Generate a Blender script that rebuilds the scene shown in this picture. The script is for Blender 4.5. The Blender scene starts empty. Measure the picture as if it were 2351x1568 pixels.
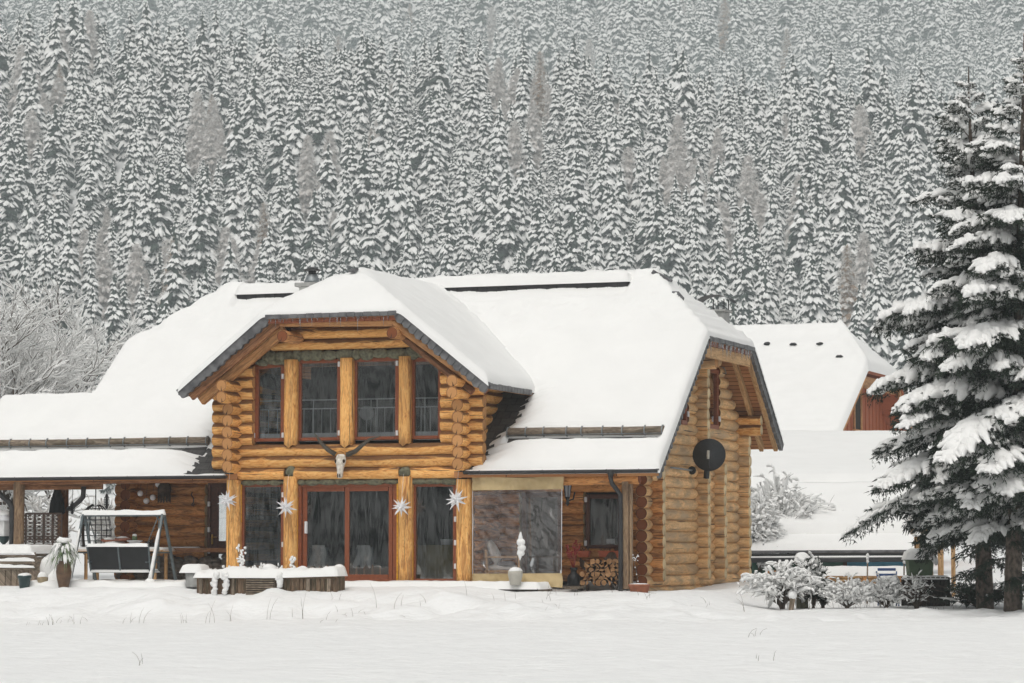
import bpy, math, random
import numpy as np
from mathutils import Vector, Matrix
random.seed(7); RS = np.random.RandomState(11)
SC = bpy.context.scene
COL = SC.collection
PI = math.pi
# ------------------------------------------------------------------ camera frame and house frame
F = 6600.; CX = 1175.5; CY = 784.; PT = math.atan(480/6600.); A = math.radians(20); ZC = 1.6
cp, sp = math.cos(PT), math.sin(PT); ca, sa = math.cos(A), math.sin(A)
def ray(u, v):
    x = (u-CX)/F; w = -(v-CY)/F
    return (x, cp-w*sp, sp+w*cp)
def WP(u, v, d):
    r = ray(u, v); k = d/r[1]; return (r[0]*k, d, ZC+r[2]*k)
O = WP(800, 1264, 66.)
def toW(x, y, z): return (O[0]+x*ca+y*sa, O[1]-x*sa+y*ca, z)
def toL(X, Y, Z=0.):
    dx, dy = X-O[0], Y-O[1]; return (dx*ca-dy*sa, dx*sa+dy*ca, Z)
L0 = toL(0, 0)
def LY(u, v, c):            # point on the house-frame plane y = c
    r = ray(u, v); k = (c-L0[1])/(r[0]*sa+r[1]*ca)
    l = toL(r[0]*k, r[1]*k); return (l[0], c, ZC+r[2]*k)
def LX(u, v, c):            # point on the house-frame plane x = c
    r = ray(u, v); k = (c-L0[0])/(r[0]*ca-r[1]*sa)
    l = toL(r[0]*k, r[1]*k); return (c, l[1], ZC+r[2]*k)
def ux(u, y, v=1264): return LY(u, v, y)[0]
def vz(u, v, y): return LY(u, v, y)[2]

# ------------------------------------------------------------------ value noise
def _h(ix, iy, s):
    n = (ix.astype(np.int64)*374761393 + iy.astype(np.int64)*668265263 + s*974711) & 0x7fffffff
    n = ((n ^ (n >> 13))*1274126177) & 0x7fffffff
    return ((n ^ (n >> 16)) & 0xffff)/65535.
def vn(x, y, s=0):
    x = np.asarray(x, float); y = np.asarray(y, float)
    ix = np.floor(x); iy = np.floor(y); fx = x-ix; fy = y-iy
    fx = fx*fx*(3-2*fx); fy = fy*fy*(3-2*fy)
    a = _h(ix, iy, s); b = _h(ix+1, iy, s); c = _h(ix, iy+1, s); d = _h(ix+1, iy+1, s)
    return (a*(1-fx)+b*fx)*(1-fy)+(c*(1-fx)+d*fx)*fy
def fbm(x, y, s=0, o=4):
    t = 0; a = 1; w = 0
    for i in range(o):
        t = t+a*(vn(x, y, s+i*17)-.5); w += a; a *= .5; x = np.asarray(x)*2.03; y = np.asarray(y)*2.03
    return t/w*2

# ------------------------------------------------------------------ mesh builder
class MB:
    def __init__(s): s.v = []; s.f = []; s.uv = []; s.mi = []; s.sm = []; s.rn = []
    def add(s, vs, fs, mi=0, uv=None, sm=False, rnd=None):
        b = len(s.v); rnd = random.random() if rnd is None else rnd
        s.v.extend([tuple(p) for p in vs]); s.rn.extend([rnd]*len(vs))
        s.uv.extend(uv if uv is not None else [(p[0]+p[1]*.7, p[2]+p[1]*.3) for p in vs])
        for i, f in enumerate(fs):
            s.f.append(tuple(b+q for q in f)); s.mi.append(mi[i] if isinstance(mi, list) else mi); s.sm.append(sm)
    def box(s, a, b, mi=0, rot=None, rnd=None, piv=None):
        x0, y0, z0 = a; x1, y1, z1 = b
        x0, x1 = min(x0, x1), max(x0, x1); y0, y1 = min(y0, y1), max(y0, y1); z0, z1 = min(z0, z1), max(z0, z1)
        c = min(.012, .2*min(x1-x0, y1-y0, z1-z0))
        vs = []; L = [x1-x0, y1-y0, z1-z0]; ax = L.index(max(L)); uvs = []
        for sx in (0, 1):
            for sy in (0, 1):
                for sz in (0, 1):
                    X = x1 if sx else x0; Y = y1 if sy else y0; Z = z1 if sz else z0
                    dx = -c if sx else c; dy = -c if sy else c; dz = -c if sz else c
                    for p in ((X, Y+dy, Z+dz), (X+dx, Y, Z+dz), (X+dx, Y+dy, Z)):
                        vs.append(p)
                        o = [p[i] for i in range(3) if i != ax]
                        uvs.append((p[ax], o[0]+o[1]))
        i = lambda sx, sy, sz, k: (sx*4+sy*2+sz)*3+k
        fs = [[i(0,0,0,0), i(0,0,1,0), i(0,1,1,0), i(0,1,0,0)], [i(1,0,0,0), i(1,1,0,0), i(1,1,1,0), i(1,0,1,0)],
              [i(0,0,0,1), i(1,0,0,1), i(1,0,1,1), i(0,0,1,1)], [i(0,1,0,1), i(0,1,1,1), i(1,1,1,1), i(1,1,0,1)],
              [i(0,0,0,2), i(0,1,0,2), i(1,1,0,2), i(1,0,0,2)], [i(0,0,1,2), i(1,0,1,2), i(1,1,1,2), i(0,1,1,2)]]
        for q in (0, 1):
            for r in (0, 1):
                fs.append([i(0,q,r,1), i(1,q,r,1), i(1,q,r,2), i(0,q,r,2)][::(1 if (q ^ r) == 0 else -1)][::-1] if False else [i(0,q,r,1), i(1,q,r,1), i(1,q,r,2), i(0,q,r,2)])
                fs.append([i(q,0,r,0), i(q,1,r,0), i(q,1,r,2), i(q,0,r,2)])
                fs.append([i(q,r,0,0), i(q,r,1,0), i(q,r,1,1), i(q,r,0,1)])
        for sx in (0, 1):
            for sy in (0, 1):
                for sz in (0, 1): fs.append([i(sx,sy,sz,0), i(sx,sy,sz,1), i(sx,sy,sz,2)])
        if rot is not None:
            pv = Vector(piv) if piv is not None else Vector(((x0+x1)/2, (y0+y1)/2, (z0+z1)/2))
            vs = [tuple(pv+rot @ (Vector(p)-pv)) for p in vs]
        s.add(vs, fs, mi, uvs, False, rnd)
    def beam(s, p, q, w, h, mi=0, up=(0, 0, 1), rnd=None):      # rectangular bar between two points
        p = Vector(p); q = Vector(q); d = (q-p); L = d.length; d.normalize(); up = Vector(up)
        sd = d.cross(up)
        if sd.length < 1e-4: sd = d.cross(Vector((0, 1, 0)))
        sd.normalize(); un = sd.cross(d)
        vs = []; uv = []
        for t, P in ((0, p), (L, q)):
            for a, b in ((-1, -1), (1, -1), (1, 1), (-1, 1)):
                vs.append(tuple(P+sd*(a*w/2)+un*(b*h/2))); uv.append((t, a*w/2+b*h))
        s.add(vs, [(0, 1, 2, 3), (7, 6, 5, 4), (0, 4, 5, 1), (1, 5, 6, 2), (2, 6, 7, 3), (3, 7, 4, 0)], mi, uv, False, rnd)
    def tube(s, pts, rad, n=8, mi=0, cap=True, rnd=None, sm=True, sq=1.):
        pts = [Vector(p) for p in pts]; m = len(pts)
        if not hasattr(rad, '__len__'): rad = [rad]*m
        vs = []; uv = []; L = 0; e1 = None
        for i, p in enumerate(pts):
            d = (pts[min(i+1, m-1)]-pts[max(i-1, 0)])
            if d.length < 1e-9: d = Vector((0, 0, 1))
            d.normalize()
            if e1 is None:
                e1 = d.cross(Vector((0, 0, 1)))
                if e1.length < .1: e1 = d.cross(Vector((0, 1, 0)))
            else: e1 = e1-d*e1.dot(d)
            e1.normalize(); e2 = d.cross(e1)
            if i: L += (p-pts[i-1]).length
            for k in range(n):
                a = 2*PI*k/n; vs.append(tuple(p+(e1*math.cos(a)+e2*(math.sin(a)*sq))*rad[i])); uv.append((L, a*rad[i]))
        fs = [(i*n+k, i*n+(k+1) % n, (i+1)*n+(k+1) % n, (i+1)*n+k) for i in range(m-1) for k in range(n)]
        if cap: fs += [tuple(range(n))[::-1], tuple((m-1)*n+k for k in range(n))]
        s.add(vs, fs, mi, uv, sm, rnd)
    def log(s, p0, p1, r, n=16, mi=0, cm=1, rnd=None, crack=None, r1=None, flat=0):
        p0 = Vector(p0); p1 = Vector(p1); d = p1-p0; L = d.length; d.normalize(); rnd = random.random() if rnd is None else rnd
        r1 = r if r1 is None else r1
        e1 = d.cross(Vector((0, 0, 1)))
        if e1.length < .1: e1 = Vector((1, 0, 0)); e1 = e1-d*e1.dot(d)
        e1.normalize(); e2 = e1.cross(d)        # e2 up for horizontal logs
        sg = max(2, int(L/.45)); vs = []; uv = []; ph = random.random()*9
        st = [0, .012]+[L*i/sg for i in range(1, sg)]+[L-.012, L]
        for j, t in enumerate(st):
            q = t/L; rr = r+(r1-r)*q
            if j in (0, len(st)-1): rr *= .95
            rr *= 1+.02*math.sin(t*2.1+ph)+.012*math.sin(t*5.3+ph*2)
            off = e2*(.006*math.sin(t*1.3+ph))
            for k in range(n):
                a = 2*PI*k/n-PI/2
                w = 1+.012*math.sin(3*a+ph+t)
                vs.append(tuple(p0+d*t+off+(e1*math.cos(a)+e2*math.sin(a))*rr*w)); uv.append((t, a*r))
        m = len(st)
        fs = [(i*n+k, (i+1)*n+k, (i+1)*n+(k+1) % n, i*n+(k+1) % n) for i in range(m-1) for k in range(n)]
        s.add(vs, fs, mi, uv, True, rnd)
        for P, sg_, b in ((p0, -1, 0), (p1, 1, m-1)):
            ring = vs[b*n:(b+1)*n]; c = tuple(P+d*(sg_*.004))
            uvs = [((Vector(q)-P).dot(e1)/r, (Vector(q)-P).dot(e2)/r) for q in ring]+[(0, 0)]
            ff = [((k+1) % n, k, n) for k in range(n)] if sg_ < 0 else [(k, (k+1) % n, n) for k in range(n)]
            if sg_ < 0: ff = [f[::-1] for f in ff]
            s.add(ring+[c], ff, cm, uvs, False, rnd)
            if crack is not None and ((crack[0] == 'a' and sg_ < 0) or (crack[0] == 'b' and sg_ > 0)):
                a = -PI/2+random.uniform(-.35, .35); w = .014+.008*random.random()
                tip = P+d*(sg_*.007); ed = P+d*(sg_*.005)+(e1*math.cos(a)+e2*math.sin(a))*r*.93
                sd = (e1*-math.sin(a)+e2*math.cos(a))*w
                md = tip*.5+ed*.5+sd*.3+d*(sg_*.002)
                s.add([tuple(tip), tuple(ed-sd), tuple(ed+sd*.6), tuple(md+sd*.2), tuple(md-sd*.5)], [(0, 4, 1, 2, 3)], crack[1], None, False, rnd)
    def lathe(s, c, prof, n=20, mi=0, rnd=None, axis=None, sm=True):
        c = Vector(c); vs = []; uv = []
        M = Vector((0, 0, 1)).rotation_difference(Vector(axis)).to_matrix() if axis is not None else Matrix.Identity(3)
        for j, (r, z) in enumerate(prof):
            for k in range(n):
                a = 2*PI*k/n; vs.append(tuple(c+M @ Vector((r*math.cos(a), r*math.sin(a), z)))); uv.append((a*.2, z))
        m = len(prof)
        fs = [(i*n+k, i*n+(k+1) % n, (i+1)*n+(k+1) % n, (i+1)*n+k) for i in range(m-1) for k in range(n)]
        fs += [tuple(range(n))[::-1], tuple((m-1)*n+k for k in range(n))]
        s.add(vs, fs, mi, uv, sm, rnd)
    def blob(s, c, r, n=10, m=7, mi=0, amp=.15, half=False, rnd=None, rot=None):   # lumpy ellipsoid
        vs = []; sd = random.random()*100
        for j in range(m+1):
            t = -PI/2+PI*j/m
            for k in range(n):
                a = 2*PI*k/n
                d = Vector((math.cos(t)*math.cos(a), math.cos(t)*math.sin(a), math.sin(t)))
                w = 1+amp*(math.sin(d.x*4+sd)+math.sin(d.y*5+sd*2)+math.sin(d.z*4+sd*3))/2
                z = d.z*r[2]*w
                if half and z < 0: z *= .25
                q = Vector((d.x*r[0]*w, d.y*r[1]*w, z))
                if rot is not None: q = rot @ q
                vs.append((c[0]+q.x, c[1]+q.y, c[2]+q.z))
        fs = [(j*n+k, j*n+(k+1) % n, (j+1)*n+(k+1) % n, (j+1)*n+k) for j in range(m) for k in range(n)]
        s.add(vs, fs, mi, None, True, rnd)
    def grid(s, P, mi=0, sm=True, uv=None, rnd=0., keep=None):       # P[i][j] points as an array (n,m,3)
        n, m = P.shape[:2]
        idx = np.arange(n*m).reshape(n, m)
        q = np.stack([idx[:-1, :-1], idx[1:, :-1], idx[1:, 1:], idx[:-1, 1:]], -1)
        if keep is not None: q = q[keep]
        q = q.reshape(-1, 4)
        s.add(P.reshape(-1, 3).tolist(), q.tolist(), mi, uv, sm, rnd)
    def slab(s, x0, x1, y0, y1, z, t, mi=0, res=.06, over=.03, amp=.25, zf=None, rot=None):   # rounded cap of snow on a flat rectangle
        x0 -= over; x1 += over; y0 -= over; y1 += over
        nx = max(5, int((x1-x0)/res)+1); ny = max(5, int((y1-y0)/res)+1)
        X, Y = np.meshgrid(np.linspace(x0, x1, nx), np.linspace(y0, y1, ny), indexing='ij')
        d = np.minimum(np.minimum(X-x0, x1-X), np.minimum(Y-y0, y1-Y)); e = min(t*.9, .45*min(x1-x0, y1-y0))
        h = np.sqrt(np.clip(1-(1-np.clip(d/max(e, 1e-4), 0, 1))**2, 0, 1))
        sd = random.random()*50
        Z = z+h*t*(1+amp*fbm(X*3+sd, Y*3, 3))
        Z = np.where(d < 1e-6, z-.03, Z)
        if zf is not None: Z = Z+zf(X, Y)
        # push the rim outwards a little below the top so the edge bulges
        P = np.stack([X, Y, Z], -1)
        if rot is not None:
            c, R = rot; P = (P-np.array(c)) @ np.array(R).T+np.array(c)
        s.grid(P, mi)
    def prism(s, poly, zf, t, mt=0, ms=1, mb_=1):       # sloping plate over a plan polygon
        n = len(poly); vs = [(x, y, zf(x, y)) for x, y in poly]+[(x, y, zf(x, y)-t) for x, y in poly]
        fs = [tuple(range(n)), tuple(range(2*n-1, n-1, -1))]+[(i, n+i, n+(i+1) % n, (i+1) % n) for i in range(n)]
        s.add(vs, fs, [mt, mb_]+[ms]*n, [(p[0], p[1]*1.3) for p in vs])
    def build(s, name, mats, parent=None, base=(0, 0, 0)):
        me = bpy.data.meshes.new(name)
        v = np.array(s.v, float)-np.array(base, float)
        me.from_pydata(v.tolist(), [], s.f)
        ms = mats if isinstance(mats, (list, tuple)) else [mats]
        for m in ms: me.materials.append(M[m] if isinstance(m, str) else m)
        me.polygons.foreach_set('material_index', [min(i, len(ms)-1) for i in s.mi])
        me.polygons.foreach_set('use_smooth', s.sm)
        lv = np.zeros(len(me.loops), np.int32); me.loops.foreach_get('vertex_index', lv)
        ul = me.uv_layers.new(name='UVMap'); ul.data.foreach_set('uv', np.array(s.uv, float)[lv].ravel())
        at = me.attributes.new('rnd', 'FLOAT', 'POINT'); at.data.foreach_set('value', np.array(s.rn, float))
        me.update()
        o = bpy.data.objects.new(name, me); COL.objects.link(o)
        if parent is not None: o.parent = parent
        return o
def tag(o, label=None, cat=None, group=None, kind=None):
    if label: o['label'] = label
    if cat: o['category'] = cat
    if group: o['group'] = group
    if kind: o['kind'] = kind
    return o
class Thing:
    """An Empty at the thing's base; frame 'L' = house frame, 'W' = world frame."""
    def __init__(s, name, label, cat, base, frame='L', group=None, kind=None):
        s.base = base; s.o = bpy.data.objects.new(name, None); COL.objects.link(s.o); s.o.empty_display_size = .2
        s.o.location = toW(*base) if frame == 'L' else base
        if frame == 'L': s.o.rotation_euler = (0, 0, -A)
        tag(s.o, label, cat, group, kind)
    def part(s, name, mb, mats, parent=None, label=None):
        o = mb.build(name, mats, parent or s.o, s.base)
        if label: o['label'] = label
        return o
def single(name, mb, mats, label, cat, base, frame='L', group=None, kind=None):
    o = mb.build(name, mats, None, base)
    o.location = toW(*base) if frame == 'L' else base
    if frame == 'L': o.rotation_euler = (0, 0, -A)
    return tag(o, label, cat, group, kind)
def copy_tree(o, parent=None):
    c = o.copy(); COL.objects.link(c)
    if parent is not None: c.parent = parent
    for ch in list(o.children): copy_tree(ch, c)
    return c

# ------------------------------------------------------------------ materials
M = {}
def nt(name):
    m = bpy.data.materials.new(name); m.use_nodes = True; M[name] = m
    t = m.node_tree; b = t.nodes['Principled BSDF']
    return m, t, b
def N(t, ty, **k):
    n = t.nodes.new(ty)
    for a, b in k.items():
        if a.startswith('i_'): n.inputs[a[2:].replace('_', ' ')].default_value = b
        else: setattr(n, a, b)
    return n
def ramp(t, fac, stops):
    r = t.nodes.new('ShaderNodeValToRGB'); e = r.color_ramp.elements
    while len(e) < len(stops): e.new(.5)
    for q, (p, c) in zip(e, stops):
        q.position = p; q.color = (*c, 1) if len(c) == 3 else c
    t.links.new(fac, r.inputs[0]); return r.outputs[0]
def mix(t, fac, a, b, mode='MIX'):
    n = t.nodes.new('ShaderNodeMix'); n.data_type = 'RGBA'; n.blend_type = mode
    for i, x in ((0, fac), (6, a), (7, b)):
        if hasattr(x, 'is_output'): t.links.new(x, n.inputs[i])
        else: n.inputs[i].default_value = x if i == 0 else ((*x, 1) if len(x) == 3 else x)
    return n.outputs[2]
def bump(t, b, h, s=.3, d=.02):
    n = N(t, 'ShaderNodeBump'); n.inputs['Strength'].default_value = s; n.inputs['Distance'].default_value = d
    t.links.new(h, n.inputs['Height']); t.links.new(n.outputs[0], b.inputs['Normal'])
def plain(name, c, rough=.6, c2=None, scale=6., metal=0., bmp=0., spec=.4, stretch=(1, 1, 1), lo=.35, hi=.65):
    m, t, b = nt(name); b.inputs['Roughness'].default_value = rough; b.inputs['Metallic'].default_value = metal
    b.inputs['Specular IOR Level'].default_value = spec
    tc = N(t, 'ShaderNodeTexCoord'); mp = N(t, 'ShaderNodeMapping'); mp.inputs['Scale'].default_value = stretch
    t.links.new(tc.outputs['Object'], mp.inputs[0])
    n = N(t, 'ShaderNodeTexNoise'); n.inputs['Scale'].default_value = scale; n.inputs['Detail'].default_value = 5
    t.links.new(mp.outputs[0], n.inputs['Vector'])
    c2 = c2 or tuple(x*.75 for x in c)
    t.links.new(ramp(t, n.outputs[0], [(lo, c2), (hi, c)]), b.inputs['Base Color'])
    if bmp: bump(t, b, n.outputs[0], bmp, .01)
    return m
def wood(name, dark, mid, light, stain=None, stain_amt=.5, rough=.65, val=(.88, 1.22), su=1., crackc=(.05, .025, .012), grey=None, vtop=None):
    m, t, b = nt(name); b.inputs['Roughness'].default_value = rough; b.inputs['Specular IOR Level'].default_value = .25
    uv = N(t, 'ShaderNodeUVMap'); at = N(t, 'ShaderNodeAttribute', attribute_name='rnd')
    sep = N(t, 'ShaderNodeSeparateXYZ'); t.links.new(uv.outputs[0], sep.inputs[0])
    def vec(a, c, k):
        ma = N(t, 'ShaderNodeMath', operation='MULTIPLY'); ma.inputs[1].default_value = a; t.links.new(sep.outputs[0], ma.inputs[0])
        mb = N(t, 'ShaderNodeMath', operation='MULTIPLY'); mb.inputs[1].default_value = c; t.links.new(sep.outputs[1], mb.inputs[0])
        mc = N(t, 'ShaderNodeMath', operation='MULTIPLY'); mc.inputs[1].default_value = k; t.links.new(at.outputs['Fac'], mc.inputs[0])
        cb = N(t, 'ShaderNodeCombineXYZ'); t.links.new(ma.outputs[0], cb.inputs[0]); t.links.new(mb.outputs[0], cb.inputs[1]); t.links.new(mc.outputs[0], cb.inputs[2])
        return cb.outputs[0]
    def noise(v, sc, det=5, dist=0., ro=.55):
        n = N(t, 'ShaderNodeTexNoise'); n.inputs['Scale'].default_value = sc; n.inputs['Detail'].default_value = det
        n.inputs['Distortion'].default_value = dist; n.inputs['Roughness'].default_value = ro; t.links.new(v, n.inputs['Vector']); return n.outputs[0]
    fl = noise(vec(1.6*su, 5.5, 37), 1.6, 4, 3.2)                   # flame figure
    gr = noise(vec(2.2*su, 60, 71), 1., 6, .4, .7)                  # fine grain
    mxx = N(t, 'ShaderNodeMath', operation='MULTIPLY_ADD'); mxx.inputs[1].default_value = .45; t.links.new(gr, mxx.inputs[0])
    h2 = N(t, 'ShaderNodeMath', operation='MULTIPLY'); h2.inputs[1].default_value = .6; t.links.new(fl, h2.inputs[0]); t.links.new(h2.outputs[0], mxx.inputs[2])
    col = ramp(t, mxx.outputs[0], [(.38, dark), (.5, mid), (.64, light)])
    rv = N(t, 'ShaderNodeMapRange'); rv.inputs[3].default_value = val[0]; rv.inputs[4].default_value = val[1]; t.links.new(at.outputs['Fac'], rv.inputs[0])
    hs = N(t, 'ShaderNodeHueSaturation'); t.links.new(col, hs.inputs['Color']); t.links.new(rv.outputs[0], hs.inputs['Value']); col = hs.outputs[0]
    if grey:
        g = noise(vec(1.1, 3.2, 13), 1., 5, .5)
        gm = ramp(t, g, [(.45, (0, 0, 0)), (.62, (1, 1, 1))])
        col = mix(t, gm, col, grey)
    if stain:
        sn = noise(vec(1.0, 6, 53), 1.1, 6, .8, .62)
        smk = ramp(t, sn, [(.50, (0, 0, 0)), (.58, (stain_amt,)*3)])
        if vtop:
            vm = N(t, 'ShaderNodeMapRange', interpolation_type='SMOOTHSTEP'); vm.inputs[1].default_value = vtop[0]; vm.inputs[2].default_value = vtop[1]; t.links.new(sep.outputs[1], vm.inputs[0])
            mm_ = N(t, 'ShaderNodeMath', operation='MULTIPLY_ADD', use_clamp=True); mm_.inputs[1].default_value = .42; t.links.new(vm.outputs[0], mm_.inputs[0]); sn2 = N(t, 'ShaderNodeMath', operation='SUBTRACT'); t.links.new(sn, sn2.inputs[0]); sn2.inputs[1].default_value = .22; t.links.new(sn2.outputs[0], mm_.inputs[2])
            smk = ramp(t, mm_.outputs[0], [(.50, (0, 0, 0)), (.64, (stain_amt,)*3)])
        col = mix(t, smk, col, stain)
    ck = noise(vec(.5, 26, 91), 1., 3, .2, .5)
    cm = ramp(t, ck, [(.305, (1, 1, 1)), (.33, (0, 0, 0))])
    col = mix(t, cm, col, crackc)
    t.links.new(col, b.inputs['Base Color'])
    bump(t, b, mxx.outputs[0], .35, .012)
    return m
def endgrain(name, c1, c2, edge):
    m, t, b = nt(name); b.inputs['Roughness'].default_value = .75; b.inputs['Specular IOR Level'].default_value = .2
    uv = N(t, 'ShaderNodeUVMap'); at = N(t, 'ShaderNodeAttribute', attribute_name='rnd')
    ln = N(t, 'ShaderNodeVectorMath', operation='LENGTH'); t.links.new(uv.outputs[0], ln.inputs[0])
    nz = N(t, 'ShaderNodeTexNoise'); nz.inputs['Scale'].default_value = 2.5; nz.inputs['Detail'].default_value = 4; t.links.new(uv.outputs[0], nz.inputs['Vector'])
    a = N(t, 'ShaderNodeMath', operation='MULTIPLY_ADD'); a.inputs[1].default_value = .25; t.links.new(nz.outputs[0], a.inputs[0]); t.links.new(ln.outputs['Value'], a.inputs[2])
    s = N(t, 'ShaderNodeMath', operation='MULTIPLY'); s.inputs[1].default_value = 55.; t.links.new(a.outputs[0], s.inputs[0])
    si = N(t, 'ShaderNodeMath', operation='SINE'); t.links.new(s.outputs[0], si.inputs[0])
    mr = N(t, 'ShaderNodeMapRange'); mr.inputs[1].default_value = -1; t.links.new(si.outputs[0], mr.inputs[0])
    c = mix(t, mr.outputs[0], c2, c1)
    em = ramp(t, a.outputs[0], [(.9, (0, 0, 0)), (1.08, (1, 1, 1))])
    c = mix(t, em, c, edge)
    rv = N(t, 'ShaderNodeMapRange'); rv.inputs[3].default_value = .8; rv.inputs[4].default_value = 1.12; t.links.new(at.outputs['Fac'], rv.inputs[0])
    hs = N(t, 'ShaderNodeHueSaturation'); t.links.new(c, hs.inputs['Color']); t.links.new(rv.outputs[0], hs.inputs['Value'])
    t.links.new(hs.outputs[0], b.inputs['Base Color'])
def snowmat(name, c=(.87, .87, .86), sc=9., st=.25, dist=.02, sc2=1.2):
    m, t, b = nt(name); b.inputs['Roughness'].default_value = .75; b.inputs['Specular IOR Level'].default_value = .15
    tc = N(t, 'ShaderNodeTexCoord')
    n = N(t, 'ShaderNodeTexNoise'); n.inputs['Scale'].default_value = sc; n.inputs['Detail'].default_value = 7; t.links.new(tc.outputs['Object'], n.inputs['Vector'])
    n2 = N(t, 'ShaderNodeTexNoise'); n2.inputs['Scale'].default_value = sc2; n2.inputs['Detail'].default_value = 4; t.links.new(tc.outputs['Object'], n2.inputs['Vector'])
    t.links.new(ramp(t, n2.outputs[0], [(.3, tuple(x*.965 for x in c)), (.65, c)]), b.inputs['Base Color'])
    bump(t, b, n.outputs[0], st, dist)
    return t, b, n
snowmat('snow'); snowmat('snow_small', sc=18., st=.55, dist=.03)
t_, b_, n_ = snowmat('snow_field', (.86, .865, .865), sc=1., st=1., dist=.05)
mp_ = N(t_, 'ShaderNodeMapping'); mp_.inputs['Scale'].default_value = (3.2, 7., 5.); tc_ = N(t_, 'ShaderNodeTexCoord')
t_.links.new(tc_.outputs['Object'], mp_.inputs[0]); t_.links.new(mp_.outputs[0], n_.inputs['Vector'])
wood('log_warm', (.46, .175, .042), (.80, .385, .110), (.92, .57, .225), (.085, .030, .012), .85, vtop=(-.03, .09))
endgrain('log_warm_end', (.62, .33, .135), (.45, .21, .075), (.30, .13, .05))
wood('log_gable', (.55, .305, .125), (.73, .45, .21), (.82, .55, .28), (.26, .15, .075), .35, grey=(.50, .345, .20), val=(.92, 1.2))
endgrain('log_gable_end', (.72, .58, .36), (.62, .48, .28), (.5, .36, .2))
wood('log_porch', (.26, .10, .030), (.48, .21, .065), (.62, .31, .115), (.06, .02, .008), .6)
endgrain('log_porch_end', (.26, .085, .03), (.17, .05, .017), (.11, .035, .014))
wood('post_wood', (.44, .165, .045), (.76, .385, .115), (.90, .56, .215), (.22, .075, .025), .5, su=1.)
wood('post_grey', (.20, .125, .075), (.32, .21, .125), (.42, .30, .19), (.10, .06, .04), .5)
wood('beam_dark', (.13, .05, .022), (.24, .105, .045), (.34, .17, .08), (.05, .02, .01), .5)
wood('beam_mid', (.32, .135, .05), (.50, .24, .09), (.62, .34, .15), (.10, .04, .02), .4)
wood('plank_grey', (.10, .075, .055), (.20, .155, .115), (.32, .26, .20), (.05, .04, .02), .5)
wood('plank_board', (.36, .19, .075), (.52, .31, .14), (.64, .42, .22), (.2, .1, .05), .3)
plain('crack', (.035, .016, .008), .9)
plain('frame_brown', (.27, .075, .026), .45, (.20, .052, .018), 20)
plain('frame_dark', (.10, .03, .014), .5, (.06, .018, .009), 20)
plain('zinc', (.30, .32, .33), .45, (.2, .22, .23), 14, .6)
plain('gutter_metal', (.052, .05, .052), .45, (.035, .034, .036), 5, .35)
plain('dark_metal', (.03, .03, .032), .5, None, 8, .3)
plain('white_plastic', (.75, .75, .76), .4, (.68, .68, .70))
plain('white_paper', (.85, .85, .87), .6, (.80, .80, .83))
plain('caulk', (.20, .19, .125), .95, (.085, .085, .055), 14, bmp=1.)
plain('foam_yellow', (.80, .42, .03), .8, (.55, .26, .02), 18)
plain('canvas', (.56, .43, .235), .8, (.47, .35, .18), 3)
plain('stone', (.26, .215, .18), .85, (.12, .10, .085), 5, bmp=.6)
plain('concrete', (.40, .40, .39), .8, (.30, .30, .29), 8, bmp=.2)
plain('terracotta', (.36, .13, .065), .75, (.26, .09, .045), 9)
plain('urn_brown', (.17, .095, .05), .45, (.09, .05, .028), 7)
plain('pot_green', (.025, .06, .06), .4, (.018, .042, .045))
plain('pot_beige', (.38, .31, .2), .7, (.28, .22, .14))
plain('pot_pale', (.52, .50, .44), .7, (.42, .40, .35), 5)
plain('sling_black', (.022, .022, .024), .7, (.015, .015, .016))
plain('frame_grey', (.16, .19, .20), .5, (.11, .135, .145), 9, .3)
plain('bone', (.85, .81, .74), .7, (.5, .44, .36), 12, bmp=.3)
plain('horn', (.10, .085, .062), .5, (.045, .038, .03), 10, stretch=(6, 6, 6))
plain('cloth_white', (.80, .80, .79), .9, (.56, .56, .57), 4)
plain('cloth_grey', (.30, .31, .34), .9, (.22, .23, .26), 4)
plain('cloth_dark', (.025, .027, .03), .9)
plain('cushion_red', (.40, .17, .11), .9, (.30, .12, .08))
plain('wicker', (.09, .055, .035), .85, (.04, .025, .016), 20)
plain('screen_brown', (.15, .105, .085), .75, (.11, .075, .06), 6)
plain('rosehip', (.30, .03, .02), .6)
plain('orange_plastic', (.52, .12, .045), .55, (.42, .09, .035))
plain('brass', (.6, .4, .12), .35, None, 9, .9)
plain('tarp_green', (.045, .13, .09), .5, (.03, .085, .06), 3)
plain('tarp_blue', (.06, .25, .36), .5, (.04, .17, .25), 3)
plain('bin_green', (.10, .15, .085), .6, (.075, .115, .06), 5)
plain('chair_blue', (.05, .10, .26), .5)
plain('compost', (.045, .036, .03), .9, (.02, .016, .014), 12, bmp=.6)
plain('bark', (.105, .08, .062), .95, (.045, .035, .028), 9, bmp=.8, stretch=(1, 1, .5))
plain('bark_spruce', (.16, .125, .10), .95, (.05, .04, .032), 16, bmp=1., stretch=(1, 1, .6))
plain('twig', (.11, .08, .06), .9, (.06, .044, .035))
plain('stalk', (.17, .135, .10), .9, (.10, .08, .06))
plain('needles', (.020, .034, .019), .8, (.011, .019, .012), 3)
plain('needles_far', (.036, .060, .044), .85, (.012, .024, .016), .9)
plain('twig_red', (.16, .105, .08), .9, (.10, .07, .055), .6)
plain('frost', (.82, .80, .785), .9, (.60, .56, .535), 1.2, lo=.4, hi=.6)
plain('frost_tan', (.76, .735, .71), .9, (.60, .56, .53), .9, lo=.4, hi=.6)
plain('larch_rust', (.42, .30, .21), .9, (.30, .20, .13), .9)
plain('palm', (.16, .22, .11), .6, (.08, .12, .055), 8)
plain('bush_red', (.10, .05, .035), .9, (.05, .025, .02))
plain('barn_red', (.46, .135, .05), .7, (.34, .09, .034), 5, stretch=(6, 6, .4))
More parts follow.
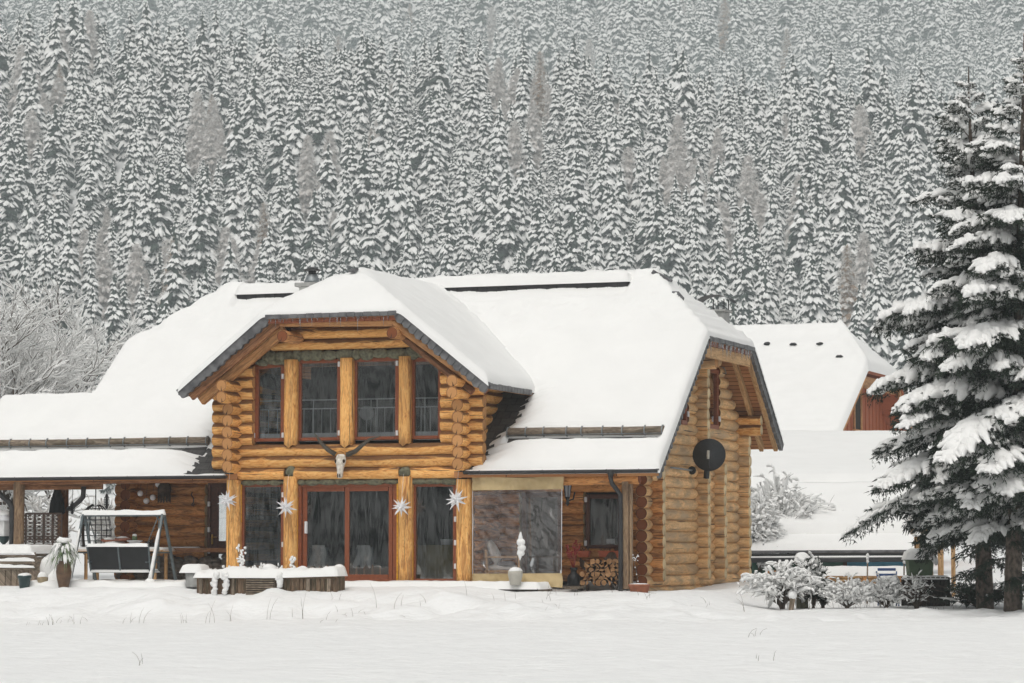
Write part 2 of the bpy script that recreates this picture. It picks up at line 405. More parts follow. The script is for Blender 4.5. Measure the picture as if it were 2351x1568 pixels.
plain('slat_dark', (.045, .033, .026), .85)
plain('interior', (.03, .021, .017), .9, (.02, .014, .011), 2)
plain('bamboo', (.36, .29, .13), .8, (.25, .19, .08), 10, stretch=(8, 8, .4))
plain('firewood_bark', (.10, .06, .038), .9, (.05, .03, .02), 12)
plain('firewood_split', (.47, .27, .125), .85, (.32, .16, .07), 9)
plain('white_wall', (.62, .62, .60), .85, (.55, .55, .53), 3)
plain('dish_grey', (.045, .046, .05), .55, (.035, .036, .04), 30)
wood('plank_dark', (.07, .045, .03), (.135, .085, .052), (.21, .145, .095), (.05, .045, .025), .7)
# slate roof covering with courses
m_, t, b = nt('slate'); b.inputs['Roughness'].default_value = .6; b.inputs['Specular IOR Level'].default_value = .3
uv = N(t, 'ShaderNodeUVMap'); br = N(t, 'ShaderNodeTexBrick'); br.inputs['Scale'].default_value = 1.
br.inputs['Brick Width'].default_value = .34; br.inputs['Row Height'].default_value = .26; br.inputs['Mortar Size'].default_value = .012
br.inputs['Color1'].default_value = (.085, .08, .078, 1); br.inputs['Color2'].default_value = (.045, .043, .044, 1); br.inputs['Mortar'].default_value = (.012, .012, .012, 1)
t.links.new(uv.outputs[0], br.inputs['Vector'])
nz = N(t, 'ShaderNodeTexNoise'); nz.inputs['Scale'].default_value = 9; t.links.new(uv.outputs[0], nz.inputs['Vector'])
t.links.new(mix(t, .35, br.outputs[0], ramp(t, nz.outputs[0], [(.3, (.03, .03, .03)), (.7, (.12, .115, .11))])), b.inputs['Base Color'])
bump(t, b, br.outputs['Fac'], -.6, .02)
plain('slate_tile', (.165, .165, .17), .55, (.075, .075, .08), 5, bmp=.2)
# board soffit
m_, t, b = nt('soffit'); b.inputs['Roughness'].default_value = .7; b.inputs['Specular IOR Level'].default_value = .2
uv = N(t, 'ShaderNodeUVMap'); br = N(t, 'ShaderNodeTexBrick'); br.inputs['Scale'].default_value = 1.
br.inputs['Brick Width'].default_value = 2.6; br.inputs['Row Height'].default_value = .14; br.inputs['Mortar Size'].default_value = .009
br.inputs['Color1'].default_value = (.56, .27, .11, 1); br.inputs['Color2'].default_value = (.44, .19, .075, 1); br.inputs['Mortar'].default_value = (.05, .02, .01, 1)
t.links.new(uv.outputs[0], br.inputs['Vector']); t.links.new(br.outputs[0], b.inputs['Base Color'])
# glass panes: clear with a wavy glossy coat
def glass(name, tint, base, gain, bsc, bst, veil=0., veilc=(.5, .5, .5)):
    m, t, b = nt(name); t.nodes.remove(b); out = t.nodes['Material Output']
    tr = N(t, 'ShaderNodeBsdfTransparent'); tr.inputs[0].default_value = (*tint, 1)
    gl = N(t, 'ShaderNodeBsdfGlossy'); gl.inputs['Roughness'].default_value = .03
    fr = N(t, 'ShaderNodeFresnel'); fr.inputs[0].default_value = 1.5
    tc = N(t, 'ShaderNodeTexCoord'); mp = N(t, 'ShaderNodeMapping'); mp.inputs['Scale'].default_value = (3.2, 1., .45); mp.inputs['Rotation'].default_value = (0, .45, 0)
    t.links.new(tc.outputs['Object'], mp.inputs[0])
    nz = N(t, 'ShaderNodeTexNoise'); nz.inputs['Scale'].default_value = bsc; nz.inputs['Detail'].default_value = 1.3; nz.inputs['Distortion'].default_value = .6; t.links.new(mp.outputs[0], nz.inputs['Vector'])
    bp = N(t, 'ShaderNodeBump'); bp.inputs['Strength'].default_value = bst; bp.inputs['Distance'].default_value = .02; t.links.new(nz.outputs[0], bp.inputs['Height'])
    t.links.new(bp.outputs[0], gl.inputs['Normal'])
    ma = N(t, 'ShaderNodeMath', operation='MULTIPLY_ADD'); ma.inputs[1].default_value = gain; ma.inputs[2].default_value = base; t.links.new(fr.outputs[0], ma.inputs[0])
    mx = N(t, 'ShaderNodeMixShader'); t.links.new(ma.outputs[0], mx.inputs[0])
    src = tr.outputs[0]
    if veil:
        df = N(t, 'ShaderNodeBsdfDiffuse'); df.inputs[0].default_value = (*veilc, 1)
        m2 = N(t, 'ShaderNodeMixShader'); m2.inputs[0].default_value = veil; t.links.new(src, m2.inputs[1]); t.links.new(df.outputs[0], m2.inputs[2]); src = m2.outputs[0]
    t.links.new(src, mx.inputs[1]); t.links.new(gl.outputs[0], mx.inputs[2]); t.links.new(mx.outputs[0], out.inputs[0])
glass('glass', (.80, .83, .84), .14, 2.6, .9, .30)
glass('clear_sheet', (.93, .90, .88), .04, 1.7, 1.8, .42, .05, (.5, .47, .47))
glass('ice', (.85, .9, .92), .15, 2., 9., .5, .25, (.8, .82, .85))
# ================================================================== TERRAIN HEIGHTS
def sstep(a, b, x): t = np.clip((x-a)/(b-a), 0, 1); return t*t*(3-2*t)
def ground(x, y):
    x = np.asarray(x, float); y = np.asarray(y, float)
    xl = (x-O[0])*ca-(y-O[1])*sa; yl = (x-O[0])*sa+(y-O[1])*ca
    field = .04+.024*(x+8)*np.clip((y-20)/42, 0, 1)*(x > -60)*(x < 60)*.6
    field = np.clip(field, -.3, .6)+.05*fbm(x*.12, y*.12, 3)
    toe = -5.3+.9*np.clip((x-6)/6, 0, 1)+.5*fbm(x*.25, x*0, 9)
    top = .64+.16*sstep(-3.0, -1.2, yl)+.03*fbm(x*.5, y*.5, 12)-.12*sstep(3.0, 5.5, xl)*(1-sstep(3.5, 8., yl))
    right = sstep(7.4, 8.6, xl); top = top+right*.10*sstep(1.5, 3.5, yl)
    w = sstep(0, 1, (yl-toe)/2.9)
    # right garden lies flat with the field
    gr = sstep(8.2, 10.5, xl)*(1-sstep(2.0, 9.0, yl)); w2 = w*(1-.72*gr*(1-sstep(3, 7, yl)))
    z = field*(1-w2)+top*w2
    lump_ = np.exp(-((yl-toe-1.5)/1.7)**2)
    z = z+lump_*(.22*fbm(x*.75, y*1.0, 31)+.09*fbm(x*2.1, y*2.6, 37))+.035*fbm(x*1.3, y*1.3, 41)*(y < 80)+.030*fbm(x*2.2, y*4.5, 44, 3)*(y < 66)
    back = np.clip(y-95, 0, None); z = z+np.minimum(back, 400)*.012
    m = np.clip(y-400, 0, None); yc = 590-.22*np.clip(x, -120, 140)+12*fbm(x*.02, x*0, 71)
    hill = .40*np.clip(np.minimum(y, yc)-400, 0, None)+.02*np.clip(y-yc, 0, 450)+.56*np.clip(y-yc-450, 0, None)
    hill = hill+(7*fbm(x*.008, y*.008, 51))*np.clip(m/80, 0, 1)
    z = z+hill+6*sstep(396, 425, y)
    z = z+np.clip(-y-30, 0, None)*.10
    return z
# ================================================================== LOG HOUSE
S_ = .82; YR = 5.8; ZR = 8.25; XR = 7.47; XL = -7.8; YE = -.15; YH = 3.8; AXR = 5.6; AXL = -5.92; YB = 10.6
YAT = 2.15; XA = ux(-22, 1.0)-.4; XC = -.07
def z_front(x, y): return ZR-S_*(YR-y)
def z_back(x, y): return ZR-S_*(y-YR)
def z_hr(x, y): return ZR-.877*(x-AXR)
def z_hl(x, y): return ZR-.872*(AXL-x)
def z_ann_back(x, y): return z_front(x, YAT)-.5*(y-YAT)
def smin(a, b, k=.06): h = np.clip(.5+.5*(b-a)/k, 0, 1); return b*(1-h)+a*h-k*h*(1-h)
def zmain(x, y):
    x = np.asarray(x, float); y = np.asarray(y, float)
    z = smin(z_front(x, y), z_back(x, y)); z = smin(z, z_hr(x, y)); z = smin(z, z_hl(x, y))
    za = smin(z_front(x, y), z_ann_back(x, y))
    return np.where(x < XL, za, z)
def z_side(d): return np.where(d < 1.65, 8.05-.63*d, 7.01-.79*(d-1.65))
def z_dh(x, y): return 7.01+.782*(y+.9)
def zdorm(x, y):
    d = np.abs(np.asarray(x, float)-XC); d = np.sqrt(d*d+.003)
    return smin(z_side(d), z_dh(x, y), .08)
def RP(u, v, lift=0.):        # pixel ray onto the main front slope
    y0 = 1.
    for _ in range(30):
        p = LY(u, v, y0); y0 += ((p[2]-lift)-z_front(0, y0))/(S_+.02)
    return LY(u, v, y0)

H = Thing('log_house', 'honey coloured log house with a snow covered roof and a wide front gable', 'house', (0, 0, .85))
# ---- roof deck
mb = MB(); TH = .13
for poly in ([(XL, YE), (-2.75, YE), (-2.75, YR), (AXL, YR), (XL, YH)], [(2.65, YE), (XR, YE), (XR, YH), (AXR, YR), (2.65, YR)], [(-2.75, 3.3), (2.65, 3.3), (2.65, YR), (-2.75, YR)]):
    mb.prism(poly, z_front, TH)
mb.prism([(XA, YE), (XL, YE), (XL, YAT), (XA, YAT)], z_front, TH)
mb.prism([(XA, YAT), (XL, YAT), (XL, YAT+1.6), (XA, YAT+1.6)], z_ann_back, TH)
mb.prism([(AXL, YR), (AXR, YR), (XR, 7.8), (XR, YB), (XL, YB), (XL, 7.8)], z_back, TH)
mb.prism([(XR, YH), (XR, 7.8), (AXR, YR)], z_hr, TH); mb.prism([(XL, YH), (AXL, YR), (XL, 7.8)], z_hl, TH)
roof = H.part('roof', mb, ['slate', 'soffit'])
mb = MB()
for s in (-1, 1):
    zf = lambda x, y: float(z_side(abs(x-XC)))
    P = [(XC+s*1.65, -.9), (XC+s*3.8, -.9), (XC+s*3.8, 2.35), (XC+s*1.65, 4.4)]
    Q = [(XC, .43), (XC+s*1.65, -.9), (XC+s*1.65, 4.4), (XC, 5.65)]
    mb.prism(P if s > 0 else P[::-1], zf, TH); mb.prism(Q if s > 0 else Q[::-1], zf, TH)
mb.prism([(XC-1.65, -.9), (XC+1.65, -.9), (XC, .43)], z_dh, TH)
H.part('gable_roof', mb, ['slate', 'soffit'])
# ---- snow on the roof
def edge(d, w=.2): return np.sqrt(np.clip(1-(1-np.clip(d/w, 0, 1))**2, 0, 1))
rb = [RP(*p) for p in ((1224, 925), (1216, 955), (1195, 985), (1168, 1003), (1150, 1020), (1138, 1035), (1122, 1060), (1098, 1082))]
lb = [RP(*p) for p in ((497, 925), (494, 950), (488, 975), (474, 1005), (452, 1027), (432, 1046), (415, 1064), (396, 1086))]
rby = np.array([p[1] for p in rb][::-1]); rbx = np.array([p[0] for p in rb][::-1])
lby = np.array([p[1] for p in lb][::-1]); lbx = np.array([p[0] for p in lb][::-1])+.52; rbx = rbx-.30
GR = RP(1350, 1003)[1]; GL = RP(250, 1028)[1]               # snow guard lines on the slope
gxr0, gxr1 = RP(1166, 1003)[0], RP(1528, 995)[0]; gxl1 = RP(478, 1028)[0]
mb = MB()
xa_v, xb_v = ux(540, 5.38), ux(1450, 5.38)
def roof_snow(xs, ys):
    X, Y = np.meshgrid(xs, ys, indexing='ij')
    zm = zmain(X, Y)
    T = .20+.035*fbm(X*.9, Y*.9, 5)+.02*fbm(X*3, Y*3, 8)
    hipR = (z_hr(X, Y) < z_front(X, Y)) & (z_hr(X, Y) < z_back(X, Y))
    rows = np.abs(((zm*1.9+.05*fbm(X*3, Y*3, 21)) % .42)/.42-.5)*2
    nearhip = np.clip(1-(z_front(X, Y)-z_hr(X, Y)+.10)/.5, 0, 1)*np.clip((Y-3.4)/1.2, 0, 1)
    T = np.where(hipR, .05+.10*rows, T-(.10-.05*rows)*nearhip*np.clip(fbm(X*2.5, Y*2.5, 77)*1.5+.4, 0, 1))
    T = T*(1-.62*np.clip((Y-4.85)/.35, 0, 1)*(Y < YR)*(X > xa_v)*(X < xb_v))
    d = np.minimum(XR+.05-X, np.minimum(Y-YE+.06, YB-Y))
    dl = np.where(Y > YAT+.05, X-XL+.05, X-XA+.05); d = np.minimum(d, np.where(X < XL, np.minimum(dl, YAT+1.6-Y), dl))
    # bare slates in the lee of the front gable, in ragged courses
    course = (np.abs((Y*7.7) % 2-1)-.5)*.36
    nr = np.interp(Y, rby, rbx)+course*.22+.12*fbm(X*2.5, Y*2.5, 31); nl = np.interp(Y, lby, lbx)-course*.22-.12*fbm(X*2.5, Y*2.5, 32)
    dr = np.where((X > 2.5) & (Y < 2.2), X-nr, 9); dn = np.where((X < -2.5) & (Y < 2.0), nl-X, 9)
    D_ = np.abs(X-XC); inn = (zdorm(X, Y) > zm+.16) & (D_ < 3.78) & (Y < 5.5) & ~((D_ > 2.85) & (Y < 2.25)) | (D_ < 2.86) & (Y < 2.9)
    ds = np.minimum(dr, dn)
    Tb = T*edge(d, .17)*np.clip(ds/.7, 0, 1)**.8
    rw = ((Y-YE)/.22) % 1; Tb = np.where((ds < 1.) & (rw < .3), Tb-.075*(1-np.clip(ds, 0, 1))**1.2, Tb)
    for g, a, b in ((GR, gxr0, gxr1), (GL, XA, gxl1)):
        on = (X > a) & (X < b)
        gz = np.clip((Y-(g-.34))/.12, 0, 1)*np.clip((g+.03-Y)/.04, 0, 1)
        Tb = np.where(on, Tb*(1-gz), Tb)
        Tb = np.where(on & (Y > g+.03) & (Y < g+.6), Tb+.05*(1-(Y-g-.03)/.57), Tb)
    Tb = Tb-.03*(np.minimum(ds, 9) < .75)*(1-np.clip(ds/.75, 0, 1)); keep = (Tb > -.028) & ~inn & (d > -.001)
    Z = zm+Tb*1.18
    # blend into the front gable roof along the valleys
    zd = zdorm(X, Y)+.2
    foot = (np.abs(X-XC) < 3.9) & (Y > 1.3)
    k = .22; h = np.clip(.5+.5*(zd-Z)/k, 0, 1); sm_ = Z*(1-h)+zd*h+k*h*(1-h)
    Z = np.where(foot & (zd < Z) , sm_, Z)
    kc = keep[:-1, :-1] & keep[1:, :-1] & keep[1:, 1:] & keep[:-1, 1:]
    Z = np.where(d < .004, zm-.02, Z)
    mb.grid(np.stack([X, Y, Z], -1), 0, keep=kc)
xs = np.unique(np.concatenate([np.arange(XA-.05, XR+.05, .07), [XR+.05, XR+.03, XR, XL-.05, XL, XL-.02]]))
ys = np.unique(np.concatenate([[YE-.06, YE-.04], np.arange(YE, 2.4, .035), np.arange(2.4, 6.4, .06), np.arange(6.4, YB, .2), [YB]]))
roof_snow(xs, ys)
xs = np.unique(np.concatenate([np.arange(XC-3.84, XC+3.84, .06), [XC+3.84, XC-3.84, XC-3.82, XC+3.82]])); ys = np.unique(np.concatenate([[-.95, -.935, -.92], np.arange(-.9, 5.7, .06)]))
X, Y = np.meshgrid(xs, ys, indexing='ij'); zd = zdorm(X, Y); zm = zmain(X, Y)
d = np.minimum(np.minimum(X-XC+3.84, XC+3.84-X), Y+.95)
T = .165+.035*fbm(X*1.2, Y*1.2, 15)+.018*fbm(X*4, Y*4, 18)-.06*(z_dh(X, Y) < z_side(np.abs(X-XC))+.05)
tip = np.exp(-((X-XC)**2+(Y-.35)**2)/.09); T = T*(1-.75*tip)
T = T*edge(d, .2); Z = zd+T*1.15; k = .22
zmT = zm+.2; h = np.clip(.5+.5*(zmT-Z)/k, 0, 1); Zs = Z*(1-h)+zmT*h+k*h*(1-h); Z = np.where(Y > 1.3, np.where(zmT < Z+.02, Zs, Z), Z)
Z = np.where(d < .004, zd-.03, Z)
ok = (zd > zm-.35) | (Y < 1.3)
mb.grid(np.stack([X, Y, Z], -1), 0, keep=ok[:-1, :-1] & ok[1:, :-1] & ok[1:, 1:] & ok[:-1, 1:])
rs = H.part('roof_snow', mb, 'snow')
# ---- raised ridge ventilator with its own snow
mb = MB(); sn = MB(); y_f = YR-.42
xa, xb = ux(540, y_f), ux(1443, y_f); zt = vz(1300, 648, y_f); zt2 = vz(1300, 661, y_f)
mb.box((xa, y_f, zt2-.35), (xb, YR+.42, zt)); 
for i in range(40):
    x = xa+(xb-xa)*i/40; mb.box((x, y_f-.012, zt2-.12), (x+.02, y_f+.02, zt-.02), 1)
rv_ = H.part('ridge_vent', mb, ['gutter_metal', 'dark_metal'])
sn.slab(xa, xb, y_f, YR+.42, zt-.01, .27, res=.08, over=.05, amp=.18)
H.part('snow_cap', sn, 'snow', rv_)
# ---- ridge tile hints
mb = MB()
for a_, b_, w_, t_ in (((XC, .28, 8.05), (XC, .5, 8.12), .16, .05), ((AXR-.05, YR, ZR+.1), (AXR+.35, YR, ZR-.14), .34, .1), ((AXR+.7, YR-.75, ZR-.5), (AXR+.9, YR-.95, ZR-.68), .18, .1)):
    mb = MB(); mb.beam(a_, b_, w_, t_); H.part('ridge_tile', mb, 'slate_tile', roof)
# ---- rake slates
def rake(mb, p0, p1, wide, hang, out, n):
    p0 = Vector(p0); p1 = Vector(p1); d = p1-p0; ln = d.length/n; d.normalize()
    hz = Vector((0, 0, 1)); nn = (hz-d*hz.dot(d)).normalized(); o = Vector(out)
    for i in range(n):
        a = p0+d*(ln*i); w = ln*1.22; r = random.uniform(.9, 1.08)
        A_ = [a+nn*.03+o*.012, a+d*w+nn*.055+o*.03, a+d*w-nn*hang*r+o*.03, a+d*(w*.6)-nn*(hang*r+.035)+o*.025, a+d*(w*.2)-nn*hang*r*.93+o*.012, a-nn*hang*.9+o*.006]
        B_ = [q-o*wide for q in A_]; m = len(A_)
        fs = [tuple(range(m)), tuple(range(2*m-1, m-1, -1))]+[(j, m+j, m+(j+1) % m, (j+1) % m) for j in range(m)]
        mb.add(A_+B_, fs, 0, None, False, random.random())
for s in (-1, 1): mb = MB(); rake(mb, (XC+s*1.66, -.9, 7.0), (XC+s*3.82, -.9, 5.29), .1, .2, (0, -1, 0), 14); H.part('rake_slates', mb, 'slate_tile', roof)
mb = MB(); rake(mb, (XR, YH, 6.61), (XR, YE, 3.37), .09, .19, (1, 0, 0), 24); H.part('rake_slates', mb, 'slate_tile', roof)
mb = MB(); rake(mb, (XR, 7.8, 6.61), (XR, YB, 4.31), .09, .19, (1, 0, 0), 16); H.part('rake_slates', mb, 'slate_tile', roof)
for s in (-1, 1):             # eave courses of the front gable
    mb = MB()
    for i in range(14):
        y = -.88+i*.2; mb.box((XC+s*3.74, y, 5.19), (XC+s*3.86, y+.195, 5.31+random.uniform(0, .015)))
    H.part('eave_slates', mb, 'slate_tile', roof)
ma, mc = MB(), MB()
for i in range(16):           # front hip edge and right hip edge
    x = XC-1.62+i*.203; ma.box((x, -.975, 6.89), (x+.200, -.82, 6.985+random.uniform(0, .012)))
    y = YH+.03+i*.247; mc.box((XR-.1, y, 6.50), (XR+.07, y+.245, 6.60+random.uniform(0, .012)))
H.part('eave_slates', ma, 'slate_tile', roof); H.part('eave_slates', mc, 'slate_tile', roof)
ma, mc = MB(), MB()
for i in range(16):
    x = XC-1.58+i*.2; ma.box((x, -.9, 6.79), (x+.195, -.80, 6.885))
    y = YH+.06+i*.244; mc.box((XR-.06, y, 6.40), (XR-.01, y+.24, 6.53))
H.part('tile_batten', ma, 'frame_brown', roof); H.part('tile_batten', mc, 'frame_brown', roof)
mb = MB()
for i in range(46):
    x = XC+random.uniform(-1.5, 1.5); l = abs(random.gauss(.10, .12))+.03
    mb.tube([(x, -.93, 6.93), (x, -.93, 6.93-l*.5), (x+.003, -.93, 6.93-l)], [.010, .007, .001], 5)
for i in range(60):
    y = YH+.1+random.random()*3.8; l = abs(random.gauss(.16, .09))+.03
    mb.tube([(XR+.03, y, 6.55), (XR+.03, y, 6.55-l*.5), (XR+.03, y, 6.55-l)], [.015, .010, .001], 5)
H.part('icicle_fringe', mb, 'ice', roof)
# ---- barge beams and purlins of the front gable
mb = MB()
q = lambda u, v, y: LY(u, v, y)
mb.beam(q(645, 738, -.76), q(903, 737, -.76), .12, .24); H.part('fascia_beam', mb, 'beam_mid')
mb = MB(); mb.beam(q(640, 737, -.74), q(437, 909, -.74), .1, .24); H.part('barge_board', mb, 'beam_dark')
mb = MB(); mb.beam(q(655, 757, -.45), q(462, 921, -.45), .16, .20); H.part('rafter', mb, 'beam_mid')
mb = MB(); mb.log(q(900, 738, -.72), q(1118, 897, -.72), .10, 12); H.part('rafter', mb, ['beam_mid', 'log_porch_end'], label='peeled round rafter pole under the right slope')
mb = MB(); mb.log(q(928, 775, -.35), q(1085, 900, -.35), .09, 10); H.part('rafter', mb, ['beam_dark', 'log_porch_end'])
for u, v in ((648, 772), (900, 764)):
    mb = MB(); p = q(u, v, -.98); mb.log(p, (p[0], 1.2, p[2]), .135, 18, crack=('a', 2)); H.part('purlin', mb, ['beam_mid', 'log_porch_end', 'crack'])
for z_, u0, u1, r in ((vz(800, 789, 0), 622, 984, .125), (vz(800, 763, 0), 668, 915, .14), (vz(800, 737, 0.1), 690, 890, .12)):
    mb = MB(); mb.log((ux(u0, 0), 0, z_), (ux(u1, 0), 0, z_), r, 16); H.part('tie_log', mb, ['log_warm', 'log_warm_end'])
# ---- front gable log wall
zA = vz(800, 1033, 0); CO = .265; RL = .142
xwl = LY(522, 1000, -.55)[0]; xwr = LY(1050, 1000, -.55)[0]; tl = ux(490, 0); tr = ux(1112, 0)
wl, wr = ux(582, 0), ux(1014, 0)
mb = MB()
for j in range(-2, 9):
    z = zA+CO*j; lim = lambda x: float(z_side(abs(x-XC)))-.33
    if j == -2:
        for u0, u1 in ((541, 655), (677, 919), (943, 1060)): mb.log((ux(u0, 0), 0, z), (ux(u1, 0), 0, z), RL)
    elif j < 1: mb.log((tl, 0, z), (tr, 0, z), RL, crack=('b', 2))
    else:
        x0 = tl
        while lim(x0) < z+.05: x0 += .04
        if x0 < wl-.1: mb.log((x0, 0, z), (wl, 0, z), RL)
        x1 = tr
        while lim(x1) < z+.05: x1 -= .04
        if x1 > wr+.1: mb.log((wr, 0, z), (x1, 0, z), RL, crack=('b', 2))
H.part('front_log_wall', mb, ['log_warm', 'log_warm_end', 'crack'])
zR0 = vz(1049, 1065.5, -.55); zL0 = vz(520, 1071, -.55)
for xw, z0, nm in ((xwl, zL0, -1), (xwr, zR0, 1)):
    mb = MB()
    for k in range(8):
        z = z0+CO*k; top = k >= 6
        ys_ = -.9 if top else -.55+random.uniform(-.03, .03)
        mb.log((xw-nm*(.0 if top else 0), ys_, z), (xw, 3.2, z), RL*(1. if not top else .98), 20, crack=('a', 2))
    if nm > 0:
        z = z0-CO*1.0
    H.part('side_log_wall', mb, ['log_warm', 'log_warm_end', 'crack'])
# side walls of the lower bay and dark rooms behind the glass
for xw in (xwl, xwr):
    mb = MB()
    for k in range(12):
        z = zR0-CO*(k+.9)
        if z > .8: mb.log((xw, .25, z), (xw, 2., z), RL, 10)
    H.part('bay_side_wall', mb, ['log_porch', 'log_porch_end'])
mb = MB()
z1 = zA-.1; x0, x1 = xwl+.12, xwr-.12
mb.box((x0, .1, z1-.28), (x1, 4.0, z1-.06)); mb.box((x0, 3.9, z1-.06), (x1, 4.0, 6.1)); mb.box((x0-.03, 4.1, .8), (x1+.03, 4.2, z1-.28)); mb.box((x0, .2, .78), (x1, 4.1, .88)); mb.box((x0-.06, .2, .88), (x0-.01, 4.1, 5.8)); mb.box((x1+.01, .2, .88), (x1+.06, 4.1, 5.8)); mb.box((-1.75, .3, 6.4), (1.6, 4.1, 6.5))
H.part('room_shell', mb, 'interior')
# ---- upper posts, windows, lower posts, doors
def post(u0, u1, v0, v1, y, r_=.6, mat='post_wood', pointed=True, nm='log_post'):
    mb = MB(); x0, x1 = ux(u0, y), ux(u1, y); zt = vz((u0+u1)/2, v0, y); zb = vz((u0+u1)/2, v1, y); w = (x1-x0)/2; c = (x0+x1)/2; n = 9; vs = []; uv = []
    rows = [zt-i*(zt-zb)/8 for i in range(9)]; ph = random.random()*9
    for j, z in enumerate(rows):
        for i in range(n):
            a = -1+2*i/(n-1)
            ff = math.sqrt(max(0, 1-a*a))**.55; zz = z
            if pointed and j == 8: zz = z+abs(a)*w*.75
            ww = w*(1+.03*math.sin(z*4+ph)+.02*math.sin(z*9+ph*3))
            vs.append((c+a*ww, y-.02-ff*w*r_, zz)); uv.append((zz, a*w*1.6))
        for a in (1, -1): vs.append((c+a*w, y+w, z)); uv.append((z, a*w*3))
    m = n+2; fs = [(j*m+i, (j+1)*m+i, (j+1)*m+(i+1) % m, j*m+(i+1) % m) for j in range(8) for i in range(m)]
    fs += [tuple(range(m)), tuple(range(8*m+m-1, 8*m-1, -1))]
    mb.add(vs, fs, 0, uv, True, random.random()); return H.part(nm, mb, mat)
for u0, u1, v0, v1 in ((651, 680, 826, 1029), (780, 809, 822, 1029), (915, 942, 818, 1025)): post(u0, u1, v0, v1, -.07)
for u0, u1, v0, v1, pm in ((520, 551, 1102, 1336, 'post_wood'), (651, 681, 1094, 1336, 'post_wood'), (915, 946, 1094, 1336, 'post_wood'), (1048, 1082, 1100, 1338, 'post_wood')): post(u0, u1, v0, v1, -.05, pointed=False)
def lump(mb, x0, x1, y, z0, z1, mi=0):
    x = x0
    while x < x1-.02:
        w = min(random.uniform(.18, .5), x1-x); a = random.uniform(-.02, .015); b2 = random.uniform(-.02, .015)
        mb.blob((x+w/2, y, (z0+z1)/2+a*.5), (w*.62, .09, (z1-z0)/2*1.15+b2), 12, 6, mi, .12); x += w*.92
mb = MB(); lump(mb, ux(600, 0), ux(985, 0), .0, vz(800, 826, 0), vz(800, 802, 0)); lump(mb, ux(585, 0), ux(655, 0), .02, vz(600, 840, 0), vz(600, 824, 0))
H.part('caulking', mb, 'caulk'); mb = MB(); lump(mb, ux(552, 0), ux(1055, 0), .02, vz(800, 1112, 0), vz(800, 1100, 0))
H.part('caulking', mb, 'caulk')
for u in (666, 930): mb = MB(); mb.blob((ux(u, -.1), -.08, vz(u, 1083, -.1)), (.15, .1, .12), 10, 6, 0, .2); H.part('stone_plug', mb, 'caulk')
def window(name, u0, u1, v0, v1, y, fw, mat='frame_brown', hng=(), dep=.09, cut=0., pane='glass', lab=None, parent=None):
    x0, x1 = ux(u0, y), ux(u1, y); um = (u0+u1)/2; zt, zb = vz(um, v0, y), vz(um, v1, y)
    mb = MB()
    if cut:      # slanted upper left corner under the rafter
        mb.beam((x0+fw/2, y+dep/2, zb), (x0+fw/2, y+dep/2, zt-cut), fw, dep, up=(0, 1, 0)); mb.beam((x0, y+dep/2, zt-cut-fw*.3), (x1, y+dep/2, zt-fw/2), dep, fw*1.1)
    else:
        mb.box((x0, y, zb), (x0+fw, y+dep, zt)); mb.box((x0+fw, y+.004, zt-fw), (x1-fw, y+dep, zt))
    mb.box((x1-fw, y, zb), (x1, y+dep, zt)); mb.box((x0+fw, y+.004, zb), (x1-fw, y+dep, zb+fw*.8))
    f = H.part(name, mb, mat, parent, lab)
    g = MB(); yy = y+dep*.55
    g.add([(x0+fw*.9, yy, zb+fw*.7), (x1-fw*.9, yy, zb+fw*.7), (x1-fw*.9, yy, zt-fw*.9), (x0+fw*.9, yy, zt-fw*.9-cut*.8)], [(0, 1, 2, 3)], 0)
    H.part('pane', g, pane, f)
    for (hu, hv) in hng:
        h = MB(); px_ = LY(hu, hv, y); h.box((px_[0]-.03, y-.035, px_[2]-.06), (px_[0]+.03, y+.01, px_[2]+.06)); H.part('hinge', h, 'white_plastic', f)
    return f
yw = .03
window('window', 582, 651, 832, 1014, yw, .10, hng=((583, 846), (650, 864), (583, 1000), (650, 999)), cut=.08)
window('window', 680, 781, 824, 1012, yw, .10, hng=((682, 838), (779, 836), (682, 998), (779, 994)))
window('window', 808, 915, 820, 1010, yw, .10, hng=((811, 832), (912, 834), (811, 994), (912, 994)))
window('window', 941, 1014, 820, 1008, yw, .10, hng=((943, 872), (942, 996)))
# balustrade and sill boards behind the upper windows
mb = MB(); yb = .17; xa, xb = ux(590, yb), ux(1012, yb)
for v in (917, 937): z = vz(800, v, yb); mb.tube([(xa, yb, z), (xb, yb, z)], .016, 6)
zl, zh = vz(800, 1002, yb), vz(800, 937, yb)
x = xa+.05
while x < xb:
    mb.tube([(x, yb, zl), (x, yb, zh)], .009, 5); x += .225
for u in (718, 851, 865, 975): x = ux(u, yb); mb.tube([(x, yb, zl), (x, yb, vz(800, 917, yb))], .013, 5)
H.part('balustrade', mb, 'white_plastic')
for u0, u1 in ((594, 645), (690, 774), (819, 907), (951, 1009)):
    mb = MB(); yb = .125; mb.box((ux(u0-6, yb), yb, vz(800, 1012, yb)), (ux(u1+6, yb), yb+.02, vz(800, 993, yb))); H.part('sill_board', mb, 'white_plastic')
mb = MB(); p = LY(842, 948, .7); mb.lathe(p, [(.10, -.03), (.17, -.03), (.17, .03), (.10, .03)], 20, 0, axis=(.3, -1, 0)); H.part('wall_clock', mb, 'white_plastic')
